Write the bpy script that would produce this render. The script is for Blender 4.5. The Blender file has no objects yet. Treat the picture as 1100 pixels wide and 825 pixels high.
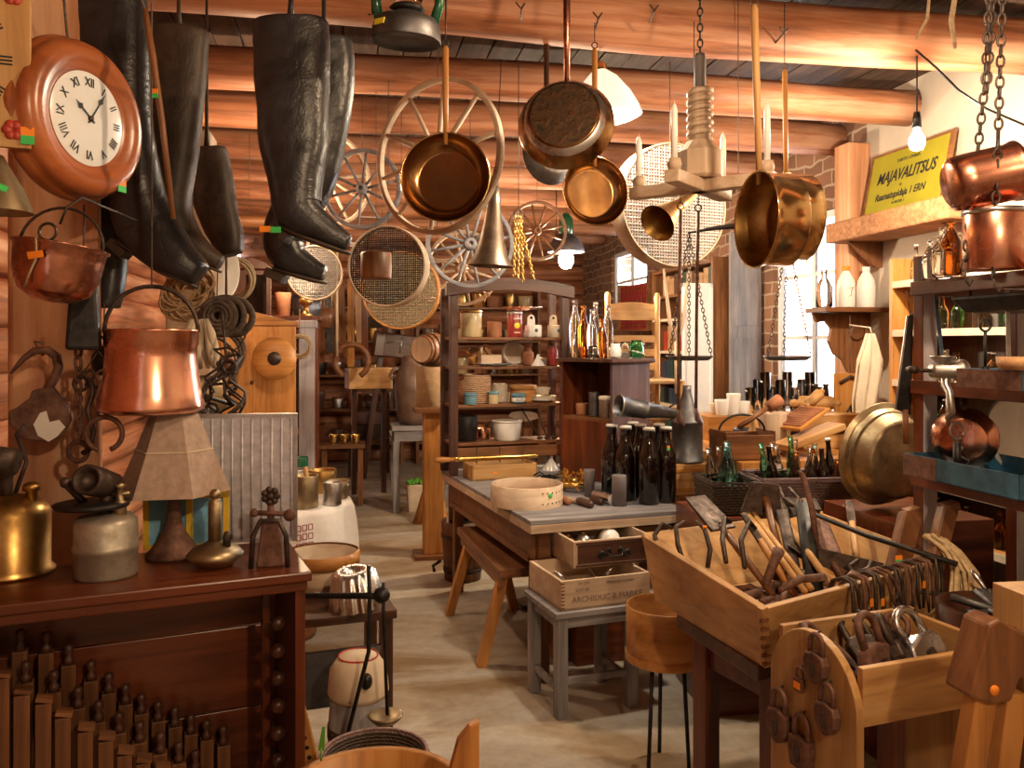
import bpy, math, random
from math import sin, cos, pi, radians, sqrt, atan2
from mathutils import Vector, Matrix, Euler
random.seed(7)
SC = bpy.context.scene
COL = SC.collection
F, HY, EYE = 900.0, 370.0, 1.6          # focal length in pixels of the 1100 px frame, horizon row, eye height
def P(px, py, Y): return Vector(((px-550)/F*Y, Y, EYE+(HY-py)/F*Y))
def S(px, py, Z):                        # where the line of sight meets a level surface at height Z
    Y = (EYE-Z)*F/(py-HY); return P(px, py, Y)
RA = radians(11)                         # the room stands 11 degrees askew to the camera
def R(u, v, z=0): return Vector((u*cos(RA)-v*sin(RA), u*sin(RA)+v*cos(RA), z))

# ------------------------------------------------------------------ materials
MAT = {}
def _new(name):
    m = bpy.data.materials.new(name); m.use_nodes = True
    nt = m.node_tree; b = nt.nodes['Principled BSDF']; MAT[name] = m
    return m, nt, b
def _coord(nt, scale, rot=(0,0,0)):
    tc = nt.nodes.new('ShaderNodeTexCoord'); mp = nt.nodes.new('ShaderNodeMapping')
    mp.inputs['Scale'].default_value = scale; mp.inputs['Rotation'].default_value = rot
    nt.links.new(tc.outputs['Object'], mp.inputs['Vector']); return mp.outputs['Vector']
def _noise(nt, vec, scale, detail=5, rough=.6, dist=0):
    n = nt.nodes.new('ShaderNodeTexNoise'); n.inputs['Scale'].default_value = scale
    n.inputs['Detail'].default_value = detail; n.inputs['Roughness'].default_value = rough
    n.inputs['Distortion'].default_value = dist
    nt.links.new(vec, n.inputs['Vector']); return n.outputs['Fac']
def _ramp(nt, fac, stops):
    r = nt.nodes.new('ShaderNodeValToRGB'); e = r.color_ramp.elements
    while len(e) < len(stops): e.new(.5)
    for k, (p, c) in enumerate(stops): e[k].position = p; e[k].color = (*c, 1)
    nt.links.new(fac, r.inputs['Fac']); return r.outputs['Color']
def _bump(nt, b, fac, strength, dist=.01):
    bm = nt.nodes.new('ShaderNodeBump'); bm.inputs['Strength'].default_value = strength
    bm.inputs['Distance'].default_value = dist
    nt.links.new(fac, bm.inputs['Height']); nt.links.new(bm.outputs['Normal'], b.inputs['Normal'])
def _mix(nt, fac, a, b, mode='MIX'):
    m = nt.nodes.new('ShaderNodeMix'); m.data_type = 'RGBA'; m.blend_type = mode
    if isinstance(fac, (int, float)): m.inputs[0].default_value = fac
    else: nt.links.new(fac, m.inputs[0])
    for i, x in ((6, a), (7, b)):
        if isinstance(x, tuple): m.inputs[i].default_value = (*x, 1)
        else: nt.links.new(x, m.inputs[i])
    return m.outputs[2]
def wood(name, dark, mid, light, axis='x', scale=1.0, rough=.6, bump=.25, spec=.4):
    m, nt, b = _new(name)
    sc = {'x': (.8, 11, 11), 'y': (11, .8, 11), 'z': (11, 11, .8)}[axis]
    v = _coord(nt, tuple(q*scale for q in sc))
    n1 = _noise(nt, v, 2.2, 6, .65, .6)
    n2 = _noise(nt, _coord(nt, (scale*1.3,)*3), 2.0, 3, .5)
    c = _ramp(nt, n1, [(.25, dark), (.48, mid), (.75, light)])
    c2 = _ramp(nt, n2, [(.3, (.62, .62, .62)), (.7, (1.12, 1.1, 1.08))])
    c = _mix(nt, 1.0, c, c2, 'MULTIPLY')
    nt.links.new(c, b.inputs['Base Color']); b.inputs['Roughness'].default_value = rough
    b.inputs['Specular IOR Level'].default_value = spec
    _bump(nt, b, n1, bump, .004); return m
def metal(name, c1, c2, rough=.3, r2=None, scale=9, bump=.05, metallic=1.0, detail=5):
    m, nt, b = _new(name); v = _coord(nt, (1, 1, 1))
    n = _noise(nt, v, scale, detail, .65)
    c = _ramp(nt, n, [(.32, c1), (.68, c2)])
    nt.links.new(c, b.inputs['Base Color']); b.inputs['Metallic'].default_value = metallic
    mr = nt.nodes.new('ShaderNodeMapRange'); mr.inputs[1].default_value = .3; mr.inputs[2].default_value = .7
    mr.inputs[3].default_value = (r2 if r2 is not None else rough+.2); mr.inputs[4].default_value = rough
    nt.links.new(n, mr.inputs[0]); nt.links.new(mr.outputs[0], b.inputs['Roughness'])
    if bump: _bump(nt, b, n, bump, .006)
    return m
def plain(name, c, rough=.6, var=.25, scale=12, bump=.1, spec=.4, emit=None, estr=0, coat=0):
    m, nt, b = _new(name); v = _coord(nt, (1, 1, 1)); n = _noise(nt, v, scale, 4, .6)
    lo = tuple(x*(1-var) for x in c); hi = tuple(min(1, x*(1+var)) for x in c)
    nt.links.new(_ramp(nt, n, [(.3, lo), (.7, hi)]), b.inputs['Base Color'])
    b.inputs['Roughness'].default_value = rough; b.inputs['Specular IOR Level'].default_value = spec
    if coat: b.inputs['Coat Weight'].default_value = coat; b.inputs['Coat Roughness'].default_value = .08
    if emit: b.inputs['Emission Color'].default_value = (*emit, 1); b.inputs['Emission Strength'].default_value = estr
    if bump: _bump(nt, b, n, bump, .004)
    return m
def glass(name, c, rough=.03, ior=1.45, trans=1.0):
    m, nt, b = _new(name); b.inputs['Base Color'].default_value = (*c, 1)
    b.inputs['Roughness'].default_value = rough; b.inputs['IOR'].default_value = ior
    b.inputs['Transmission Weight'].default_value = trans; return m
def weave(name, c1, c2, sx=60, sz=60, rough=.7):
    m, nt, b = _new(name); v = _coord(nt, (1, 1, 1))
    w = nt.nodes.new('ShaderNodeTexWave'); w.bands_direction = 'Z'; w.inputs['Scale'].default_value = sz/6.28
    w.inputs['Distortion'].default_value = 3; w.inputs['Detail'].default_value = 2; w.inputs['Detail Scale'].default_value = 3
    nt.links.new(v, w.inputs['Vector'])
    n = _noise(nt, v, sx, 2, .5)
    c = _mix(nt, n, _ramp(nt, w.outputs['Fac'], [(.15, c1), (.8, c2)]), c1)
    nt.links.new(c, b.inputs['Base Color']); b.inputs['Roughness'].default_value = rough
    _bump(nt, b, w.outputs['Fac'], .8, .008); return m

# woods (x, y, z = direction of the grain in the object's own frame)
LOGC = ((.06,.016,.008), (.44,.17,.08), (.74,.43,.28))
wood('log', *LOGC, 'x', .55, .55, .4)
wood('log_end', (.20,.08,.04), (.42,.19,.08), (.6,.33,.17), 'x', 1.2, .7)
wood('post', (.30,.09,.04), (.58,.28,.14), (.80,.52,.34), 'z', .45, .6, .3)
wood('plank_dark', (.018,.009,.006), (.055,.030,.020), (.14,.08,.055), 'y', .8, .7, .4)
for ax in 'xyz':
    wood('pine_'+ax, (.33,.15,.045), (.58,.32,.12), (.74,.48,.22), ax, .8, .5, .2)
    wood('pale_'+ax, (.45,.30,.20), (.62,.46,.33), (.76,.62,.48), ax, .9, .6, .2)
    wood('brown_'+ax, (.07,.026,.010), (.20,.080,.030), (.34,.155,.065), ax, .9, .45, .25)
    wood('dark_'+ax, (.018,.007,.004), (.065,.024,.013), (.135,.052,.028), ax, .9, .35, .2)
    wood('mahogany_'+ax, (.035,.007,.003), (.13,.030,.010), (.24,.065,.024), ax, .8, .3, .15, .5)
    wood('orange_'+ax, (.26,.09,.02), (.55,.24,.06), (.70,.36,.12), ax, .8, .45, .2)
    wood('grey_'+ax, (.12,.11,.12), (.25,.235,.25), (.40,.38,.39), ax, .9, .7, .3)
    wood('plum_'+ax, (.05,.028,.030), (.12,.072,.078), (.20,.13,.14), ax, .9, .5, .25)
    wood('lilac_'+ax, (.30,.28,.32), (.48,.46,.52), (.64,.61,.68), ax, .9, .6, .25)
    wood('walnut_'+ax, (.035,.014,.009), (.085,.036,.024), (.15,.07,.045), ax, .9, .4, .2)
plain('rind', (.52,.30,.15), .6, .3, 30)
# metals
metal('brass', (.42,.25,.09), (.80,.55,.25), .15, .28, 5, .015)
metal('brass_old', (.22,.12,.035), (.62,.38,.13), .25, .5, 7, .06)
metal('brass_dull', (.20,.15,.09), (.46,.36,.22), .35, .6, 12, .08)
metal('bronze', (.22,.11,.045), (.48,.27,.11), .14, .28, 5, .015)
metal('copper', (.66,.27,.17), (.97,.55,.40), .16, .34, 6, .04)
metal('copper_old', (.20,.075,.045), (.78,.37,.25), .16, .38, 8, .06)
metal('horn_metal', (.10,.075,.055), (.28,.205,.15), .3, .5, 10, .05)
metal('pewter', (.24,.21,.165), (.46,.42,.35), .4, .6, 18, .12, .6)
metal('hammered', (.10,.085,.07), (.55,.42,.27), .2, .45, 38, .55)
metal('tin', (.33,.31,.30), (.62,.60,.58), .3, .5, 10, .05)
metal('steel', (.5,.5,.52), (.78,.78,.8), .2, .35, 8, .02)
metal('zinc', (.10,.10,.108), (.22,.22,.235), .42, .6, 14, .06)
metal('galvanised', (.40,.40,.46), (.66,.65,.72), .42, .6, 40, .05, .45)
metal('iron', (.035,.024,.020), (.12,.085,.07), .45, .7, 25, .25, .75)
metal('rust', (.08,.035,.025), (.22,.11,.075), .6, .8, 30, .3, .4)
metal('black_iron', (.012,.011,.011), (.04,.037,.036), .4, .6, 25, .15, .6)
metal('gold', (.75,.45,.1), (1,.72,.25), .2, .3, 10, .02)
# other
def leather(name, a, b2, r):
    m, nt, b = _new(name); v = _coord(nt, (1,1,1)); n = _noise(nt, v, 7, 6, .7, .5); n2 = _noise(nt, v, 90, 2, .5)
    nt.links.new(_ramp(nt, n, [(.35, a), (.72, b2)]), b.inputs['Base Color']); b.inputs['Roughness'].default_value = r
    _bump(nt, b, n, .5, .012)
leather('leather', (.009,.009,.011), (.042,.041,.047), .34)
leather('leather_brown', (.022,.013,.009), (.075,.045,.030), .5)
plain('sole', (.05,.03,.02), .6)
plain('plaster', (.52,.44,.365), .9, .08, 3, .15, .1)
plain('enamel', (.82,.80,.76), .18, .05, 6, .02, .5, coat=.4)
plain('enamel_blue', (.035,.12,.20), .38, .45, 14, .1, .5)
plain('enamel_green', (.01,.10,.05), .2, .2, 6, .02, .5, coat=.4)
plain('porcelain', (.85,.83,.80), .15, .05, 5, .02, .5, coat=.5)
plain('paper', (.72,.62,.46), .8, .1)
plain('dial', (.80,.83,.86), .22, .05, 3, 0, .5)
plain('faded_ink', (.22,.17,.15), .8)
plain('ink', (.012,.012,.02), .5, .1)
plain('red_paint', (.45,.05,.03), .4)
plain('tag_orange', (.95,.28,.02), .5, .05)
plain('tag_green', (.05,.55,.12), .5, .05)
plain('tag_yellow', (.85,.72,.05), .5, .05)
plain('white', (.80,.78,.74), .6, .06)
plain('wax', (.95,.93,.90), .4, .04, 8, .02)
plain('grey_wax', (.20,.17,.17), .5, .1)
plain('cloth_white', (.80,.76,.74), .9, .05, 30, .1, .1)
plain('cloth_cream', (.66,.55,.42), .9, .12, 12, .3, .1)
plain('clay', (.34,.14,.07), .75, .25, 10, .1)
plain('stoneware', (.15,.09,.065), .35, .4, 8, .1, .5)
plain('black', (.008,.008,.009), .35, .2, 10, .05)
plain('rope', (.36,.27,.17), .9, .3, 60, .3, .1)
plain('rope_dark', (.13,.10,.085), .9, .4, 60, .3, .1)
plain('netting', (.42,.28,.16), .9, .4, 80, .4, .1)
plain('fur', (.50,.36,.20), .95, .35, 40, .8, .1)
plain('rubber_white', (.85,.82,.78), .4, .05)
plain('blue_paint', (.07,.13,.21), .5, .4)
plain('yellow_paint', (.75,.50,.05), .5, .15)
plain('sky_paint', (.18,.42,.62), .5, .4, 14)
plain('green_leaf', (.10,.32,.04), .6, .3)
plain('shade_paper', (.40,.295,.24), .75, .18, 60, .08, .2)
plain('sign_yellow', (.30,.265,.022), .4, .12, 6, .02)
plain('wood_tar', (.03,.016,.012), .5)
plain('book_red', (.22,.02,.018), .45)
plain('book_green', (.03,.065,.05), .45)
plain('book_blue', (.03,.05,.085), .45)
plain('book_brown', (.11,.05,.03), .5)
plain('book_tan', (.45,.27,.14), .6)
plain('white_paint_glare', (.80,.79,.80), .35, .05)  # paint of the window frames, and painted-in reflection on the bookcase door
plain('bulb_glow', (1,.9,.7), .3, 0, 1, 0, .3, (1,.84,.6), 60)
plain('red_tin', (.30,.035,.03), .3, .3, 8, .05, .5, coat=.3)
plain('cream_tin', (.55,.43,.24), .3, .2, 8, .05, .5, coat=.2)
plain('teal_tin', (.12,.24,.30), .35, .3, 10, .05)
weave('wicker', (.15,.085,.085), (.55,.38,.38), 60, 330)
weave('wicker_dark', (.03,.018,.012), (.17,.10,.06), 60, 330)
weave('wicker_pale', (.38,.22,.10), (.70,.48,.27), 40, 260)
weave('birch', (.42,.22,.11), (.78,.54,.37), 10, 150)
glass('glass_clear', (.93,.97,.97)); glass('glass_green', (.25,.75,.40)); glass('glass_amber', (.55,.16,.02))
glass('glass_teal', (.50,.95,.92)); glass('glass_smoke', (.78,.75,.66))
m, nt, b = _new('glass_dark'); b.inputs['Base Color'].default_value = (.010,.005,.004,1); b.inputs['Roughness'].default_value = .06; b.inputs['Coat Weight'].default_value = .6
m, nt, b = _new('glass_pane'); b.inputs['Base Color'].default_value = (1,1,1,1); b.inputs['Roughness'].default_value = 0; b.inputs['Transmission Weight'].default_value = 1; b.inputs['IOR'].default_value = 1.01
# concrete floor with wandering brown streaks
m, nt, b = _new('floor'); v = _coord(nt, (1,1,1))
n1 = _noise(nt, _coord(nt, (.55,1.5,1), (0,0,.35)), 1.5, 5, .6, .8); n2 = _noise(nt, v, 14, 6, .7)
c = _ramp(nt, n1, [(.36, (.27,.18,.10)), (.5, (.42,.36,.29)), (.68, (.50,.485,.47))])
c = _mix(nt, 1, c, _ramp(nt, n2, [(.3, (.8,.79,.77)), (.7, (1.08,1.08,1.08))]), 'MULTIPLY')
nt.links.new(c, b.inputs['Base Color']); b.inputs['Roughness'].default_value = .62; _bump(nt, b, n2, .1, .004)
# old brick and stone
m, nt, b = _new('brick'); tc = nt.nodes.new('ShaderNodeTexCoord'); sx = nt.nodes.new('ShaderNodeSeparateXYZ'); cx = nt.nodes.new('ShaderNodeCombineXYZ')
nt.links.new(tc.outputs['Object'], sx.inputs[0]); nt.links.new(sx.outputs[1], cx.inputs[0]); nt.links.new(sx.outputs[2], cx.inputs[1]); v = cx.outputs[0]
br = nt.nodes.new('ShaderNodeTexBrick'); br.inputs['Scale'].default_value = 4.2; br.inputs['Mortar Size'].default_value = .03
br.inputs['Color1'].default_value = (.30,.15,.09,1); br.inputs['Color2'].default_value = (.16,.08,.055,1); br.inputs['Mortar'].default_value = (.42,.32,.24,1)
br.inputs['Brick Width'].default_value = .9; br.inputs['Row Height'].default_value = .38
nd = nt.nodes.new('ShaderNodeTexNoise'); nd.inputs['Scale'].default_value = 3; nt.links.new(v, nd.inputs['Vector'])
wv = _mix(nt, .12, v, nd.outputs['Color']); nt.links.new(wv, br.inputs['Vector'])
nt.links.new(br.outputs['Color'], b.inputs['Base Color']); b.inputs['Roughness'].default_value = .9; _bump(nt, b, br.outputs['Fac'], -.4, .02)
# dial of a rusty-orange varnished clock case
wood('varnish', (.22,.055,.016), (.40,.115,.035), (.50,.165,.055), 'x', .7, .28, .1, .5)

# ------------------------------------------------------------------ mesh building
def rot(ax=0, ay=0, az=0): return Euler((radians(ax), radians(ay), radians(az))).to_matrix().to_4x4()
def tr(x, y=0, z=0): return Matrix.Translation(Vector((x, y, z)))
class M:
    def __init__(s): s.v = []; s.f = []; s.sm = []; s.X = Matrix()
    def add(s, vs, fs, smooth=False):
        b = len(s.v); s.v += [s.X @ Vector(p) for p in vs]
        s.f += [tuple(b+i for i in f) for f in fs]; s.sm += [smooth]*len(fs); return s
    def box(s, c, d, r=None):
        x, y, z = (q/2 for q in d); c = Vector(c)
        vs = [Vector(p) for p in ((-x,-y,-z),(x,-y,-z),(x,y,-z),(-x,y,-z),(-x,-y,z),(x,-y,z),(x,y,z),(-x,y,z))]
        if r is not None: vs = [r @ p for p in vs]
        return s.hexa([p+c for p in vs])
    def bx(s, x0, x1, y0, y1, z0, z1): return s.box(((x0+x1)/2,(y0+y1)/2,(z0+z1)/2), (abs(x1-x0),abs(y1-y0),abs(z1-z0)))
    def hexa(s, p): return s.add(p, [(3,2,1,0),(4,5,6,7),(0,1,5,4),(1,2,6,5),(2,3,7,6),(3,0,4,7)])
    def bar(s, p0, p1, w, h, up=(0,0,1)):
        p0, p1 = Vector(p0), Vector(p1); t = (p1-p0); L = t.length; t.normalize(); up = Vector(up)
        if abs(t.dot(up)) > .98: up = Vector((0,1,0))
        x = t.cross(up).normalized(); u = x.cross(t)
        q = [a*w/2*x + b*h/2*u for a, b in ((-1,-1),(1,-1),(1,1),(-1,1))]
        return s.hexa([p0+k for k in q]+[p1+k for k in q])
    def lathe(s, prof, n=24, c=(0,0,0), a0=0, a1=2*pi):
        full = abs(a1-a0-2*pi) < 1e-6; k = n if full else n+1
        vs, fs, rows = [], [], []
        for r, z in prof:
            if r < 1e-6: rows.append([len(vs)]); vs.append((c[0], c[1], c[2]+z))
            else:
                rows.append(list(range(len(vs), len(vs)+k)))
                vs += [(c[0]+r*cos(a0+(a1-a0)*i/n), c[1]+r*sin(a0+(a1-a0)*i/n), c[2]+z) for i in range(k)]
        for A, B in zip(rows, rows[1:]):
            for i in range(n):
                j = (i+1) % k
                if len(A) == 1 and len(B) == 1: continue
                if len(A) == 1: fs.append((A[0], B[j], B[i]))
                elif len(B) == 1: fs.append((A[i], A[j], B[0]))
                else: fs.append((A[i], A[j], B[j], B[i]))
        return s.add(vs, fs, True)
    def tube(s, path, r, n=8, closed=False, flat=1.0, cap=True):
        path = [Vector(p) for p in path]; k = len(path)
        rr = r if isinstance(r, (list, tuple)) else [r]*k
        vs, fs, u = [], [], None
        for i, p in enumerate(path):
            a = path[i-1] if (i or closed) else p; b = path[(i+1) % k] if (i < k-1 or closed) else p
            t = (b-a)
            t = t.normalized() if t.length > 1e-9 else Vector((0,0,1))
            if u is None:
                u = t.cross(Vector((0,0,1)) if abs(t.z) < .9 else Vector((0,1,0))).normalized()
            else:
                u = (u - t*u.dot(t)); u = u.normalized() if u.length > 1e-6 else t.orthogonal().normalized()
            w = t.cross(u)
            vs += [p + rr[i]*(cos(2*pi*j/n)*u + flat*sin(2*pi*j/n)*w) for j in range(n)]
        for i in range(k if closed else k-1):
            a, b = i*n, ((i+1) % k)*n
            fs += [(a+j, a+(j+1) % n, b+(j+1) % n, b+j) for j in range(n)]
        if not closed and cap: fs += [tuple(range(n-1, -1, -1)), tuple((k-1)*n+j for j in range(n))]
        return s.add(vs, fs, True)
    def sweep(s, path, rad, side=(0,1,0), n=20, power=1.0):     # elliptical sections; rad = (in plane, along side)
        path = [Vector(p) for p in path]; k = len(path); side = Vector(side); vs, fs = [], []
        for i, p in enumerate(path):
            t = (path[min(i+1, k-1)]-path[max(i-1, 0)]).normalized(); u = side.cross(t).normalized()
            for j in range(n):
                a = 2*pi*j/n; ca, sa = cos(a), sin(a)
                ca = math.copysign(abs(ca)**power, ca); sa = math.copysign(abs(sa)**power, sa)
                vs.append(p + rad[i][0]*ca*u + rad[i][1]*sa*side)
        for i in range(k-1):
            fs += [(i*n+j, i*n+(j+1) % n, (i+1)*n+(j+1) % n, (i+1)*n+j) for j in range(n)]
        fs += [tuple(range(n-1, -1, -1)), tuple((k-1)*n+j for j in range(n))]
        return s.add(vs, fs, True)
    def prism(s, poly, t, smooth=False):                        # outline in local x,z; thickness along y
        k = len(poly); vs = [(x, -t/2, z) for x, z in poly]+[(x, t/2, z) for x, z in poly]
        fs = [tuple(range(k)), tuple(range(2*k-1, k-1, -1))]+[(i, i+k, (i+1) % k+k, (i+1) % k) for i in range(k)]
        return s.add(vs, fs, smooth)
    def ball(s, c, r, n=14):
        rx, ry, rz = r if isinstance(r, (tuple, list)) else (r, r, r); X = s.X
        s.X = X @ tr(*c) @ Matrix.Diagonal((rx, ry, rz, 1))
        s.lathe([(sin(pi*i/(n//2+1)), -cos(pi*i/(n//2+1))) if 0 < i < n//2+1 else (0, -1 if i == 0 else 1) for i in range(n//2+2)], n)
        s.X = X; return s
    def ring(s, c, R, r, axis='z', n=28, k=8, a0=0, a1=360):
        full = abs(a1-a0-360) < 1e-6; cnt = n if full else n+1; c = Vector(c); pts = []
        for i in range(cnt):
            a = radians(a0+(a1-a0)*i/n); x, y = R*cos(a), R*sin(a)
            pts.append(c+Vector({'z': (x, y, 0), 'y': (x, 0, y), 'x': (0, x, y)}[axis]))
        return s.tube(pts, r, k, full)
    def build(s, name, mat, parent=None, bevel=0, loc=None):
        me = bpy.data.meshes.new(name); me.from_pydata([tuple(v) for v in s.v], [], s.f); me.update()
        for p, q in zip(me.polygons, s.sm): p.use_smooth = q
        me.materials.append(MAT[mat]); o = bpy.data.objects.new(name, me); COL.objects.link(o)
        if parent: o.parent = parent
        if loc is not None: o.location = loc
        if bevel:
            bm = o.modifiers.new('Edges', 'BEVEL'); bm.width = bevel; bm.segments = 2; bm.limit_method = 'ANGLE'; bm.angle_limit = radians(40)
        return o
def T(name, label, cat, loc=(0,0,0), rz=None, group=None, rotm=None):
    o = bpy.data.objects.new(name, None); COL.objects.link(o); o.empty_display_size = .05
    o.location = loc; o['label'] = label; o['category'] = cat
    if rotm is not None: o.rotation_euler = rotm.to_euler()
    else: o.rotation_euler = (0, 0, RA if rz is None else radians(rz))
    if group: o['group'] = group
    return o
def solo(name, m, mat, label, cat, loc=(0,0,0), rz=None, group=None, rotm=None, bevel=0):
    o = m.build(name, mat, None, bevel, loc); o['label'] = label; o['category'] = cat
    if rotm is not None: o.rotation_euler = rotm.to_euler()
    else: o.rotation_euler = (0, 0, RA if rz is None else radians(rz))
    if group: o['group'] = group
    return o
def struct(name, m, mat, parent=None, bevel=0):
    o = m.build(name, mat, parent, bevel)
    if not parent: o['kind'] = 'structure'
    return o
def dup(root, loc, rz=None, label=None, rotm=None, scale=None, group=None):
    r = root.copy(); COL.objects.link(r); r.location = loc
    if rotm is not None: r.rotation_euler = rotm.to_euler()
    elif rz is not None: r.rotation_euler = (0, 0, radians(rz))
    if scale: r.scale = (scale,)*3 if isinstance(scale, (int, float)) else scale
    if label: r['label'] = label
    if group: r['group'] = group
    for ch in list(root.children):
        c = ch.copy(); COL.objects.link(c); c.parent = r
        for g in list(ch.children):
            d = g.copy(); COL.objects.link(d); d.parent = c
    return r
def tag_label(parent, loc, w=.02, h=.013, rx=0, rz=0, cols=('tag_orange', 'tag_green')):
    k = len(cols)
    for i, c in enumerate(cols):
        m = M(); m.X = tr(*loc) @ rot(rx, 0, rz); m.box((0, 0, h*((k-1)/2-i)), (w, .002, h)); m.build('price_tag', c, parent)
_TC = {}
def text(m, s, size, X, squash=1.0, depth=.0008, bold=0.0):           # lettering lying in the x,y plane of X, added to mesh m
    if (s, bold) not in _TC:
        c = bpy.data.curves.new('lettering', 'FONT'); c.body = s; c.size = 1; c.align_x = 'CENTER'; c.align_y = 'CENTER'; c.extrude = .02; c.resolution_u = 3; c.offset = bold
        o = bpy.data.objects.new('lettering', c); COL.objects.link(o); bpy.context.view_layer.update()
        me = bpy.data.meshes.new_from_object(o.evaluated_get(bpy.context.evaluated_depsgraph_get()))
        _TC[s, bold] = ([v.co.copy() for v in me.vertices], [tuple(p.vertices) for p in me.polygons])
        bpy.data.objects.remove(o); bpy.data.curves.remove(c); bpy.data.meshes.remove(me)
    vs, fs = _TC[s, bold]; D = Matrix.Diagonal((size*squash, size, depth/.02, 1))
    old = m.X; m.X = old @ X @ D; m.add(vs, fs); m.X = old
def arc(cx, cz, r, a0, a1, n=12): return [(cx+r*cos(radians(a0+(a1-a0)*i/n)), cz+r*sin(radians(a0+(a1-a0)*i/n))) for i in range(n+1)]
def chain(m, p0, p1, link=.03, r=.003, sag=0):
    p0, p1 = Vector(p0), Vector(p1); L = (p1-p0).length; n = max(2, int(L/(link*.78)))
    for i in range(n):
        a, b = (i/n), ((i+1)/n); q = lambda t: p0.lerp(p1, t)+Vector((0, 0, -sag*4*t*(1-t)))
        A, B = q(a), q(b); c = (A+B)/2; t = (B-A).normalized(); s = t.cross(Vector((0.3, 1, .1)) if i % 2 else Vector((1, -.3, .1))).normalized()
        h = link*.5; w = link*.27; pts = []
        for k in range(10):
            an = 2*pi*k/10; pts.append(c + t*h*cos(an) + s*w*sin(an))
        m.tube(pts, r, 5, True)
    return m
# ------------------------------------------------------------------ camera, light
cam = bpy.data.cameras.new('camera'); cam.sensor_fit = 'HORIZONTAL'; cam.sensor_width = 36; cam.lens = 36*F/1100
cam.shift_y = -(412.5-HY)/1100; cam.clip_start = .05
co = bpy.data.objects.new('camera', cam); COL.objects.link(co); co.location = (0, 0, EYE); co.rotation_euler = (pi/2, 0, 0); SC.camera = co
SC.view_settings.view_transform = 'Standard'; SC.view_settings.look = 'None'; SC.view_settings.gamma = 1
SC.view_settings.use_curve_mapping = False; SC.view_settings.exposure = EXPOSURE = .42
try:
    SC.cycles.use_denoising = True; SC.cycles.max_bounces = 7; SC.cycles.diffuse_bounces = 3; SC.cycles.glossy_bounces = 4
    SC.cycles.transmission_bounces = 6; SC.cycles.transparent_max_bounces = 6; SC.cycles.caustics_reflective = False; SC.cycles.caustics_refractive = False
    SC.cycles.sample_clamp_indirect = 4.0; SC.cycles.use_light_tree = True
except Exception: pass
w = bpy.data.worlds.new('world'); SC.world = w; w.use_nodes = True
w.node_tree.nodes['Background'].inputs[0].default_value = (.90, .95, 1, 1); w.node_tree.nodes['Background'].inputs[1].default_value = 9.0
def point(loc, e, col, r=.04):
    l = bpy.data.lights.new('lamp_light', 'POINT'); l.energy = e; l.color = col; l.shadow_soft_size = r
    o = bpy.data.objects.new('lamp_light', l); COL.objects.link(o); o.location = loc; return o
def area(loc, target, sx, sy, e, col):
    l = bpy.data.lights.new('daylight', 'AREA'); l.shape = 'RECTANGLE'; l.size = sx; l.size_y = sy; l.energy = e; l.color = col
    o = bpy.data.objects.new('daylight', l); COL.objects.link(o); o.location = loc
    o.rotation_euler = (Vector(target)-Vector(loc)).to_track_quat('-Z', 'Z').to_euler(); return o

# ------------------------------------------------------------------ room shell
UL, UR, VF, VB, HC = -1.42, 3.3, -2.4, 11.6, 3.18
def room(o, u=0, v=0, z=0, extra=0): o.location = R(u, v, z); o.rotation_euler = (0, 0, RA+radians(extra)); return o
m = M(); m.bx(UL-.3, UR+.3, VF-.3, VB+.3, -.1, 0); room(struct('floor', m, 'floor'))
m = M(); x = UL-.3
while x < UR+.25:
    wd = random.uniform(.13, .19); m.bx(x, x+wd-.008, VF-.3, VB+.3, HC+random.uniform(0, .012), HC+.05); x += wd
m.bx(UL-.3, UR+.3, VF-.3, VB+.3, HC+.05, HC+.12); room(struct('ceiling', m, 'plank_dark'))
def log(L, r, seed, n=20, taper=.0):
    rnd = random.Random(seed); m = M(); k = 26; path, rad = [], []
    ph = [rnd.uniform(0, 6.3) for _ in range(4)]
    for i in range(k+1):
        t = i/k; path.append((L*t, .012*sin(5*t+ph[0]), .012*sin(7*t+ph[1])))
        rad.append(r*(1-taper*t+.035*sin(11*t+ph[2])+.02*sin(23*t+ph[3])))
    m.tube(path, rad, n); return m
BEAMS = [(.5, .125), (2.05, .13), (3.5, .132), (4.42, .105), (5.2, .11), (6.05, .10), (6.9, .11), (7.8, .11), (8.7, .11), (9.6, .11), (10.6, .11)]
for k, (v, r) in enumerate(BEAMS):
    o = struct(f'trim_{k+1}', log(UR-UL-.02 if k != 3 else UR-UL-.06, r, 40+k), 'log'); room(o, UL+.01, v, 2.9+r)
def logwall(name, L, z0, z1, gaps=()):
    m = M(); z = z0; r = .105; k = 0
    while z < z1:
        k += 1; spans = [(0, L)]
        for g0, g1, a, b in gaps:
            if a-.06 < z+r < b+.06:
                spans = [s2 for s in spans for s2 in (((s[0], min(s[1], g0)), (max(s[0], g1), s[1])) if s[0] < g0 and s[1] > g1 else (s,))]
        for s0, s1 in spans:
            rnd = random.Random(k*7+int(s0*10)); n = 14; ph = rnd.uniform(0, 6)
            path = [(s0+(s1-s0)*i/n, .01*sin(4*i/n+ph), z+r+.006*sin(6*i/n+ph)) for i in range(n+1)]
            m.tube(path, [r*1.08*(1+.03*sin(9*i/n+ph)) for i in range(n+1)], 14)
        z += 2*r
    return struct(name, m, 'log')
room(logwall('wall_left', VB-VF, 0, HC), UL-.12, VF, 0, 90)
room(logwall('wall_back', UR-UL, 0, HC), UL, VB+.12, 0, 0)
m = M(); m.bx(UL, UR, -.1, 0, 0, HC); room(struct('wall_front', m, 'plaster'), 0, VF, 0)
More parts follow.
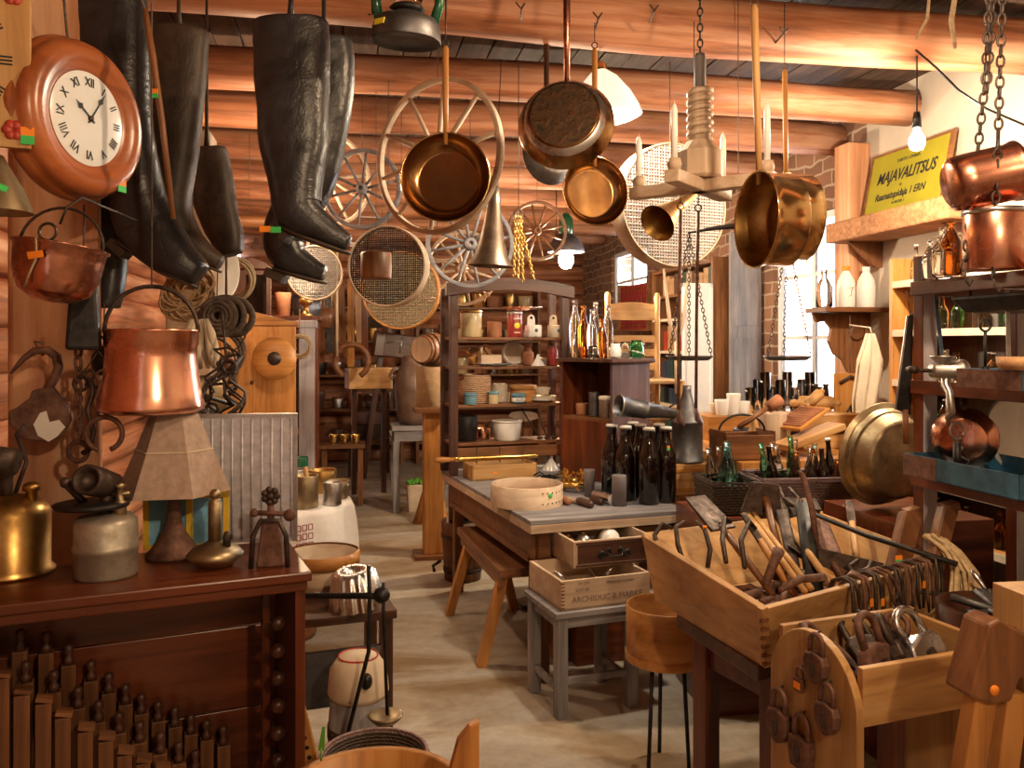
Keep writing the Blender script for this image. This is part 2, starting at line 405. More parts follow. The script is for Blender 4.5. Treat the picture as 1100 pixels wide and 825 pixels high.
# right wall: plaster near, old brick beyond the post, two openings
m = M(); m.bx(UR, UR+.3, VF, 4.9, 0, HC); room(struct('wall_right', m, 'plaster'))
W1 = (5.12, 6.12, 1.0, 2.55); W2 = (9.0, 10.3, 2.0, 2.75)
m = M()
m.bx(UR, UR+.3, 4.9, W1[0], 0, HC); m.bx(UR, UR+.3, W1[0], W1[1], 0, W1[2]); m.bx(UR, UR+.3, W1[0], W1[1], W1[3], HC)
m.bx(UR, UR+.3, W1[1], W2[0], 0, HC); m.bx(UR, UR+.3, W2[0], W2[1], 0, W2[2]); m.bx(UR, UR+.3, W2[0], W2[1], W2[3], HC); m.bx(UR, UR+.3, W2[1], VB+.3, 0, HC)
room(struct('wall_right_brick', m, 'brick'))
for k, (a, b, c, d) in enumerate((W1, W2)):
    m = M(); t = .05
    for q in ((a, a+t, c, d), (b-t, b, c, d), (a, b, d-t, d), (a, b, c, c+t)): m.bx(UR+.04, UR+.11, q[0], q[1], q[2], q[3])
    fr = room(struct(f'window_{k+1}', m, 'white_paint_glare'))
    m = M(); mid = (a+b)/2
    m.bx(UR+.05, UR+.10, mid-.02, mid+.02, c+t, d-t)
    for z in ([c+(d-c)*.42, c+(d-c)*.72] if k == 0 else [(c+d)/2]): m.bx(UR+.055, UR+.095, a+t, b-t, z-.014, z+.014)
    struct('window_bars', m, 'white_paint_glare', fr)
    m = M(); m.bx(UR+.07, UR+.074, a+t, b-t, c+t, d-t); struct('window_pane', m, 'glass_pane', fr)
m = M(); m.bx(UR-.10, UR+.04, W1[0]-.06, W1[1]+.06, W1[2]-.05, W1[2]); room(struct('trim_20', m, 'brown_y'))
m = M(); m.bx(UR-.16, UR, 4.86, 5.02, 0, 2.9); room(struct('trim_21', m, 'post', bevel=.01))            # squared post under the second beam
m = M(); m.bx(-.10, .10, -.10, .10, 0, 2.92); o = struct('trim_22', m, 'post', bevel=.012); o.location = P(62, 370, 2.16).xy.to_3d(); o.rotation_euler = (0, 0, radians(24))
# daylight
area(R(UR+.45, 5.6, 1.9), R(0, 5.0, .9), 1.0, 1.4, 300, (.86, .93, 1))
area(R(UR+.45, 9.65, 2.4), R(0, 9.0, .9), 1.2, .7, 140, (.86, .93, 1))
# bulbs and lamps
def bare_bulb(name, label, top, drop, loc_is=None):
    t = T(name, label, 'light bulb', top)
    m = M(); m.tube([(0,0,0), (0,0,-drop)], .004, 6); m.build('hanging_cord', 'black', t)
    m = M(); m.lathe([(0,0), (.014,-.005), (.018,-.03), (.021,-.075), (0,-.078)], 14); m.build('socket', 'black', t, loc=(0,0,-drop))
    m = M(); m.lathe([(.013,-.078), (.016,-.095), (.034,-.125), (.037,-.148), (.026,-.175), (0,-.185)], 16); m.build('bulb', 'bulb_glow', t, loc=(0,0,-drop))
    return t
B1 = P(985, 152, 3.86)
nail = P(984, 54, 3.80)
t = bare_bulb('pendant_bulb', 'lit bare bulb on a black cord in front of the yellow sign', (B1.x, B1.y, nail.z), nail.z-B1.z-.14)
m = M(); m.tube([Vector((0,0,0))+(Vector(p)-Vector((B1.x, B1.y, nail.z))) for p in (nail, P(1005, 72, 3.7), P(1030, 97, 3.66), P(1060, 117, 3.62), P(1100, 134, 3.58), P(1130, 140, 3.5))], .005, 6)
t.rotation_euler = (0,0,0); m.build('feed_wire', 'black', t)
point(B1+Vector((0,0,-.10)), 85, (1, .80, .56), .045)
B2 = P(608, 284, 6.0)
point(B2+Vector((0,0,-.10)), 90, (1, .78, .52), .05)
for u, v, z, e in ((.75, -.75, 2.75, 82), (1.3, 1.35, 2.9, 60), (-.35, 4.7, 2.6, 32), (-.5, 7.2, 2.5, 18), (.2, 9.6, 2.5, 12), (1.9, 7.6, 2.5, 30)):  # bulbs added out of view to brighten the shop front and the aisle
    q = R(u, v, z)
    t = bare_bulb('added_fill_bulb', f'added unseen fill bulb hanging from the ceiling {"above the aisle" if v > 3 else "over the front of the shop"}', (q.x, q.y, HC), HC-z-.13, None); t['group'] = 'added fill bulbs hanging out of view'
    point(q+Vector((0,0,-.24)), e, (1, .70, .42), .05)
# ================================================================== things near the camera, left side
FACE = rot(90, 0, 0)                          # turns a lathe's axis (or lettering) to look out along local -y
# ---- organ cabinet with wooden pipes
CZ = 1.1; FR = S(328, 612, CZ); CA = radians(24); cc, cs = cos(CA), sin(CA)
cab = T('organ_cabinet', 'dark red-brown open cabinet filled with wooden organ pipes', 'cabinet', (FR.x, FR.y, 0), 24)
CW, CD = .95, .31
m = M(); m.bx(-CW-.01, .012, -.02, CD+.005, CZ-.022, CZ); m.bx(-CW, .004, -.008, CD, CZ-.045, CZ-.022); m.build('cabinet_top', 'mahogany_x', cab, .004)
for x in (-.022, -CW): m = M(); m.bx(x, x+.022, 0, CD, 0, CZ-.045); m.build('side_panel', 'mahogany_z', cab, .002)
m = M()
z = .1
for h in (.2, .21, .19, .2, .15): m.bx(-CW+.022, -.022, CD-.03+random.uniform(0, .006), CD-.005, z+.003, z+h); z += h
m.build('back_panel', 'mahogany_x', cab, .002)
m = M(); m.bx(-CW+.022, -.022, .0, CD-.03, .08, .11); m.build('bottom_board', 'mahogany_x', cab)
m = M(); m.bx(-.075, -.06, .12, .16, .11, CZ-.05); m.build('stop_rail', 'mahogany_z', cab)
for i in range(9):
    m = M(); m.X = tr(-.05, .10, CZ-.13-i*.062) @ FACE; m.lathe([(0,0), (.008,0), (.008,.03), (.016,.034), (.018,.045), (.012,.055), (0,.057)], 12); m.build('stop_knob', 'dark_x', cab)
def cabx(px, d):
    k = (px-550)/F; x = (k*(FR.y+d*cc)-FR.x+d*cs)/(cc-k*cs); return x, FR.y+x*cs+d*cc
def organ_pipe(px, py, d, w, knob, row):
    x, Y = cabx(px, d); top = EYE+(HY-py)/F*Y
    q = Vector((FR.x, FR.y, 0))+Matrix.Rotation(CA, 3, 'Z') @ Vector((x, d, 0))
    t = T('organ_pipe', f'square wooden organ pipe standing in the {row} row inside the dark cabinet', 'organ pipe', (q.x, q.y, .1125), 24, f'organ pipes in the {row} row')
    h = top-.1125
    m = M(); m.bx(-w/2, w/2, -w/2, w/2, 0, h); m.build('pipe_body', 'brown_z', t, .0015)
    if knob:
        m = M(); m.lathe([(0,0), (w*.36,0), (w*.36,.012), (w*.2,.018), (w*.34,.03), (w*.30,.042), (0,.046)], 12); m.build('stopper_knob', 'walnut_z', t, loc=(0,0,h))
    else:
        m = M(); m.X = tr(0, 0, h) @ rot(0, 14, 0); m.bx(-w*.55, w*.55, -w*.55, w*.55, .004, .012); m.build('tuning_flap', 'brown_x', t)
for px, py in ((-20,680),(22,690),(50,692),(74,705),(98,722),(117,735),(135,747),(152,757),(170,765),(188,771),(205,779),(222,785),(240,791)): organ_pipe(px, py+8, .235, .030, True, 'rear knobbed')
for px, py in ((-12,700),(28,706),(58,716),(84,733),(106,748),(128,760),(150,770),(172,782),(192,792),(210,800)): organ_pipe(px, py+26, .165, .030, True, 'middle knobbed')
for px, py in ((2,715),(24,733),(47,742),(68,757),(92,772),(114,782),(134,797),(154,806),(174,815)): organ_pipe(px, py+12, .085, .029, False, 'front flapped')
def ontop(px, py): return S(px, py, CZ)
# ---- lamp with a faceted shade
L = ontop(187, 597)
t = T('table_lamp', 'table lamp with brown faceted pyramid shade and conical iron foot', 'lamp', L, 8); t.scale = (1.01,1.01,1.03)
m = M(); m.lathe([(0,0), (.062,0), (.064,.006), (.05,.02), (.026,.055), (.017,.08), (.013,.12), (.013,.17), (0,.17)], 24); m.build('lamp_foot', 'rust', t)
m = M(); m.X = rot(0,0,0)
for r0, z0, r1, z1 in ((.128,.148,.086,.245), (.086,.245,.044,.352)):
    for i in range(6):
        a0, a1 = radians(60*i+2), radians(60*(i+1)+2); q = lambda r, a, z: (r*cos(a), r*sin(a), z)
        m.add([q(r0,a0,z0), q(r0,a1,z0), q(r1,a1,z1), q(r1,a0,z1), q(r0-.003,a0,z0), q(r0-.003,a1,z0), q(r1-.003,a1,z1), q(r1-.003,a0,z1)], [(0,1,2,3), (7,6,5,4), (0,4,5,1), (3,2,6,7)])
m.build('lamp_shade', 'shade_paper', t)
m = M()
for i in range(6):
    a0, a1 = radians(60*i+2), radians(60*(i+1)+2)
    m.bar((.087*cos(a0), .087*sin(a0), .245), (.087*cos(a1), .087*sin(a1), .245), .003, .003)
m.build('shade_seam', 'cloth_cream', t)
m = M(); m.tube([(0,0,.17), (0,0,.34)], .005, 8); m.build('lamp_rod', 'rust', t)
# ---- ribbed zinc panel and small framed picture behind the lamp
q = ontop(318, 581); q = Vector((q.x, q.y, CZ))
t = T('washboard_panel', 'ribbed silvery washboard panel standing at the rear of the dark cabinet', 'washboard', q, 8)
m = M(); w_, h_ = .29, .325; m.bx(-w_, 0, 0, .006, 0, h_); m.build('metal_sheet', 'galvanised', t)
m = M()
for i in range(12): m.tube([(-w_+.012+i*.0242, 0, .01), (-w_+.012+i*.0242, 0, h_-.012)], .0028, 6)
m.build('sheet_rib', 'galvanised', t)
m = M(); m.bx(-w_-.003, .003, -.003, .009, h_-.008, h_); m.bx(-.006, .003, -.003, .009, 0, h_); m.build('rim_strip', 'tin', t)
q = ontop(246, 588)
t = T('small_picture', 'small picture in a yellow frame with blue painted panes under the lamp shade', 'picture', q, 8)
m = M()
for x0, x1, z0, z1 in ((-.20,.0,0,.012), (-.20,.0,.125,.14), (-.20,-.187,0,.14), (-.013,0,0,.14), (-.14,-.128,.01,.13), (-.10,-.085,.01,.13)): m.bx(x0, x1, -.006, .006, z0, z1)
m.build('picture_frame', 'yellow_paint', t)
m = M(); m.bx(-.195, -.005, -.001, .003, .005, .135); m.build('picture_panel', 'sky_paint', t)
# ---- brass kettle-like blowtorch at the frame's edge
q = ontop(12, 616)
t = T('brass_blowtorch', 'brass blowtorch tank with dark burner at the far end of the cabinet top', 'blowtorch', q, 10)
m = M(); m.lathe([(0,0), (.085,0), (.088,.008), (.078,.016), (.078,.13), (.07,.15), (.05,.165), (.02,.172), (0,.173)], 28); m.build('tank', 'brass_old', t)
m = M(); m.lathe([(0,0), (.012,0), (.012,.02), (.018,.022), (.018,.034), (.01,.04), (0,.04)], 14); m.build('filler_cap', 'brass_old', t, loc=(.045,-.01,.16))
m = M(); m.tube([(-.01,0,.16), (-.01,0,.22), (-.03,-.02,.27)], .014, 10); m.tube([(-.06,-.02,.26), (.02,-.03,.245)], .03, 12); m.tube([(.0,.02,.17), (.02,.03,.24), (.0,.03,.30), (.02,.02,.32)], .005, 6); m.build('burner', 'iron', t)
m = M(); m.tube([(-.06,.05,.05), (-.12,.07,.09), (-.11,.06,.17), (-.05,.03,.18)], .009, 8); m.build('handle', 'wood_tar', t)
# ---- grey blowlamp
q = ontop(114, 618)
t = T('blowlamp', 'grey metal blowlamp with black burner pipe beside the faceted lamp', 'blowtorch', q, 12)
m = M(); m.lathe([(0,0), (.062,0), (.064,.006), (.064,.055), (.067,.058), (.067,.068), (.064,.071), (.064,.118), (.055,.13), (.02,.138), (0,.139)], 28); m.build('tank', 'pewter', t)
m = M(); m.lathe([(0,0), (.074,0), (.078,.008), (.05,.012), (0,.012)], 24, (-.028,0,.15)); m.build('preheat_dish', 'black_iron', t)
m = M(); m.X = tr(-.01, -.02, .205) @ rot(74, 0, -14); m.lathe([(0,-.08), (.02,-.08), (.028,-.06), (.032,.0), (.032,.05), (.026,.052), (.022,.03), (0,.02)], 18); m.build('burner_tube', 'iron', t)
m = M(); m.tube([(0,0,.13), (0,.01,.2)], .013, 10); m.tube([(-.04,0,.155), (-.075,-.01,.20)], .008, 8); m.ball((-.078,-.01,.205), .012); m.build('fuel_pipe', 'iron', t)
m = M(); m.lathe([(0,0), (.014,0), (.014,.03), (.008,.034), (.008,.06), (.014,.065), (0,.075)], 12, (.03,-.01,.13)); m.tube([(.015,-.01,.175), (.05,-.01,.178)], .005, 6); m.build('pump_valve', 'brass_dull', t)
# ---- small brass oil can
q = ontop(231, 608)
t = T('brass_oil_burner', 'squat brass oil burner with tall wick tube beside the lamp foot', 'oil lamp', q, 0)
m = M(); m.lathe([(0,0), (.035,0), (.04,.004), (.058,.018), (.062,.028), (.05,.042), (.025,.052), (.016,.058), (0,.058)], 24); m.build('reservoir', 'brass_dull', t)
m = M(); m.lathe([(0,0), (.015,0), (.015,.088), (.012,.09), (.014,.094), (.010,.098), (0,.098)], 14, (0,0,.055)); m.ball((0,0,.162), .0125); m.build('wick_tube', 'brass_dull', t)
m = M(); m.lathe([(0,0), (.009,0), (.009,.025), (.005,.035), (0,.035)], 10, (.03,-.01,.045)); m.build('side_cap', 'iron', t)
# ---- little cast iron figure-shaped tool
q = ontop(291, 606)
t = T('iron_hand_tool', 'small reddish iron stand with flower-shaped knob at the corner of the cabinet top', 'tool', q, 10)
m = M(); m.hexa([(-.03,-.03,0), (.03,-.03,0), (.03,.03,0), (-.03,.03,0), (-.018,-.016,.10), (.018,-.016,.10), (.018,.016,.10), (-.018,.016,.10)]); m.build('stand_body', 'rust', t, .004)
m = M(); m.tube([(-.04,-.03,0), (-.036,-.028,.07), (-.02,-.03,.105), (.02,-.03,.105), (.036,-.028,.07), (.04,-.03,0)], .006, 8); m.build('bow_frame', 'iron', t)
m = M(); m.tube([(0,0,.09), (0,0,.14)], .008, 8); m.tube([(-.035,0,.118), (.04,-.01,.115)], .006, 8); m.ball((.042,-.01,.112), .014); m.ball((-.036,0,.118), .010); m.build('crank', 'rust', t)
m = M()
for i in range(7): a = 2*pi*i/7; m.ball((.014*cos(a), -.004, .156+.014*sin(a)), .0085, 8)
m.ball((0,-.008,.156), .009, 8); m.build('knob', 'iron', t)

# ---- clocks on the post
t = T('round_wall_clock', 'round orange-brown wooden wall clock with white roman dial', 'clock', P(93, 128, 1.80), 73)
m = M(); m.X = FACE; m.lathe([(0,-.06), (.145,-.06), (.172,-.05), (.176,-.035), (.170,-.022), (.164,-.018), (.166,-.006), (.160,.006), (.145,.016), (.122,.014), (.112,.006), (.107,.008), (.102,.003), (0,.003)], 64); m.build('clock_case', 'varnish', t)
m = M(); m.X = FACE; m.lathe([(.100,.004), (.09,.0065), (.05,.009), (0,.010)], 48); m.build('clock_dial', 'dial', t)
for i, s_ in enumerate(('XII','I','II','III','IIII','V','VI','VII','VIII','IX','X','XI')):
    m = M(); a = radians(30*i); text(m, s_, .027, tr(.077*sin(a), -.0085, .077*cos(a)) @ FACE @ rot(0, 0, -30*i), .8); m.build('numeral', 'ink', t)
for nm, ang, ln, wd in (('hour_hand', 307, .052, .007), ('minute_hand', 33, .076, .006)):
    m = M(); m.X = tr(0, -.0125, 0) @ rot(0, ang, 0)
    m.prism([(-.002,-.012), (.002,-.012), (.0015,ln*.55), (wd,ln*.68), (.0015,ln*.8), (0,ln), (-.0015,ln*.8), (-wd,ln*.68), (-.0015,ln*.55)], .0012); m.build(nm, 'ink', t)
m = M(); m.X = FACE; m.lathe([(.006,.009), (.006,.015), (0,.016)], 12); m.build('hand_pin', 'iron', t)
tag_label(t, (.09, -.012, -.128), .024, .014, 0, 0)
m = M(); m.tube([(0,.05,.17), (0,.06,.26), (-.03,.07,.34)], .003, 6); m.build('hanging_cord', 'rope_dark', t)
t = T('painted_clock_dial', 'pale wooden clock dial with red flowers beside the round clock', 'clock dial', P(33, 160, 1.66), 22)
m = M(); m.bx(-.33, 0, 0, .012, 0, .33); m.build('dial_board', 'pine_z', t, .002)
for i, s_ in enumerate(('XII','I','II','III','IIII','V','VI','VII','VIII','IX','X','XI')):
    m = M(); a = radians(30*i); text(m, s_, .036, tr(-.165+.12*sin(a), -.001, .17+.12*cos(a)) @ FACE @ rot(0, 0, -30*i), .8); m.build('numeral', 'ink', t)
for x, z in ((-.03,.035), (-.03,.30), (-.30,.035), (-.30,.30)):
    m = M()
    for i in range(6): a = i*pi/3; m.ball((x+.011*cos(a), -.001, z+.011*sin(a)), (.010, .003, .010), 8)
    m.build('painted_flower', 'red_paint', t)
tag_label(t, (-.005, -.003, .025), .024, .017)
m = M(); m.tube([(-.165,.014,.32), (-.165,.02,.42), (-.165,.1,.5)], .003, 6); m.build('hanging_cord', 'rope_dark', t)
# ---- hung metalware on the post
t = T('tin_hood', 'dark tin conical hood with a green tag at the edge below the painted dial', 'lamp hood', P(-4, 228, 1.62), 0)
m = M(); m.lathe([(.065,0), (.062,.008), (.045,.05), (.022,.09), (.012,.11), (0,.112), (0,.108), (.010,.106), (.042,.048), (.06,.004), (.065,0)], 28); m.build('hood', 'brass_dull', t)
m = M(); m.X = tr(.030, -.037, .042) @ rot(-25, 20, 38); m.box((0,0,0), (.025,.002,.014)); m.build('price_tag', 'tag_green', t)
m = M(); m.tube([(0,0,.108), (0,.0,.5)], .002, 6); m.build('hanging_cord', 'rope_dark', t)
t = T('copper_bowl_pot', 'small hanging copper bowl pot with bail and paper tag on the post', 'pot', P(56, 325, 1.74), None, None, rot(-4, 7, 0))
m = M(); m.lathe([(0,0), (.04,.004), (.068,.022), (.082,.055), (.086,.09), (.088,.112), (.094,.116), (.094,.119), (.085,.118), (.083,.09), (.078,.055), (.062,.025), (0,.008)], 36); m.build('bowl', 'copper_old', t)
m = M(); m.tube([(.088*cos(a), 0, .115+.085*sin(a)) for a in [pi*i/16 for i in range(17)]], .0032, 8); m.build('bail_handle', 'iron', t)
m = M(); m.ring((-.03,-.005,.145), .018, .003, 'y'); m.tube([(-.01,0,.165), (.0,-.004,.2), (.015,.02,.23), (.01,.3,.24)], .003, 6); m.build('hanging_ring', 'iron', t)
m = M(); m.tube([(.0,-.095,.118), (.006,-.092,.08), (-.008,-.085,.045), (-.016,-.078,.02)], .0025, 6); m.build('tag_string', 'rope', t)
m = M(); m.X = tr(.004, -.094, .085) @ rot(10, -15, 0); m.box((0,0,0), (.03,.002,.014)); m.build('price_tag', 'tag_orange', t)
t = T('copper_cauldron', 'tall flared copper cauldron with bail hanging above the faceted lamp', 'cauldron', P(163, 443, 1.96))
m = M(); m.lathe([(0,0), (.10,0), (.117,.008), (.118,.016), (.111,.045), (.104,.09), (.100,.13), (.100,.155), (.103,.158), (.103,.186), (.106,.190), (.106,.194), (.099,.194), (.096,.155), (.10,.09), (.10,.02), (0,.012)], 44); m.build('kettle_body', 'copper', t)
m = M(); m.tube([(.103*cos(a), 0, .19+.105*sin(a)) for a in [pi*i/18 for i in range(19)]], .005, 8); m.build('bail_handle', 'iron', t)
m = M(); m.tube([(0,0,.295), (0,0,1.48)], .002, 6); m.build('hanging_cord', 'rope_dark', t)
t = T('cow_bell', 'tall dark tin cow bell hanging under the copper bowl', 'bell', P(90, 376, 1.90), 20)
m = M(); m.hexa([(-.036,-.025,0), (.036,-.025,0), (.036,.025,0), (-.036,.025,0), (-.028,-.016,.15), (.028,-.016,.15), (.028,.016,.15), (-.028,.016,.15)]); m.build('bell_body', 'black_iron', t, .008)
m = M(); m.ring((0,0,.155), .016, .0035, 'y'); m.tube([(0,0,.17), (0,.01,.33)], .002, 6); m.build('hanging_loop', 'iron', t)
# ---- giant open padlock
t = T('giant_padlock', 'large rusty padlock with open hooked shackle and white label on the post', 'padlock', P(46, 445, 1.96), 24)
k = 1.96/F
m = M(); m.prism([(x*k, z*k) for x, z in ((-10,26),(10,30),(24,10),(28,-8),(20,-24),(4,-30),(-18,-26),(-31,-8),(-32,4),(-24,8),(-12,18))], .03); m.build('lock_body', 'rust', t, .005)
m = M(); m.tube([(x*k, 0, z*k) for x, z in ((2,22),(10,36),(15,50),(13,62),(4,69),(-8,68),(-18,60),(-30,44))], [.010,.0105,.011,.011,.0105,.009,.007,.003], 10); m.tube([(x*k, 0, z*k) for x, z in ((-4,70), (-8,78), (2,76))], .004, 6); m.build('shackle', 'rust', t)
m = M(); m.prism([(x*k, z*k) for x, z in ((-2,2),(4,4),(7,-8),(16,-6),(22,-14),(14,-24),(6,-29),(-4,-22),(-8,-10))], .034); m.build('paper_label', 'white', t)
m = M(); m.ring((0,-.01,.036), .006, .002, 'y', 12, 6); m.tube([(0,0,.14), (0,.06,.155)], .004, 6); m.build('hanging_nail', 'iron', t)
# ---- cluster of irons on the post's side
t = T('hanging_chain', 'rusty iron chain with end ring hanging on the post beside the padlock', 'chain', P(84, 380, 1.93), 0)
m = M(); chain(m, (0,0,.02), (.0,0,-.2), .032, .004); m.build('chain_links', 'rust', t)
m = M(); m.ring((.0,0,-.225), .022, .006, 'y'); m.build('hanging_ring', 'rust', t)
t = T('iron_shackle', 'round iron leg shackle hanging behind the blowlamp', 'shackle', P(112, 466, 1.90), 12)
m = M(); m.ring((0,0,0), .038, .006, 'y', 28, 8, -70, 250); m.build('shackle_ring', 'rust', t)
m = M(); m.tube([(-.012,0,.037), (-.02,0,.075), (-.005,0,.12)], .004, 6); m.ring((-.004,0,.132), .012, .003, 'y'); m.build('hanging_link', 'rust', t)
t = T('iron_door_latch', 'twisted iron door latch hanging beside the shackle', 'latch', P(97, 440, 1.92), 0)
m = M(); m.tube([(0,0,.07), (.006,0,.04), (-.004,-.005,.0), (.01,-.005,-.05), (.0,0,-.09), (-.018,0,-.1)], .006, 8); m.build('latch_bar', 'iron', t)
m = M(); m.ring((.0,0,.08), .01, .003, 'y'); m.build('hanging_ring', 'iron', t)
t = T('horse_bit', 'small iron horse bit hung above the shackle', 'horse bit', P(106, 412, 1.93), 0)
m = M(); m.tube([(-.03,0,0), (0,0,-.012), (.03,0,0)], .006, 8); m.build('mouthpiece', 'iron', t)
for s_ in (-1, 1): m = M(); m.ring((s_*.042,0,0), .016, .004, 'y'); m.build('bit_ring', 'iron', t)
m = M(); m.tube([(-.042,0,.016), (0,0,.075), (.042,0,.016)], .002, 6); m.build('hanging_cord', 'rope_dark', t)
t = T('iron_weight', 'dark round iron weight hanging beside the copper cauldron', 'weight', P(112, 388, 2.02), 0)
m = M(); m.ball((0,0,0), (.03,.03,.036)); m.build('weight_ball', 'black_iron', t)
m = M(); m.ring((0,0,.046), .013, .004, 'y'); m.tube([(0,0,.058),(0,0,.14)], .002, 6); m.build('hanging_ring', 'iron', t)
# ---- boots
def boot(name, label, Y, path, rad, depth, mat='leather', up=None, group=None, heel=True, extra=None):
    o = P(path[0][0], path[0][1], Y); k = Y/F
    t = T(name, label, 'boot', o, 0, group)
    pts = [((x-path[0][0])*k, 0, -(y-path[0][1])*k) for x, y in path]
    fine, fr = [], []                                         # smooth the outline
    for i in range(len(pts)-1):
        p0, p1, p2, p3 = (Vector(pts[max(0, min(len(pts)-1, i+q))]) for q in (-1, 0, 1, 2))
        r0, r1, r2, r3 = (rad[max(0, min(len(pts)-1, i+q))] for q in (-1, 0, 1, 2))
        for j in range(6):
            s_ = j/6; cr = lambda a, b, c, d: .5*((2*b)+(c-a)*s_+(2*a-5*b+4*c-d)*s_*s_+(3*b-a-3*c+d)*s_**3)
            fine.append(cr(p0, p1, p2, p3)); fr.append(max(2, cr(r0, r1, r2, r3)))
    fine.append(Vector(pts[-1])); fr.append(rad[-1])
    m = M(); m.sweep(fine, [(r*k, min(depth, r*k*1.15) if i > len(fine)*.55 else depth) for i, r in enumerate(fr)], n=22, power=.8); up_ = m.build('boot_upper', mat, t)
    sub = up_.modifiers.new('Smooth', 'SUBSURF'); sub.levels = 1; sub.render_levels = 1
    dd = bpy.data.textures.get('creases') or bpy.data.textures.new('creases', 'CLOUDS'); dd.noise_scale = .09
    dm = up_.modifiers.new('Creases', 'DISPLACE'); dm.texture = dd; dm.strength = .009; dm.mid_level = .5
    if heel:
        a, b = Vector(pts[-3]), Vector(pts[-1]); d = (b-a).normalized(); nrm = Vector((d.z, 0, -d.x)); nrm = -nrm if nrm.z > 0 else nrm
        ra, rb = rad[-3]*k, rad[-1]*k; L_ = (b-a).length
        m = M(); m.sweep([a-d*.02+nrm*ra*1.0, a+d*L_*.3+nrm*(ra*.82), a+d*L_*.75+nrm*(ra*.35+rb*.65), b+d*.012+nrm*rb], [(.007,depth*.7), (.006,depth*.62), (.006,depth*.72), (.004,depth*.3)], n=14, power=.7); m.build('boot_sole', 'sole', t)
        c = a-d*.012+nrm*(ra+.014); m = M(); m.bar(c-nrm*.012, c+nrm*.012, .06 if depth > .04 else .05, .05, d); m.build('boot_heel', 'sole', t, .003)
    if up is not None:
        m = M(); z1 = (2.93-o.z); m.tube([(0,0,-.03), (up*k*.3,0,.05), (up*k,0,z1)], [.012,.006,.003], 8, flat=.4); m.build('hanging_strap', mat, t)
    return t
b1 = boot('tall_boot', 'tall black leather boot hanging directly behind the round clock, toe to the copper pot', 2.14, [(112,-75),(116,0),(122,80),(134,150),(146,205),(158,243),(186,274),(216,296)], [44,42,38,31,29,32,25,13], .055, up=0, group=None)
b2 = boot('tall_boot', 'black boot hanging toe down just beside the cow bell', 2.24, [(92,60),(100,130),(106,200),(112,255),(114,300),(113,332)], [28,26,24,24,20,15], .04, up=2)
b3 = boot('tall_boot', 'dark leather boot with a thin shaft hanging behind the tagged cane', 2.42, [(192,28),(190,90),(186,160),(184,218),(196,252),(218,272),(238,283)], [32,31,27,21,19,13,8], .05, 'leather_brown', up=0)
b4 = boot('short_boot', 'short brown leather boot hung toe down in front of the pale post', 2.62, [(222,158),(226,190),(234,228),(244,256),(250,274)], [20,24,22,18,10], .042, 'leather_brown', up=0, heel=False)
b5 = boot('riding_boot', 'big black riding boot with green and orange tag hanging in front of its mate', 2.0, [(312,22),(314,60),(315,110),(316,160),(318,205),(322,228),(346,246),(376,262)], [40,41,39,36,27,25,17,9], .06, up=2)
tag_label(b5, (-.045, -.052, -.505), .026, .014, 0, 0, ('tag_orange',)); tag_label(b5, (-.020, -.054, -.507), .024, .014, 0, 0, ('tag_green',))
b6 = boot('riding_boot', 'black riding boot hanging half hidden behind the tagged boot', 2.16, [(348,42),(350,85),(344,145),(330,200),(306,252),(312,276),(332,288),(350,294)], [30,31,29,27,22,19,13,9], .055, up=0)
t = T('walking_cane', 'thin brown walking cane with orange and green tag hanging among the boots', 'cane', P(156, 10, 1.82), 0)
k = 1.82/F; m = M(); m.tube([(0,0,0), (8*k,0,-50*k), (18*k,0,-120*k), (30*k,0,-225*k)], [.006,.008,.007,.006], 8); m.build('cane_shaft', 'brown_z', t)
tag_label(t, (13*k, -.011, -92*k), .012, .010)
m = M(); m.tube([(0,0,0), (-.02,0,.05), (-.01,0,.09), (.0,.05,.5)], .003, 6); m.build('hanging_loop', 'rope_dark', t)
# ---- pale post with nets, rope, rag
m = M(); m.bx(-.075, .075, -.07, .07, 0, 2.34); o = struct('trim_23', m, 'pale_z', bevel=.01); o.location = P(206, 370, 2.95).xy.to_3d(); o.rotation_euler = (0, 0, RA)
def coil(m, c, R_, r, n, seed, ax=1.0):
    rnd = random.Random(seed)
    for i in range(n):
        a, b_ = rnd.uniform(.75, 1.1)*R_, rnd.uniform(.5, .9)*R_*ax; an = rnd.uniform(0, 6.3); dx, dy, dz = (rnd.uniform(-.35, .35)*R_ for _ in range(3))
        m.tube([(c[0]+dx+a*cos(s_)*cos(an)-b_*sin(s_)*sin(an), c[1]+dy*.6+.4*R_*sin(s_+an)*.4, c[2]+dz+a*cos(s_)*sin(an)+b_*sin(s_)*cos(an)) for s_ in [2*pi*j/18 for j in range(18)]], r, 6, True)
m = M(); coil(m, (0,0,0), .075, .0042, 22, 3); m.tube([(0,0,.05), (.0,.06,.3)], .004, 6)
o = m.build('hanging_rope_coil', 'netting', None, 0, P(200, 316, 2.72)); o['label'] = 'tangled tan rope coil hanging on the pale post above the copper cauldron'; o['category'] = 'rope'
m = M()
for i in range(9): m.ring((.02*sin(i), -.07+.016*i, 0), .052+.006*sin(i*2.1), .011, 'y', 20, 6)
for i in range(3): m.ring((0, -.08, 0), .018+.012*i, .007, 'y', 16, 6)
m.tube([(0,0,.05), (-.01,.03,.3)], .004, 6)
o = m.build('hanging_rolled_net', 'rope_dark', None, 0, P(243, 340, 2.68)); o['label'] = 'dark rolled fishing net hanging beside the tan rope coil'; o['category'] = 'fishing net'
m = M(); rnd = random.Random(5)
for i in range(9):
    x = -.05+.013*i; m.tube([(x*.4,0,.06), (x*.8,-.02*sin(i),.02), (x,-.025*cos(i*1.7),-.04), (x*1.1+.006*sin(i*3),-.02*sin(i),-.085)], [.006,.012,.013,.006], 8)
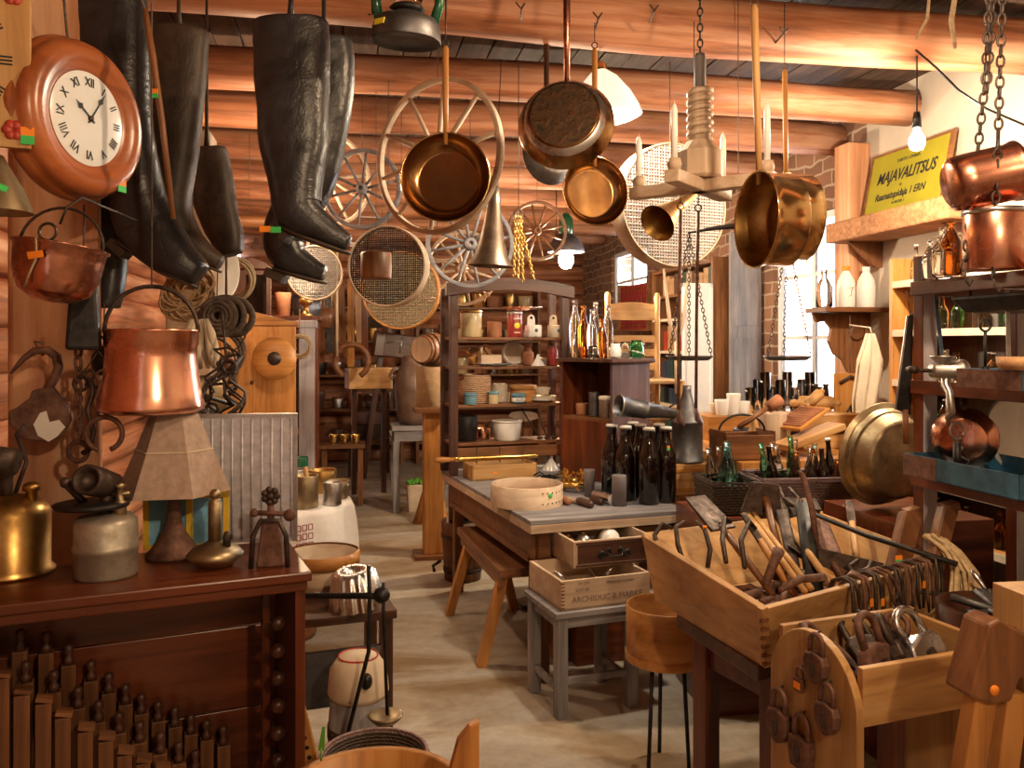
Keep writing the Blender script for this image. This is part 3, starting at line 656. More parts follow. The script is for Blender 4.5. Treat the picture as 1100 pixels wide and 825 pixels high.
o = m.build('hanging_rag', 'cloth_cream', None, 0, P(214, 365, 2.5)); o['label'] = 'crumpled pale rag tucked beside the copper cauldron rim'; o['category'] = 'rag'
t = T('tin_pot_lid', 'shiny round tin lid with a knob hanging behind the copper cauldron', 'pot lid', P(221, 427, 2.6), 24)
m = M(); m.X = FACE; m.lathe([(.07,0), (.066,.008), (.05,.012), (.015,.02), (0,.021)], 28); m.build('lid_disc', 'brass_dull', t)
m = M(); m.X = FACE; m.lathe([(0,.02), (.006,.02), (.006,.032), (.013,.036), (.010,.046), (0,.048)], 12); m.build('hanging_knob', 'iron', t)
t = T('leather_harness', 'looped dark leather harness straps hanging beside the round tin lid', 'harness', P(243, 405, 2.42), 0)
m = M(); rnd = random.Random(11)
for i in range(6): m.tube([(rnd.uniform(-.03,.03)+.05*(.6+.07*i)*sin(s_), -.03*i*.3+.02*cos(s_*2), -.02*i+.085*cos(s_)) for s_ in [2*pi*j/16 for j in range(16)]], .008, 6, True, .5)
m.build('strap_loop', 'leather_brown', t)
m = M(); m.ring((.02,-.03,.03), .018, .004, 'y'); m.build('buckle', 'iron', t)
m = M(); m.ring((-.03,-.03,-.09), .016, .004, 'y'); m.build('buckle', 'iron', t)
m = M(); m.tube([(0,0,.06), (-.05,.1,.2)], .004, 6); m.build('hanging_thong', 'leather_brown', t)
m = M(); m.X = FACE; m.lathe([(0,0), (.105,.0), (.11,.012), (.104,.014), (.095,.006), (0,.005)], 36); 
t = T('enamel_tray', 'white oval enamel tray seen edge-on beside the short brown boot', 'tray', P(238, 290, 3.15), 68)
q = m.build('tray_dish', 'enamel', t); q.scale = (.8, 1, 1)
m = M(); m.tube([(0,0,.1), (0,0.02,.4)], .002, 6); m.build('hanging_cord', 'rope_dark', t)
# ================================================================== things hanging from the beams
def Zt(py, Y): return EYE+(HY-py)/F*Y
def hang(t, x, y, z0, zt, r=.002, mat='rope_dark', kind='hanging_cord', zabs=True):   # cord from local (x,y,z0) up to world height zt
    q = t.matrix_basis if False else Matrix.LocRotScale(t.location, t.rotation_euler, None); inv = q.inverted()
    p = q @ Vector((x, y, z0)); m = M(); m.tube([Vector((x, y, z0)), inv @ Vector((p.x, p.y, zt))], r, 6); return m.build(kind, mat, t)
# ---- storm lantern
t = T('storm_lantern', 'dark storm lantern with a yellow tag seen from below between boots and pans', 'lantern', P(436, 46, 1.95), 0, None, rot(4, 3, 0))
m = M(); m.lathe([(0,.012), (.076,.012), (.081,0), (.082,.004), (.078,.035), (.07,.052), (.04,.062), (.03,.07), (0,.07)], 36); m.build('fuel_tank', 'zinc', t)
m = M(); m.lathe([(.036,.078), (.03,.085), (.048,.12), (.05,.15), (.036,.2), (.032,.205)], 24); m.build('globe', 'glass_clear', t)
m = M(); m.lathe([(0,.068), (.034,.068), (.042,.076), (.034,.084), (0,.084)], 24); m.build('burner', 'black_iron', t)
m = M(); m.lathe([(.03,.205), (.05,.21), (.045,.24), (.03,.26), (.034,.29), (0,.3)], 24); m.build('chimney_hood', 'zinc', t)
for s_ in (-1, 1): m = M(); m.tube([(s_*.062,0,.045), (s_*.074,0,.09), (s_*.075,0,.2), (s_*.055,0,.265), (s_*.03,0,.275)], .012, 10); m.build('side_tube', 'enamel_green', t)
m = M(); m.tube([(s_*.09, 0, .06) for s_ in (-1, -.9)]+[(-.088,0,.2), (-.06,0,.32), (0,0,.36), (.06,0,.32), (.088,0,.2), (.09,0,.06)], .002, 6); m.build('bail_handle', 'iron', t)
m = M(); m.X = tr(-.053, -.062, .028) @ rot(-12, 0, -40); m.box((0,0,0), (.032,.002,.014)); m.build('price_tag', 'tag_yellow', t)
hang(t, 0, 0, .36, 2.91)
# ---- pans
def pan(name, label, c, r, depth, n, handle, mat_in, mat_out, hmat, flat=.64, hr=(.009,.011), hz=None, hammered=False, cat='frying pan', hook=True, sides=44, ztop=2.93):
    """c = centre of the rim, n = direction the opening faces; the handle goes straight up from the rim"""
    n = Vector(n).normalized(); zaxis = n; x = Vector((0,0,1)).cross(zaxis).normalized(); y = zaxis.cross(x)
    t = T(name, label, cat, c, 0); Q = Matrix((x, y, zaxis)).transposed().to_4x4()
    m = M(); m.X = Q; m.lathe([(r*.985,0), (r*.95,-depth*.25), (r*(flat+.06),-depth*.93), (r*flat,-depth+.004), (0,-depth+.004)], sides); m.build('pan_inside', mat_in, t)
    m = M(); m.X = Q; m.lathe([(0,-depth), (r*flat,-depth)] if hammered else [(0,-depth), (r*flat,-depth), (r*(flat+.08),-depth*.93), (r*.965,-depth*.25), (r,-.004), (r*1.02,.0), (r*1.005,.004), (r*.985,0)], sides); m.build('pan_bottom', mat_out, t)
    if hammered: m = M(); m.X = Q; m.lathe([(r*flat,-depth), (r*(flat+.04),-depth*.95), (r*.965,-depth*.25), (r,-.004), (r*1.02,.0), (r*1.005,.004), (r*.985,0)], sides); m.build('pan_wall', 'bronze', t)
    up = (y*.95+Vector((0,0,.05))).normalized(); p0 = y*r*.93-n*depth*.1; L = handle
    dirn = Vector((handle_dx, 0, 1)).normalized() if (handle_dx := hz) is not None else Vector((0,0,1))
    m = M(); m.tube([p0-dirn*.03, p0+dirn*L*.45, p0+dirn*L*.97, p0+dirn*L], [hr[0]*.9, hr[1], hr[1]*1.05, hr[1]*.6], 12); m.build('pan_handle', hmat, t)
    m = M(); m.ring(tuple(p0+dirn*(L+.012)), .012, .0025, 'y', 14, 6); q = p0+dirn*(L+.024); zt = ztop-c[2]; zt = max(zt, q.z+.01)
    m.tube([q, (q.x, q.y, zt)], .002, 6); m.build('hanging_loop', 'iron', t)
    return t
pan('brass_skillet', 'brass frying pan with pale handle hanging in front of the largest wheel', P(478, 190, 3.05), .163, .07, (-.08,-1,.04), .33, 'bronze', 'brass', 'orange_z')
pan('hammered_pan', 'large pan with hammered dark bottom turned outward, hanging from the front beam', P(608, 134, 2.95), .168, .075, (.16,.92,-.22), .52, 'steel', 'hammered', 'copper_old', .70, (.010,.013), None, True)
pan('brass_skillet', 'small bronze frying pan partly behind the hammered pan', P(640, 205, 3.45), .142, .055, (.28,-.95,.05), .46, 'bronze', 'bronze', 'orange_z', .66)
pan('tin_pan', 'grey tin pan hanging behind the hammered pan, only its lower rim showing', P(588, 168, 3.62), .125, .05, (-.5,.8,-.1), .4, 'tin', 'zinc', 'dark_z')
pan('brass_jam_pan', 'deep brass pan turned sideways with long pale handle, nearest the window', P(812, 236, 2.70), .154, .115, (-.985,-.17,0), .55, 'brass_old', 'brass', 'pine_z', .90, (.011,.012), -.03)
pan('brass_jam_pan', 'second sideways brass pan hanging just behind the deep one', P(842, 234, 3.27), .172, .09, (-.985,-.17,0), .42, 'brass_old', 'brass', 'orange_z', .90, (.009,.010), -.012)
# ---- opal lamp shade
t = T('opal_lamp_shade', 'white opal lamp shade hanging behind the hammered pan', 'lamp', P(651, 127, 3.72), 0, None, rot(0, -8, 0))
m, nt, b = _new('opal'); b.inputs['Base Color'].default_value = (.86,.84,.72,1); b.inputs['Roughness'].default_value = .25; b.inputs['Emission Color'].default_value = (1,.93,.74,1); b.inputs['Emission Strength'].default_value = .55
m = M(); m.lathe([(.16,0), (.152,.035), (.125,.1), (.075,.175), (.035,.21), (.03,.215), (.026,.21), (.07,.17), (.12,.095), (.147,.034), (.16,0)], 40); m.build('shade_cone', 'opal', t)
m = M(); m.lathe([(.034,.208), (.036,.235), (.02,.25), (0,.252)], 20); m.build('shade_cap', 'brass', t)
m = M(); m.lathe([(0,-.012), (.022,-.008), (.034,.02), (.03,.05), (.014,.09), (0,.1)], 16, (0,0,.04)); m.build('bulb', 'bulb_glow', t)
hang(t, 0, 0, .25, 2.93)
o = P(651, 127, 3.72); point((o.x, o.y, o.z-.02), 55, (1, .86, .64), .05)
# ---- green enamel lamp over the far bulb
t = T('enamel_lamp', 'grey and green enamel pendant lamp with lit bulb above the tall shelf', 'lamp', P(608, 271, 6.0), 0)
m = M(); m.lathe([(.135,0), (.125,.05), (.09,.10), (.05,.13), (.045,.13), (.085,.095), (.12,.045), (.135,0)], 36); m.build('lamp_shade', 'zinc', t)
m = M(); m.lathe([(.05,.128), (.055,.15), (.05,.24), (.02,.28), (0,.28)], 24); m.build('lamp_neck', 'enamel_green', t)
m = M(); m.lathe([(.014,.06), (.02,.03), (.05,-.03), (.055,-.07), (.035,-.11), (0,-.12)], 18); m.build('bulb', 'bulb_glow', t)
hang(t, 0, 0, .28, 2.93)
# ---- wooden candle chandelier made from a press screw
CX = P(752, 200, 3.1)
t = T('candle_chandelier', 'carved wooden candle chandelier with a thick screw stem and four candles', 'chandelier', (CX.x, CX.y, 2.16), 0)
m = M(); chain(m, (0,0,.51), (0,0,.80), .035, .0035); m.build('hanging_chain', 'iron', t)
m = M(); m.lathe([(0,.38), (.021,.38), (.022,.50), (.017,.515), (0,.515)], 18); m.build('stem_rod', 'grey_z', t)
m = M(); m.lathe([(0,.19), (.038,.19), (.038,.385), (0,.385)], 18)
hp = [(.040*cos(a), .040*sin(a), .2+.18*a/(2*pi*6)) for a in [2*pi*6*i/120 for i in range(121)]]; m.tube(hp, .011, 6); m.build('screw_stem', 'pale_z', t)
m = M(); m.lathe([(0,.05), (.075,.05), (.085,.06), (.085,.15), (.06,.175), (.05,.19), (0,.19)], 8)
for f in range(len(m.sm)): m.sm[f] = False
m.build('hub_block', 'pale_z', t)
ends = []
for dx, dy in ((.205,-.142), (.13,.18)):
    m = M(); m.bar((-dx*1.12,-dy*1.12,.025), (dx*1.12,dy*1.12,.025), .055, .045); m.build('arm_beam', 'pale_x', t, .004); ends += [(dx,dy), (-dx,-dy)]
for (dx, dy), h in zip(ends, (.215, .17, .19, .205)):
    m = M(); m.lathe([(0,.048), (.022,.048), (.026,.07), (.022,.088), (.012,.088), (.012,.075), (0,.075)], 8, (dx,dy,0)); m.build('candle_cup', 'pale_z', t)
    m = M(); m.lathe([(0,.076), (.0115,.076), (.0115,.076+h-.025), (.006,.076+h-.006), (.002,.076+h), (0,.076+h)], 12, (dx,dy,0)); m.tube([(dx,dy,.07+h), (dx+.001,dy,.084+h)], .001, 5); m.build('candle', 'wax', t)
for k_, (px, y) in enumerate(((731, 3.10), (750, 3.14))):
    q = P(px, 218, y); t = T('iron_poker', f'long thin iron rod hanging below the candle chandelier, {"on the side of the brass horn" if k_ == 0 else "under its hub"}', 'poker', (q.x, q.y, 2.1), 0)
    m = M(); m.tube([(0,0,0), (-.006,0,-.4), (-.008,0,-.74)], .006, 8); m.tube([(-.008,0,-.74), (-.005,-.01,-.78), (.01,-.015,-.80)], [.006,.011,.004], 8); m.build('poker_rod', 'rust', t)
    m = M(); m.ring((0,0,.012), .012, .003, 'y', 14, 6); m.tube([(0,0,.024), (0,0,.06)], .002, 6); m.build('hanging_eye', 'iron', t)
# ---- balance scale
q = P(793, 250, 3.58)
t = T('balance_scale', 'hanging balance scale with two flat pans on chains in front of the window', 'scale', (q.x, q.y, q.z), 0)
m = M(); m.tube([(-.215,0,0), (-.1,0,.02), (0,0,.03), (.1,0,.02), (.215,0,.0)], [.005,.009,.013,.009,.005], 8); m.build('scale_beam', 'black_iron', t)
for sx, px in ((-1, 741), (1, 846)):
    x = (px-550)/F*3.58-q.x; z = Zt(386, 3.58)-q.z
    m = M(); m.lathe([(0,0), (.075,.002), (.100,.015), (.104,.015), (.078,-.004), (0,-.006)], 32, (x,0,z)); dish = m.build('scale_dish', 'zinc', t)
    m = M()
    for a in (80, 200, 320): chain(m, (x+.10*cos(radians(a)), .10*sin(radians(a)), z+.014), (sx*.21, 0, -.004), .022, .002)
    m.build('dish_chain', 'iron', dish)
hang(t, 0, 0, .03, HC-.02)
# ---- sieves
def sieve(name, label, c, r, depth, rz, rim, mesh, step, wr, tilt=0, over=2.93, cat='sieve'):
    t = T(name, label, cat, c, 0, None, rot(0,0,rz) @ rot(tilt,0,0))
    m = M(); m.X = FACE; m.lathe([(r,-depth), (r,.004), (r-.009,.004), (r-.009,-depth), (r,-depth)], 48); m.build('sieve_rim', rim, t)
    m = M(); n = int(r/step)
    for i in range(-n, n+1):
        x = i*step; h = sqrt(max(0, (r-.012)**2-x*x))
        if h < .01: continue
        m.tube([(x, .0015*(i % 2), -h), (x, .0015*(i % 2), h)], wr, 4, cap=False); m.tube([(-h, .001-.0015*(i % 2), x), (h, .001-.0015*(i % 2), x)], wr, 4, cap=False)
    m.build('sieve_mesh', mesh, t)
    hang(t, 0, depth*.4, r*.95, over); return t
sieve('grain_sieve', 'large round grain sieve with pale woven mesh behind the candle chandelier', P(725, 220, 3.9), .29, .10, 24, 'pale_x', 'cloth_white', .0145, .0038)
sieve('grain_sieve', 'dark round wire sieve hanging below the spoked wheels', P(415, 286, 4.2), .205, .07, -12, 'pale_x', 'black_iron', .011, .0022)
sieve('grain_sieve', 'fine yellow meshed sieve hanging below and behind the dark wire sieve', P(430, 312, 4.6), .215, .06, -6, 'orange_x', 'rope', .009, .003)
sieve('grain_sieve', 'grey meshed sieve with a pale rim partly behind the hanging riding boots', P(338, 293, 4.7), .155, .06, 10, 'pale_x', 'tin', .010, .0025)
t = T('wooden_canister', 'brown ribbed wooden canister hanging in front of the dark wire sieve', 'canister', P(404, 300, 4.0), 0)
m = M(); m.lathe([(0,0), (.072,0), (.074,.01), (.074,.12), (.07,.128), (0,.128)], 16); m.build('canister_body', 'brown_z', t)
m = M(); m.tube([(.07,0,.1), (.05,0,.2), (0,0,.23), (-.05,0,.2), (-.07,0,.1)], .002, 6); m.tube([(0,0,.23), (0,0,.9)], .0015, 5); m.build('hanging_cord', 'rope_dark', t)
# ---- spoked wheels
def wheel(label, c, r, rz, n, mat='grey', tilt=0, over=2.93, w=.03, rr=.022):
    t = T('spoked_wheel', label, 'wheel', c, 0, None, rot(0,0,rz) @ rot(tilt,0,0))
    m = M(); m.X = FACE; m.lathe([(r,-w/2), (r,w/2), (r-rr,w/2), (r-rr,-w/2), (r,-w/2)], 56); m.build('wheel_rim', mat+'_x', t, .003)
    m = M(); m.X = FACE; m.lathe([(.012,-w), (r*.10,-w), (r*.15,-w*.5), (r*.15,w*.5), (r*.11,w*1.3), (.012,w*1.3), (.012,-w)], 24); m.build('wheel_hub', mat+'_x', t)
    for i in range(n):
        a = 2*pi*i/n+.2; m = M(); m.tube([(r*.14*cos(a), 0, r*.14*sin(a)), (r*.5*cos(a), 0, r*.5*sin(a)), ((r-rr*.8)*cos(a), 0, (r-rr*.8)*sin(a))], [r*.024+.002, r*.03+.002, r*.02+.002], 8); m.build('wheel_spoke', mat+'_z', t)
    hang(t, 0, 0, r, over); return t
wheel('largest spoked wheel, hanging behind the pale handled brass pan', P(470, 168, 3.75), .35, -33, 10, 'pale', over=2.93)
wheel('grey spoked wheel with clear round hub hanging beside the riding boots', P(389, 203, 4.45), .215, -8, 10, 'grey')
wheel('wheel partly behind the riding boots, its rim curving beside the grey spoked wheel', P(352, 192, 4.75), .27, 38, 10, 'pale')
wheel('pale spoked wheel low behind the brass frying pan', P(505, 262, 4.75), .25, 12, 12, 'grey')
wheel('dark brown many-spoked wheel next to the green enamel lamp', P(577, 248, 5.6), .20, 6, 12, 'brown')
wheel('spoked wheel hanging lowest, behind the flared metal horn', P(497, 288, 5.5), .25, -10, 12, 'pale')
# ---- horns
t = T('gramophone_horn', 'flared grey metal horn hanging mouth down beside the brass pan', 'horn', P(527, 286, 3.8), 0, None, rot(0, 3, 0))
m = M(); m.lathe([(.104,0), (.100,.006), (.075,.05), (.056,.12), (.042,.2), (.032,.28), (.024,.36), (.022,.36), (.03,.28), (.04,.2), (.054,.12), (.073,.05), (.104,0)], 36); m.build('horn_flare', 'horn_metal', t)
m = M(); m.ring((0,0,.37), .016, .003, 'y', 14, 6); m.tube([(0,0,.385), (0,0,.94)], .002, 6); m.build('hanging_ring', 'iron', t)
A_, B_ = P(706, 240, 3.3), P(738, 214, 3.42); d = (B_-A_)
t = T('brass_horn', 'small brass horn hanging aslant below the candle chandelier', 'horn', A_, 0, None, d.to_track_quat('Z', 'Y').to_matrix().to_4x4())
L_ = d.length; m = M(); m.lathe([(.078,0), (.074,.004), (.05,L_*.35), (.03,L_*.7), (.018,L_*1.3), (.016,L_*1.3), (.028,L_*.7), (.047,L_*.35), (.078,0)], 32); m.build('horn_flare', 'brass_old', t)
hang(t, 0, 0, L_*1.25, 2.93)
# ---- chains, rope ends
t = T('brass_chain', 'long brass chain hanging in loops beside the dark many-spoked wheel', 'chain', P(557, 232, 4.0), 0)
m = M()
for x in (0, .012, -.012): chain(m, (x,0,0), (x*1.8,.0,-.3-.02*x*50), .022, .0035)
chain(m, (.02,0,-.08), (.075,0,-.30), .022, .0035); m.build('chain_links', 'gold', t)
m = M(); m.ring((0,0,.01), .02, .003, 'y', 14, 6); m.tube([(0,0,.03), (0,0,.72)], .002, 6); m.build('hanging_ring', 'iron', t)
for k_, (a, mid, b_, lab) in enumerate((((1001, -30), (996, 20), (984, 42), 'thin'), ((1030, -30), (1022, 22), (1026, 52), 'thick knotted'))):
    q = P(a[0], a[1], 3.0); m = M(); m.tube([P(*a, 3.0)-q+Vector((0,0,.05)), Vector((0,0,0)), P(*mid, 3.0)-q, P(*b_, 3.0)-q], [.005, .006, .006, .004] if k_ == 0 else [.006,.009,.010,.006], 8)
    solo('hanging_rope_end', m, 'rope', f'{lab} pale rope end dangling above the front beam near the ceiling bulb', 'rope', q, 0)
for k_, (pts, lab, Y) in enumerate((([(1064,-40),(1058,90),(1050,165),(1036,290)], 'iron chain slanting down past the copper cauldron on the rack', 2.42), ([(1078,-40),(1072,150),(1067,297)], 'straight iron chain hanging down in front of the copper canister', 2.36))):
    q = P(pts[0][0], pts[0][1], Y); t = T('iron_chain', lab, 'chain', q, 0); m = M()
    for a, b_ in zip(pts, pts[1:]): chain(m, P(*a, Y)-q, P(*b_, Y)-q, .036, .0036)
    if k_ == 0: chain(m, P(1070,-40,Y)-q, P(1060,100,Y)-q, .036, .0036)
    m.build('chain_links', 'iron', t)
    m = M(); e = P(*pts[-1], Y)-q; m.tube([e, e+Vector((.004,0,-.03)), e+Vector((.014,0,-.045)), e+Vector((.024,0,-.03))], .004, 6); m.tube([(0,0,0), (0,0,.5)], .003, 6); m.build('hanging_hook', 'iron', t)
# ================================================================== middle: work table, shelf, bench, crate
TZ = .78; TF = S(570, 560, TZ); TA = radians(19)
def tl(x, y, z=0): return Vector((TF.x+x*cos(TA)-y*sin(TA), TF.y+x*sin(TA)+y*cos(TA), z))
t = T('work_table', 'old grey-topped work table carrying the bentwood hoop and dark bottles', 'table', (TF.x, TF.y, 0), 19)
TW, TD = .84, 1.69
m = M()
for i in range(4): m.bx(.0, TW, i*TD/4+.001, (i+1)*TD/4-.001, TZ-.022, TZ)
m.build('table_top', 'grey_x', t, .003)
m = M(); m.bx(0, TW, 0, TD, TZ-.062, TZ-.022); m.build('top_frame', 'pale_x', t, .003)
m = M(); m.bx(.04, .062, .05, TD-.05, TZ-.19, TZ-.062); m.bx(TW-.062, TW-.04, .05, TD-.05, TZ-.19, TZ-.062); m.bx(.04, TW-.04, TD-.07, TD-.05, TZ-.19, TZ-.062); m.bx(.55, TW-.04, .05, .07, TZ-.19, TZ-.062); m.bx(.02, .12, .05, .07, TZ-.19, TZ-.062); m.build('apron', 'brown_x', t, .003)
m = M(); m.bx(.02, .30, .1, TD-.1, TZ-.215, TZ-.19); m.build('lower_ledge', 'brown_y', t, .003)
for x, y in ((.06,.06), (TW-.12,.06), (.06,TD-.12), (TW-.12,TD-.12)): m = M(); m.bx(x, x+.06, y, y+.06, 0, TZ-.19); m.build('leg', 'brown_z', t, .004)
# pulled-out drawer, a part of the table
m = M(); x0, x1, y0, y1, z0, z1 = .135, .535, -.17, .22, TZ-.185, TZ-.065
m.bx(x0, x1, y0, y1, z0, z0+.012); m.bx(x0, x0+.014, y0, y1, z0, z1); m.bx(x1-.014, x1, y0, y1, z0, z1); m.bx(x0, x1, y1-.014, y1, z0, z1); m.bx(x0, x1, y0-.018, y0, z0, z1); dr = m.build('drawer', 'pale_x', t, .002)
m = M(); m.bx(x0+.02, x1-.02, y0-.021, y0-.018, z0+.018, z1-.018); m.bx(x0+.012, x1-.012, y0-.024, y0-.018, z0+.006, z0+.014); m.bx(x0+.012, x1-.012, y0-.024, y0-.018, z1-.014, z1-.006); m.build('drawer_panel', 'walnut_x', dr)
m = M(); c = (x0+x1)/2
for s_ in (-1, 1):
    m.tube([(c+s_*(.02+.05*q), y0-.026, (z0+z1)/2+.02*sin(q*7)) for q in [i/10 for i in range(11)]], .006, 6, flat=.5); m.ring((c+s_*.062, y0-.026, (z0+z1)/2-.008), .014, .005, 'y', 14, 6)
m.tube([(c-.04, y0-.024, (z0+z1)/2+.004), (c-.03, y0-.04, (z0+z1)/2-.014), (c+.03, y0-.04, (z0+z1)/2-.014), (c+.04, y0-.024, (z0+z1)/2+.004)], .004, 6); m.build('drawer_handle', 'black_iron', dr)
def bauble(x, y, r, mat, lab, cat='bauble'):
    q = tl(x, y, TZ-.185+.012); q.z += .0015; t = T('glass_bauble', lab, cat, q, 19)
    m = M(); m.ball((0,0,r), r, 18); m.build('ball', mat, t)
    m = M(); m.lathe([(r*.3,0), (r*.3,r*.22), (0,r*.24)], 12, (0,0,r*1.92)); m.build('cap', 'brass', t)
bauble(.41, .02, .053, 'porcelain', 'white ball ornament in the pulled-out drawer')
bauble(.28, .04, .046, 'steel', 'silver ball ornament near the middle of the pulled-out drawer')
bauble(.20, .03, .042, 'brass', 'gold ball ornament in the corner of the pulled-out drawer')
# ---- second table against its side
t = T('side_table', 'low plain brown table beside the work table holding the cabinet box and zinc can', 'table', tl(TW+.012, .3, 0), 19)
m = M(); m.bx(0, .40, 0, .95, TZ-.03, TZ); m.build('table_top', 'brown_y', t, .003)
for x, y in ((.02,.02), (.32,.02), (.02,.87), (.32,.87)): m = M(); m.bx(x, x+.06, y, y+.06, 0, TZ-.03); m.build('leg', 'brown_z', t, .003)
# ---- bentwood hoop
q = S(566, 541, TZ)
t = T('bentwood_hoop', 'pale bentwood sieve frame with green dot sitting on the work table corner', 'sieve frame', q, 0)
m = M(); m.lathe([(.186,0), (.186,.105), (.181,.108), (.177,.105), (.177,0), (.186,0)], 56); m.build('hoop_band', 'pale_x', t)
for a in range(14): m = M(); an = radians(-66+9*(a % 7)); m.ball((.1865*cos(an), .1865*sin(an), .028 if a < 7 else .08), .004, 6); m.build('nail_head', 'iron', t)
m = M(); m.X = rot(0,0,-52) @ tr(.187, 0, .064); m.lathe([(0,-.002)], 3); m.X = rot(0,0,-52) @ tr(.1865, 0, .066) @ rot(0,90,0); m.lathe([(.013,0), (.012,.002), (0,.002)], 14); m.build('price_sticker', 'tag_green', t)
m = M(); m.lathe([(0,.004), (.177,.004)], 40); m.build('hoop_base', 'clay', t)
# ---- dark beer bottles
def bottle(name, label, loc, h, r, mat, cap='porcelain', group=None, neck=.32, shoulder=.62, tag=None, cat='bottle'):
    t = T(name, label, cat, loc, random.uniform(0, 90), group); rn = r*neck
    m = M(); m.lathe([(0,.004), (r*.8,0), (r,.006), (r,h*shoulder*.92), (r*.96,h*shoulder), (r*.62,h*(shoulder+.13)), (rn*1.1,h*(shoulder+.22)), (rn,h*.94), (rn*1.2,h*.95), (rn*1.2,h*.985), (0,h*.985)], 22); m.build('bottle_glass', mat, t)
    if cap: m = M(); m.lathe([(0,h*.985), (rn*1.15,h*.985), (rn*1.3,h), (rn*1.1,h*1.02), (0,h*1.025)], 14); m.build('bottle_cap', cap, t)
    if tag: tag_label(t, (0, -r*.75, h*.74), .016, .012, 0, 0); t.rotation_euler = (0,0,radians(tag))
    return t
bl = ['dark swing top bottle at the hoop end of the row on the work table', 'dark bottle second in the row, behind the short grey candle', 'dark bottle at the back of the row beside the brown cabinet box', 'dark bottle in the middle of the row on the work table', 'dark bottle at the front of the row, no tag', 'dark bottle behind the tagged one near the zinc can', 'dark bottle with a green tag at the front corner of the work table']
for (px, py), lb in zip(((657,534), (672,537), (680,529), (688,533), (697,541), (708,532), (715,539)), bl):
    bottle('swing_top_bottle', lb, S(px, py, TZ), .385, .056, 'glass_dark', group=None, tag=10 if 'green tag' in lb else None, shoulder=.64, neck=.46)
# ---- candles, pegs, wreath
q = S(633, 533, TZ); m = M(); m.lathe([(0,0), (.026,0), (.031,.14), (.028,.146), (.008,.142), (0,.142)], 24); solo('pillar_candle', m, 'grey_wax', 'tall grey tapering candle standing by the gold wreath', 'candle', q)
q = S(665, 543, TZ); m = M(); m.lathe([(0,0), (.037,0), (.037,.150), (.034,.156), (.008,.150), (0,.15)], 24); m.tube([(0,0,.15), (.001,0,.166)], .0018, 5); solo('pillar_candle', m, 'grey_wax', 'short grey pillar candle in front of the dark bottles', 'candle', q)
q = S(617, 527, TZ)+Vector((0,0,.012)); m = M(); rnd = random.Random(4)
for i in range(150):
    a = rnd.uniform(0, 6.28); R_ = .07+rnd.uniform(-.028, .028); z = rnd.uniform(.01, .10); p = Vector((R_*cos(a), R_*sin(a), z)); d = Vector((rnd.uniform(-1,1), rnd.uniform(-1,1), rnd.uniform(-.3,1)))*.018; n_ = d.cross(Vector((0.2,1,.4))).normalized()*.006
    m.add([p-d, p+n_, p+d, p-n_], [(0,1,2,3)])
m.ring((0,0,.03), .07, .02, 'z', 24, 6); o = solo('gold_leaf_wreath', m, 'gold', 'glittering gold leaf wreath between the bentwood hoop and tall candle', 'wreath', q)
pegs = [((608,541), .115, .017, 60, 'clay', 'reddish turned peg lying next to the bentwood hoop'), ((618,541), .10, .014, 95, 'pale_x', 'short pale peg lying end-on second from the hoop'), ((628,544), .14, .019, 75, 'walnut_x', 'brown peg in the middle of the lying pegs'), ((641,541), .13, .018, 70, 'walnut_x', 'brown peg touching the shiny metal roller')]
for (px, py), L_, r, rz, mat, lb in pegs:
    m = M(); m.X = tr(0, 0, r) @ rot(0, 90, 0); m.lathe([(0,-L_/2), (r*.8,-L_/2), (r,-L_*.4), (r,L_*.35), (r*.7,L_/2), (0,L_/2)], 18); solo('wooden_peg', m, mat, lb, 'peg', S(px, py, TZ), rz-90 if False else rz+40)
q = S(650, 540, TZ); t = T('metal_roller', 'shiny metal roller lying with its white end toward the room', 'roller', q, -62)
m = M(); m.X = tr(0, 0, .027) @ rot(0, 90, 0); m.lathe([(.027,-.09), (.027,.065)], 24); m.build('roller_tube', 'steel', t)
m = M(); m.X = tr(0, 0, .027) @ rot(0, 90, 0); m.lathe([(0,.066), (.024,.066), (.027,.065)], 24); m.lathe([(0,-.09), (.027,-.09)], 24); m.build('roller_end', 'enamel', t)
q = S(541, 512, TZ); t = T('brass_syringe', 'long brass tube with wooden handle lying behind the bentwood hoop', 'garden syringe', tl(.22, 1.28, TZ+.092), 19)
m = M(); m.X = tr(0, 0, .03) @ rot(0, 90, 0); m.lathe([(0,-.24), (.014,-.24), (.016,-.2), (.016,.28), (.010,.3), (0,.3)], 18); m.build('brass_tube', 'gold', t)
m = M(); m.X = tr(0, 0, .03) @ rot(0, 90, 0); m.lathe([(0,-.36), (.012,-.355), (.02,-.32), (.014,-.27), (.010,-.24), (0,-.24)], 16); m.build('wooden_handle', 'orange_x', t)
for x in (-.1, .05, .2): m = M(); m.tube([(x,0,.0), (x,0,.085)], .004, 6); m.ball((x,0,.088), .006, 8); m.build('valve_pin', 'iron', t)
q = S(592, 505, TZ); m = M(); m.lathe([(.062,0), (.058,.012), (.02,.06), (.010,.075), (.008,.11), (.005,.11), (.006,.07), (.05,.01), (.062,0)], 26); solo('ceramic_funnel', m, 'enamel', 'white ceramic funnel upside down at the foot of the tall shelf', 'funnel', q+Vector((0,0,.001)))
q = S(622, 503, TZ); t = T('flat_iron', 'small silvery flat iron behind the gold wreath', 'iron', q, 30)
m = M(); m.prism([(-.07,0), (.08,0), (.09,.01), (.05,.055), (-.06,.05)], .075); m.build('iron_body', 'steel', t, .012)
m = M(); m.tube([(-.05,0,.04), (-.045,0,.09), (.03,0,.095), (.04,0,.045)], .009, 8); m.build('handle', 'black_iron', t)
m = M(); rnd = random.Random(9)
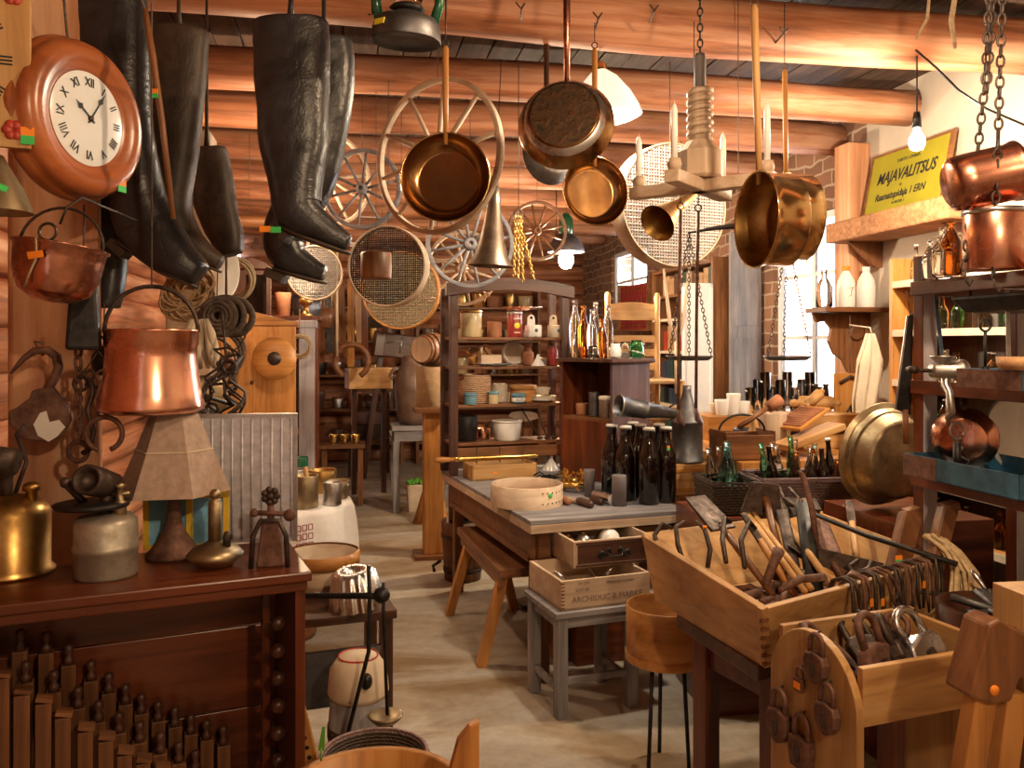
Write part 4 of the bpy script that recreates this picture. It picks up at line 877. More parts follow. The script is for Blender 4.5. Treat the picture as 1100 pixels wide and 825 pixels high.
for i in range(13): a = rnd.uniform(0, 6.3); m.tube([(0,0,.01), (.10*cos(a), .05*sin(a), .02+rnd.uniform(0,.04)), (.17*cos(a+.3), .07*sin(a), rnd.uniform(.0,.05)+.006)], .006, 6)
solo('iron_candle_spider', m, 'black_iron', 'black iron spidery branch lying behind the tall grey candle', 'ironwork', S(590, 517, TZ)+Vector((0,0,.002))); bpy.data.objects['iron_candle_spider'].scale = (.6,.6,1)
# ---- tall shelf standing on the rear of the table
SH = tl(-.01, 1.41, TZ); t = T('tall_shelf', 'tall dark open shelf with arched top board full of kitchenware', 'shelf', SH, 19); SHt = t
SW, SD, SHH = .80, .27, 1.22
for x in (0, SW-.05): m = M(); m.bx(x, x+.05, 0, .05, -.0, SHH-.02); m.build('front_post', 'walnut_z', t, .004)
for x in (0, SW-.05): m = M(); m.bx(x, x+.05, SD-.04, SD, 0, SHH-.04); m.build('rear_post', 'walnut_z', t, .004)
m = M(); m.prism([(-.03,SHH-.10), (SW*.25,SHH-.065), (SW*.5,SHH-.055), (SW*.75,SHH-.065), (SW+.03,SHH-.10), (SW+.03,SHH-.02), (SW*.75,SHH+.015), (SW*.5,SHH+.028), (SW*.25,SHH+.015), (-.03,SHH-.02)], .04); m.X = tr(0, 0, 0); m.build('arched_board', 'walnut_x', t, .004)
LV = (.20, .44, .68, .866)
for z in LV: m = M(); m.bx(.02, SW-.02, .01, SD-.01, z-.018, z); m.build('shelf_board', 'brown_x', t, .002)
m = M(); m.bx(.02, SW-.02, .0, .02, .10, .17); m.build('bottom_rail', 'brown_x', t, .002)
def sh(px, lv, y):                                       # a spot on a shelf board
    z = TZ+LV[lv]; k = (px-550)/F; x = (k*(SH.y+y*cos(TA))-SH.x+y*sin(TA))/(cos(TA)-k*sin(TA))
    return Vector((SH.x+x*cos(TA)-y*sin(TA), SH.y+x*sin(TA)+y*cos(TA), z+.0008))
def can(name, label, loc, r, h, mat, cat, lid=None, taper=1.0, rim=True, knob=False, band=None, n=28):
    t = T(name, label, cat, loc, 19)
    m = M(); m.lathe([(0,.002), (r*.96*taper,0), (r*taper,.004), (r,h-.004), (r*.97,h), (r*.93,h-.004), (r*.92*taper,.01), (0,.008)], n); m.build('body', mat, t)
    if lid: m = M(); m.lathe([(r*.98,h-.003), (r*1.04,h), (r*1.04,h+.012), (r*.9,h+.02), (0,h+.022)], n); m.build('lid', lid, t)
    if knob: m = M(); m.lathe([(0,h+.02), (.006,h+.02), (.012,h+.034), (0,h+.042)], 12); m.build('knob', lid, t)
    if band:
        m = M()
        for z in (.2, .8): m.lathe([(r*(taper+(1-taper)*z)*1.0+.0005,h*z-.008), (r*(taper+(1-taper)*z)+.003,h*z-.006), (r*(taper+(1-taper)*z)+.003,h*z+.006), (r*(taper+(1-taper)*z)+.0005,h*z+.008)], n)
        m.build('band', band, t)
    return t
can('tin_canister', 'cream tin canister on the top shelf board next to the post', sh(506,3,.10), .068, .155, 'cream_tin', 'canister', 'brass_old')
can('enamel_mug', 'small dark red mug between the cream canister and tall red tin', sh(531,3,.12), .046, .10, 'clay', 'mug')
t = can('coffee_tin', 'tall red printed tin with round emblem on the top shelf board', sh(553,3,.10), .050, .150, 'red_tin', 'tin', 'tin')
m = M(); m.X = tr(0,-.0505,.075) @ FACE; m.lathe([(0,0), (.018,0), (.02,-.003)], 20); m.build('emblem', 'tag_yellow', t); m = M(); m.box((0,-.048,.12), (.05,.008,.008)); m.box((0,-.048,.03), (.04,.008,.008)); m.build('label_strip', 'paper', t)
def saltbox(label, loc, mat):
    t = T('salt_box', label, 'salt box', loc, 19)
    m = M(); m.lathe([(0,0), (.052,0), (.056,.006), (.056,.078), (.05,.082), (.047,.078), (.047,.01), (0,.008)], 26); m.build('box_body', mat, t)
    m = M(); m.prism(arc(0,.125,.026,0,180)+[(-.030,.07),(.030,.07)], .012); m.X = tr(0,0,0); b_ = m.build('hanging_plate', mat, t, .003); b_.location = (0,.046,0)
    m = M(); m.X = tr(0,.0385,.130) @ FACE; m.lathe([(0,0), (.009,0), (.009,-.004)], 14); m.build('nail_hole', 'ink', t)
    m = M(); m.X = tr(0,-.0562,.045) @ FACE; m.lathe([(0,.001), (.012,.001), (.012,-.004)], 14); m.build('painted_motif', 'blue_paint', t)
saltbox('white ceramic salt box with round hanging plate beside the red tin', sh(573,3,.11), 'enamel'); saltbox('cream ceramic salt box nearest the brass cylinder', sh(597,3,.13), 'cloth_cream')
t = T('brass_shell_case', 'tall brass cylinder at the window end of the top shelf board', 'vase', sh(613,3,.06), 19)
m = M(); m.lathe([(0,.002), (.032,0), (.033,.008), (.030,.01), (.030,.14), (.032,.145), (.028,.145), (.028,.01), (0,.01)], 24); m.build('body', 'brass_old', t)
m = M(); m.lathe([(.0302,.04), (.032,.042), (.032,.05), (.0302,.052)], 24); m.build('raised_band', 'brass', t)
t = T('copper_dish', 'shallow copper dish balanced on the tall red tin', 'dish', sh(556,3,.10)+Vector((0,0,.174)), 19)
m = M(); m.lathe([(0,0), (.07,.0), (.10,.018), (.104,.02), (.098,.022), (.068,.006), (0,.005)], 30); m.build('dish_bowl', 'copper', t)
m = M(); m.tube([(.10,0,.02), (.15,0,.026), (.17,0,.024)], [.006,.005,.008], 8); m.build('handle', 'steel', t)
t = T('chain_hooks', 'bundle of chains with hooks hung from the arched board', 'chain', sh(515,3,.02)+Vector((0,-.03,.235)), 19); m = M()
for x, l in ((-.03,.07), (0,.05), (.03,.09), (.06,.05)): chain(m, (x,0,.07), (x+.006,0,.07-l), .016, .002)
m.build('hanging_links', 'brass_old', t); m = M(); m.tube([(-.05,0,.07), (.08,0,.072)], .003, 6); m.tube([(0,0,.07), (0,.03,.10)], .003, 6); m.build('hanging_bar', 'iron', t)
# second board
def plane_(label, px, lv, y, L_, rz, tilt, mat='pale_x', dz=0):
    t = T('wooden_plane', label, 'hand plane', sh(px, lv, y)+Vector((0,0,dz)), None, None, rot(0,0,rz) @ rot(0,tilt,0))
    m = M(); m.bx(-L_/2, L_/2, -.026, .026, 0, .055); m.build('plane_body', mat, t, .004)
    m = M(); m.hexa([(-.01,-.012,.05), (.02,-.012,.05), (.02,.012,.05), (-.01,.012,.05), (-.045,-.012,.095), (-.02,-.012,.10), (-.02,.012,.10), (-.045,.012,.095)]); m.build('wedge', 'brown_x', t)
    m = M(); m.tube([(-L_*.38,0,.05), (-L_*.42,0,.09), (-L_*.36,0,.10)], .009, 8); m.build('horn_grip', mat, t)
t = T('enamel_plate', 'white enamel plate resting at the edge of the second shelf board', 'plate', sh(530,2,.10), 19)
m = M(); m.lathe([(0,0), (.075,.0), (.118,.012), (.122,.014), (.116,.017), (.072,.006), (0,.005)], 36); m.build('plate_dish', 'enamel', t); m = M(); m.ring((0,0,.0145), .119, .0032, 'z', 40, 6); m.build('blue_rim', 'blue_paint', t)
plane_('pale wooden plane lying on the enamel plate', 526, 2, .10, .15, 30, 0, 'pale_x', .018)
plane_('wooden plane leaning behind the enamel plate against the post', 518, 2, .20, .15, 19, -38, 'orange_x', .055)
t = T('carved_tray', 'pale carved wooden tray standing upright behind the planes', 'tray', sh(553,2,.2), None, None, rot(0,0,19) @ rot(-14,0,0))
m = M(); m.prism(arc(0,.085,.085,0,360,26)[:-1], .016); m.build('tray_disc', 'pale_z', t, .005); m = M(); m.ring((0,-.008,.085), .072, .006, 'y', 30, 6); m.build('carved_ring', 'cloth_white', t)
bottle('stoneware_bottle', 'brown stoneware bottle on the second shelf board', sh(567,2,.16), .148, .040, 'clay', None, None, .4, .55)
t = T('enamel_funnel', 'small white enamel funnel with dark handle on the second shelf board', 'funnel', sh(578,2,.05), 19)
m = M(); m.lathe([(.046,0), (.044,.008), (.015,.05), (.008,.075), (.006,.075), (.012,.048), (.04,.008), (.046,0)], 24); m.build('cone', 'enamel', t); m = M(); m.ring((.030,-.030,.028), .012, .003, 'x', 14, 6); m.build('handle', 'blue_paint', t)
t = bottle('red_spice_tin', 'small orange-red printed tin beside the white enamel funnel', sh(594,2,.08), .125, .034, 'red_tin', 'clay', None, .55, .78)
can('wooden_ladle_bowl', 'small turned wooden bowl behind the red printed tin', sh(584,2,.17), .055, .05, 'brown_x', 'bowl')
# third board
t = can('birch_bark_box', 'round birch bark box with layered wavy sides on the third shelf board', sh(510,1,.155), .105, .185, 'birch', 'box')
can('clay_pot', 'small pinkish clay pot between birch box and oval bentwood box', sh(537,1,.2), .05, .12, 'cloth_cream', 'pot')
t = T('oval_bentwood_box', 'oval orange bentwood box with lid band on the third shelf board', 'box', sh(562,1,.17), 19); m = M(); m.lathe([(0,0), (.088,0), (.09,.004), (.09,.105), (0,.105)], 34); q = m.build('box_side', 'orange_x', t); q.scale = (1,.75,1); m = M(); m.lathe([(.0905,.08), (.095,.08), (.095,.11), (0,.112)], 34); q = m.build('box_lid', 'orange_x', t); q.scale = (1,.75,1)
for px, mat, lb, r, h in ((505,'teal_tin','squat teal tin on the edge of the third shelf board by the post',.042,.055), (530,'cream_tin','squat brown and cream tin in front of the clay pot',.032,.062), (557,'enamel_blue','round blue and white tin with dark lettering band',.045,.045)):
    t = can('round_tin', lb, sh(px,1,.04 if px != 557 else .05), r, h, mat, 'tin', 'teal_tin')
    if px == 557:
        m = M(); m.lathe([(r+.0005,h*.25), (r+.0015,h*.3), (r+.0015,h*.75), (r+.0005,h*.8)], 26); m.build('label_band', 'enamel', t)
        m = M()
        for i, ch in enumerate('EESTI'): a = radians(-90-26+13*i-8); text(m, ch, .02, tr((r+.002)*cos(a), (r+.002)*sin(a), h*.5) @ rot(0,0,math.degrees(a)+90) @ FACE)
        m.build('label_lettering', 'ink', t)
t = None
for i in range(4):
    q = sh(583,1,.13); m = M(); m.lathe([(0,0), (.05,0), (.088,.014), (.09,.017), (.085,.019), (.05,.006), (0,.005)], 30); solo('soup_plate', m, 'cloth_cream' if i % 2 else 'porcelain', f'{["lowest","second lowest","second highest","topmost"][i]} soup plate of the stack at the window end of the third shelf board', 'plate', q+Vector((0,0,.0075*i)), 19, None)
can('cream_bowl', 'cream bowl resting on the stack of soup plates', sh(582,1,.13)+Vector((0,0,.046)), .06, .05, 'cloth_cream', 'bowl', None, .7)
# bottom board
t = can('enamel_pot', 'white enamel pot with rolled rim on the bottom shelf board', sh(545,0,.10), .095, .125, 'enamel', 'pot', None, .88)
m = M(); m.ring((0,0,.123), .096, .006, 'z', 36, 6); m.build('rolled_rim', 'enamel', t)
can('iron_pot', 'black iron pot in the corner of the bottom shelf board', sh(501,0,.14), .075, .16, 'black_iron', 'pot', None, .9)
t = T('china_saucer', 'pale china saucer and bowl tipped behind the white enamel pot', 'saucer', sh(563,0,.22)+Vector((0,0,.12)), None, None, rot(0,0,19) @ rot(-20,10,0)); m = M(); m.lathe([(0,0), (.05,0), (.10,.02), (.104,.022), (.098,.024), (.048,.006), (0,.005)], 32); m.build('saucer_dish', 'porcelain', t); m = M(); m.tube([(0,0,0), (.0,.012,-.118)], .004, 6); m.build('wire_mount', 'iron', t)
t = can('copper_saucepan', 'low copper pan behind the white enamel pot', sh(519,0,.21), .048, .07, 'copper', 'saucepan'); m = M(); m.tube([(.0,-.048,.06), (-.02,-.12,.075)], .006, 8); m.build('handle', 'iron', t)
for k_, (px, dx) in enumerate(((580, .10), (588, .05), (596, -.03))):
    q = sh(px, 0, .035); t = T('iron_ladle', ['iron ladle leaning nearest the white enamel pot', 'iron fork leaning in the middle of the bottom shelf board', 'iron spatula leaning toward the brown cabinet box'][k_], 'utensil', q, 19)
    m = M(); m.tube([(0,0,.012), (-dx*.5,.05,.11), (-dx,.08,.2)], .005, 6); m.build('handle', 'iron', t); m = M(); m.ball((0,0,.012), (.022,.012,.011), 10); m.build('bowl', 'iron', t)
# tray under the shelf
t = T('pine_tool_tray', 'shallow pale wooden tray under the tall shelf with red mark', 'tray', tl(.06, 1.18, TZ), 19)
m = M(); m.bx(0, .42, 0, .2, 0, .012); m.bx(0,.42,0,.012,0,.09); m.bx(0,.42,.188,.2,0,.09); m.bx(0,.012,0,.2,0,.09); m.bx(.408,.42,0,.2,0,.09); m.build('tray_box', 'pine_x', t, .002); m = M(); m.box((.15,-.001,.045), (.03,.003,.01)); m.build('red_mark', 'tag_orange', t)
# ---- brown cabinet box with bottles on it
BC = P(658, 520, 4.9); BC.z = TZ
t = T('cabinet_box', 'upright brown wooden box with open front and grey outer side, bottles on its top', 'cabinet', BC, 40)
bw, bd, bh = .33, .44, .735
m = M(); m.bx(-.03, bw+.02, -.03, bd+.02, bh-.022, bh); m.build('top_board', 'walnut_x', t, .003)
m = M(); m.bx(0, bw, 0, .02, 0, bh-.022); m.build('outer_side', 'plum_z', t, .002)
m = M(); m.bx(0, bw, bd-.02, bd, 0, bh-.022); m.build('inner_side', 'mahogany_z', t, .002)
m = M(); m.bx(bw-.02, bw, .02, bd-.02, 0, bh-.022); m.build('back_panel', 'mahogany_z', t)
m = M(); m.bx(.0, bw-.02, .02, bd-.02, .36, .38); m.build('inner_shelf', 'brown_y', t)
m = M(); m.bx(.0, .02, .02, bd-.02, 0, .36); m.build('lower_door', 'mahogany_z', t, .002)
def bc(x, y, z): q = Matrix.Rotation(radians(40), 3, 'Z') @ Vector((x, y, 0)); return Vector((BC.x+q.x, BC.y+q.y, TZ+z))
can('glass_cylinder', 'grey cylindrical jar on the inner shelf of the brown box', bc(.07,.22,.381), .033, .15, 'zinc', 'jar'); can('spice_jar', 'brown jar with pale lid on the inner shelf of the brown box', bc(.06,.12,.381), .036, .11, 'stoneware', 'jar', 'cloth_cream')
can('clay_bowl', 'low clay bowl deep on the inner shelf of the brown box', bc(.12,.36,.381), .048, .07, 'clay', 'bowl'); bottle('small_white_bottle', 'small white-topped flask at the front corner of the inner shelf', bc(.05,.055,.381), .12, .022, 'glass_smoke', 'porcelain')
def onb(px, py): return S(px, py, TZ+bh+.0008)
topb = [(618,.365,.036,'glass_clear','tall clear bottle at the shelf end of the brown box top',None), (624,.325,.034,'glass_amber','tall brown bottle at the corner of the brown box top',None), (640,.34,.032,'glass_clear','tall clear bottle behind the brown one on the box top','porcelain'), (636,.30,.030,'glass_smoke','smoky clear bottle in the middle of the box top',None), (653,.33,.034,'glass_clear','tall clear bottle nearest the ladder-back chair',None), (647,.24,.030,'glass_amber','small amber bottle among clear ones on the box top',None)]
for (px, h, r, mat, lb, cp), y in zip(topb, (.36,.24,.30,.18,.26,.12)):
    k = (px-550)/F; s4, c4 = sin(radians(40)), cos(radians(40)); x = (k*(BC.y+y*c4)-BC.x+y*s4)/(c4-k*s4); x = min(max(x, .0), bw-.04); bottle('tall_bottle', lb, bc(x, y, bh+.0008), h, r, mat, cp, None, .36, .6)
for px, h, r, mat, lb, y in ((637,.075,.034,'glass_clear','squat clear jar at the near edge of the brown box top',.02), (661,.09,.036,'porcelain','white glazed jar on the brown box top',.05), (672,.10,.037,'glass_clear','clear straight jar beside the green dotted ball jar',.03), (684,.11,.044,'glass_green','green dotted glass ball jar at the outer edge of the brown box top',.02)):
    k = (px-550)/F; s4, c4 = sin(radians(40)), cos(radians(40)); x = (k*(BC.y+y*c4)-BC.x+y*s4)/(c4-k*s4); t = T('glass_jar', lb, 'jar', bc(x, y, bh+.0008), 0)
    m = M(); m.lathe([(0,.002), (r*.75,0), (r,h*.2), (r*1.02,h*.55), (r*.85,h*.8), (r*.75,h*.86), (r*.8,h), (r*.7,h), (r*.66,h*.86), (r*.9,h*.5), (r*.8,h*.12), (0,.012)], 22); m.build('jar_body', mat, t)
    if mat == 'glass_green':
        m = M()
        for i in range(22): a, z = i*2.4, h*(.2+.6*((i*.618) % 1)); rr_ = r*1.0; m.ball((rr_*cos(a), rr_*sin(a), z), .006, 6)
        m.build('white_dot', 'porcelain', t)
# ---- zinc can on a crate, horn resting across
t = T('plywood_crate', 'plain pale brown crate under the tall zinc can', 'crate', S(741, 523, TZ) if False else tl(1.02, .36, TZ), 19)
m = M(); m.bx(-.10, .22, 0, .34, 0, .165); m.build('crate_box', 'pine_x', t, .003); m = M(); m.bx(-.105, .225, -.006, 0, .02, .04); m.bx(-.105, .225, -.006, 0, .125, .145); m.build('crate_batten', 'orange_x', t, .001)
t = T('zinc_oil_can', 'tall zinc can with conical top standing beside the dark bottles', 'can', tl(1.095, .45, TZ+.166), 130)
m = M(); m.lathe([(0,.002), (.088,0), (.09,.006), (.09,.012), (.086,.016), (.086,.215), (.09,.22), (.088,.228), (.05,.31), (.028,.375), (.024,.40), (.026,.425), (.022,.425), (.02,.38), (0,.37)], 34); m.build('can_body', 'zinc', t)
m = M(); m.tube([(.085,0,.2), (.125,0,.24), (.12,0,.30), (.05,0,.34)], .006, 8); m.build('can_handle', 'zinc', t)
A_, B_ = P(664, 436, 4.42), P(727, 445, 4.55); d = B_-A_; L_ = d.length
t = T('tin_trumpet', 'long grey tin horn lying sideways in front of the zinc can', 'horn', A_, 0, None, d.to_track_quat('Z', 'Y').to_matrix().to_4x4())
m = M(); m.lathe([(.062,0), (.058,.004), (.046,L_*.42), (.050,L_*.43), (.050,L_*.45), (.045,L_*.46), (.026,L_*.96), (.023,L_*.96), (.042,L_*.4), (.053,.01), (.062,0)], 28); m.build('horn_tube', 'zinc', t)
m = M(); m.ring((0,0,.002), .060, .004, 'z', 30, 6); m.build('horn_rim', 'tin', t); m = M(); p = (d.to_track_quat('Z','Y').to_matrix().transposed() @ Vector((.1,1,-.1))); m.tube([Vector((0,0,L_*.5))+p*.045, Vector((0,0,L_*.5))+p*.46], .007, 8); m.build('mount_stick', 'iron', t)
# ---- bench
t = T('low_bench', 'low brown wooden bench with splayed legs beside the work table', 'bench', (S(586, 609, .5).x-.10, S(586, 609, .5).y-.02, 0), 15.5)
m = M(); m.bx(-.135, .135, 0, 1.0, .455, .5); m.build('bench_top', 'brown_y', t, .004)
m = M(); m.bx(-.12, -.10, .03, .97, .40, .455); m.bx(.10, .12, .03, .97, .40, .455); m.build('bench_rail', 'brown_y', t, .002)
for sx in (-1, 1):
    for y, sy in ((.10, -.0), (.86, .06)): m = M(); m.bar((sx*.085, y, .455), (sx*.20, y+sy, 0), .05, .05, (0,1,0)); m.build('leg', 'orange_z', t, .004)
# ---- crate with lettering on the stool
ST = S(597, 660, .46); 
t = T('low_stool', 'weathered grey wooden stool carrying the lettered crate', 'stool', (ST.x, ST.y, 0), 20.5)
m = M(); m.bx(-.0, .42, -.0, .38, .435, .46); m.build('stool_seat', 'grey_x', t, .003)
for x, y in ((.015,.015), (.355,.015), (.015,.315), (.355,.315)): m = M(); m.bx(x, x+.05, y, y+.05, 0, .435); m.build('leg', 'grey_z', t, .004)
for q in ((.065,.355,.025,.045,.385,.43), (.065,.355,.335,.355,.385,.43), (.025,.045,.065,.315,.385,.43), (.375,.395,.065,.315,.385,.43), (.065,.355,.03,.05,.14,.17), (.03,.05,.065,.315,.10,.13), (.37,.39,.065,.315,.10,.13)): m = M(); m.bx(*q); m.build('stretcher', 'grey_x', t, .002)
CQ = S(603, 657, .461)
t = T('lettered_crate', 'shallow wooden crate with faded lettering standing on the grey stool', 'crate', (CQ.x, CQ.y, .4605), 20.5)
m = M(); w_, d_, h_ = .43, .37, .128; m.bx(0,w_,0,d_,0,.012); m.bx(0,w_,0,.014,0,h_); m.bx(.014,w_-.014,d_-.014,d_,0,h_); m.bx(0,.014,.014,d_,0,h_); m.bx(w_-.014,w_,.014,d_,0,h_); m.build('crate_box', 'pale_x', t, .0015)
m = M()
for i in range(8): m.box((.007, -.0005, .012+i*.015), (.016, .002, .005))
m.build('corner_joint', 'brown_x', t)
for s_, sz, x, z in (('LOT 83', .020, .10, .083), ('K.F. ZUE...', .014, .11, .112), ('IMPORTE EN HOLLANDE', .012, .28, .105), ('ARCHIDUC & MARKE', .036, .22, .042)): m = M(); text(m, s_, sz, tr(x,-.0008,z) @ FACE); m.build('lettering', 'faded_ink', t)
def item(name, lab, cat, x, y, rz, fn, mat): 
    q = Matrix.Rotation(radians(20.5), 3, 'Z') @ Vector((x, y, 0)); m = M(); fn(m); return solo(name, m, mat, lab, cat, (CQ.x+q.x, CQ.y+q.y, .4735), rz)
def blade(L_): return lambda m: (m.hexa([(0,-.014,0),(L_,-.008,.075),(L_,.006,.075),(0,.014,0),(0,-.014,.004),(L_,-.008,.079),(L_,.006,.079),(0,.014,.004)]), m.tube([(L_,0,.077),(L_+.05,0,.108)], .009, 8))
item('table_knife', 'steel knife sticking up at the near corner of the lettered crate', 'knife', .16, .10, 165, blade(.09), 'steel'); item('table_knife', 'steel knife in the middle of the lettered crate', 'knife', .20, .14, 35, blade(.10), 'steel'); item('table_knife', 'dark handled knife leaning at the far end of the lettered crate', 'knife', .33, .26, 150, blade(.08), 'steel')
for k_, (x, y, rz) in enumerate(((.10,.2,10), (.25,.2,70), (.3,.12,-30), (.2,.27,120))): item('iron_spoon', ['rusty spoon lying along the inner side of the lettered crate', 'rusty spoon lying across the middle of the lettered crate', 'rusty spoon near the front board of the lettered crate', 'rusty spoon at the rear of the lettered crate'][k_], 'spoon', x, y, rz, lambda m: (m.tube([(-.08,0,.012),(.02,0,.01)], .004, 6), m.ball((.04,0,.008), (.026,.016,.007), 10)), 'rust')
# ---- under and behind the bench
t = T('coopered_bucket', 'dark coopered wooden bucket on the floor behind the low bench', 'bucket', S(497, 621, 0), 0)
m = M(); m.lathe([(0,0), (.125,0), (.150,.40), (.14,.40), (.118,.02), (0,.02)], 30); m.build('bucket_staves', 'brown_z', t)
for z in (.07, .30): m = M(); r = .125+.025*z/.4; m.lathe([(r+.001,z-.014), (r+.004,z-.014), (r+.006,z+.014), (r+.003,z+.014)], 30); m.build('hoop', 'iron', t)
m = M(); m.tube([(-.15,0,.12), (-.2,-.02,.09), (-.19,-.03,.05)], .012, 8); m.build('tap', 'iron', t)
can('dark_glass_demijohn', 'big black glass jar standing in the coopered bucket', S(497, 621, 0)+Vector((0,0,.021)), .10, .72, 'glass_dark', 'jar', None, .95)
t = T('wooden_sled_trough', 'dark wooden trough on the floor under the low bench', 'trough', S(575, 650, 0)+Vector((.12,.04,0)), 19); t.scale = (.72,.8,.8)
m = M(); m.prism([(-.3,0), (.26,0), (.3,.16), (.2,.20), (.05,.10), (-.12,.07), (-.33,.03)], .2); m.build('trough_body', 'dark_x', t, .01); m = M(); m.bx(-.2,.2,-.11,.11,.0,.02); m.build('runner', 'dark_x', t)
# ---- round measure on a small stool
q = P(715, 690, 3.2); t = T('iron_stand', 'thin black iron stand under the round bentwood measure', 'stand', (q.x, q.y, 0), 15)
m = M(); m.lathe([(0,.388), (.10,.388), (.10,.40), (0,.40)], 24); m.build('seat_plate', 'black_iron', t)
for a in (80, 200, 320): m = M(); m.tube([(.07*cos(radians(a)), .07*sin(radians(a)), .39), (.09*cos(radians(a)), .09*sin(radians(a)), 0)], .008, 8); m.build('leg', 'black_iron', t)
t = T('bentwood_measure', 'round open bentwood measure under the corner of the pine tool trough', 'measure', (q.x, q.y, .4005), 0)
m = M(); m.lathe([(0,.004), (.146,0), (.150,.004), (.150,.205), (.146,.208), (.141,.205), (.141,.02), (0,.02)], 48); m.build('bent_side', 'orange_x', t)
m = M(); m.lathe([(.1505,.0), (.154,.002), (.154,.03), (.1505,.032)], 48); m.build('bottom_band', 'orange_x', t)
# ================================================================== right side: trough, padlock bin, rack, basin, baskets
def V3(p, z): return Vector((p[0], p[1], z))
FRr, LBr, BKr, RTr = (.66,2.21), (.475,3.08), (1.28,3.48), (1.41,2.72)          # rim corners of the trough
FRb, LBb, BKb, RTb = (.70,2.315), (.50,2.93), (1.22,3.30), (1.37,2.72)           # bottom corners
tc_ = Vector((.95, 2.85, 0))
t = T('pine_tool_trough', 'large slanted pine trough full of iron tools on a red-brown table', 'trough', (tc_.x, tc_.y, .705), 0)
def wall4(a_r, b_r, a_b, b_b, zr=.90, zb=.705, th=.02, name='side_board', mat='pine_x', mm=None):
    a, b_, c, d = V3(a_b, zb), V3(b_b, zb), V3(b_r, zr), V3(a_r, zr); o = Vector((tc_.x, tc_.y, .705))
    n = (b_-a).cross(d-a).normalized(); n = n if n.dot(tc_.to_2d().to_3d()+Vector((0,0,.8))-a) > 0 else -n
    m = M(); q = [a, b_, c, d]; q2 = [p+n*th for p in q]; m.hexa([p-o for p in q]+[p-o for p in q2]); m.build(name, mat, t, .003)
wall4(FRr, LBr, FRb, LBb, mat='pine_y'); wall4(LBr, BKr, LBb, BKb); wall4(BKr, RTr, BKb, RTb, mat='pine_y'); wall4(RTr, FRr, RTb, FRb)
m = M(); o = Vector((tc_.x, tc_.y, .705)); q = [V3(p, .705)-o for p in (FRb, RTb, BKb, LBb)]; m.hexa(q+[p+Vector((0,0,.012)) for p in q]); m.build('bottom_board', 'pine_x', t)
m = M()
for i in range(6):
    z = .722+i*.029; k = (z-.705)/.195; p = Vector((FRb[0]+(FRr[0]-FRb[0])*k, FRb[1]+(FRr[1]-FRb[1])*k, z))-o; m.box(p+Vector((.004,-.0005,0)), (.026,.010,.009), rot(0,0,30))
m.build('dovetail_joint', 'brown_x', t)
t = T('red_table', 'red-brown painted table with square legs under the pine trough', 'table', (tc_.x, tc_.y, 0), 0)
tp = [(.685,2.33), (1.35,2.71), (1.17,3.20), (.545,2.78)]; o = Vector((tc_.x, tc_.y, 0))
m = M(); q = [V3(p, .66)-o for p in tp]; m.hexa(q+[p+Vector((0,0,.043)) for p in q]); m.build('table_top', 'dark_x', t, .004)
lg = [(.77,2.46), (1.24,2.74), (1.11,3.07), (.635,2.74)]
for a_, b_ in zip(lg, lg[1:]+lg[:1]): m = M(); m.bar(V3(a_,.605)-o, V3(b_,.605)-o, .022, .105); m.build('apron', 'mahogany_x', t, .002)
for p in lg: m = M(); m.bar(V3(p,0)-o, V3(p,.659)-o, .062, .062, (cos(radians(30)), sin(radians(30)), 0)); m.build('leg', 'mahogany_z', t, .004)
# ---- padlock bin with rounded end board
BF = Vector((.80, 1.91, 0)); t = T('padlock_bin', 'pine bin with a tall rounded end board on which padlocks hang', 'bin', BF, 20); PBt = t
bl_, bw_ = .44, .30
m = M(); m.bx(0, bl_, 0, .018, .725, .86); m.build('front_board', 'pine_x', t, .002)
m = M(); m.bx(0, bl_, bw_-.018, bw_, .725, .87); m.build('rear_board', 'pine_x', t, .002)
m = M(); m.bx(bl_-.018, bl_, .018, bw_-.018, .725, .86); m.build('end_board', 'pine_y', t, .002)
m = M(); m.bx(.0, bl_-.018, .018, bw_-.018, .725, .738); m.build('bottom_board', 'pine_x', t)
m = M(); m.X = tr(-.011, .15, 0) @ rot(0,0,90); m.prism([(-.155,0), (.155,0), (.155,.745)]+[(.155*cos(a), .745+.155*sin(a)) for a in [pi*i/20 for i in range(1, 20)]]+[(-.155,.745)], .022); m.build('rounded_end_board', 'pine_z', t, .003)
m = M(); m.bx(bl_-.018, bl_, .0, bw_, 0, .725); m.build('far_leg_board', 'pine_z', t, .002)
def padlock(name, lab, loc, rotm, s=1.0, mat='rust', tag=None, shape=0, open_=False):
    t = T(name, lab, 'padlock', loc, 0, None, rotm)
    m = M(); pr = [(-.030,.012), (-.024,.026), (0,.032), (.024,.026), (.030,.012), (.028,-.010), (.016,-.026), (0,-.034), (-.016,-.026), (-.028,-.010)] if shape == 0 else [(-.026,.026), (.026,.026), (.028,.0), (.022,-.03), (-.022,-.03), (-.028,0)]
    m.prism([(x*s, z*s) for x, z in pr], .020*s); m.build('lock_body', mat, t, .004*s)
    m = M(); z0 = .026*s; m.tube([(-.018*s,0,z0-.008), (-.018*s,0,z0+.022*s)]+[(.018*s*cos(a), 0, z0+.022*s+.018*s*sin(a)) for a in [pi-pi*i/10 for i in range(1, 10)]]+[(.018*s,0,z0+.022*s), (.018*s,0,z0-.008)], .0052*s, 8); m.build('shackle', mat, t)
    m = M(); m.prism([(-.006*s,.012*s), (.006*s,.012*s), (.007*s,-.010*s), (0,-.018*s), (-.007*s,-.010*s)], .025*s); m.build('keyhole_cover', 'iron', t, .001)
    if tag: m = M(); m.box((0,-.013*s,-.002), (.022,.002,.016)); m.build('price_tag', tag, t)
    m = M(); m.tube([(0,0,z0+.040*s), (0,.012+.0*s,z0+.046*s)], .003, 6); m.build('hanging_nail', 'iron', t); return t
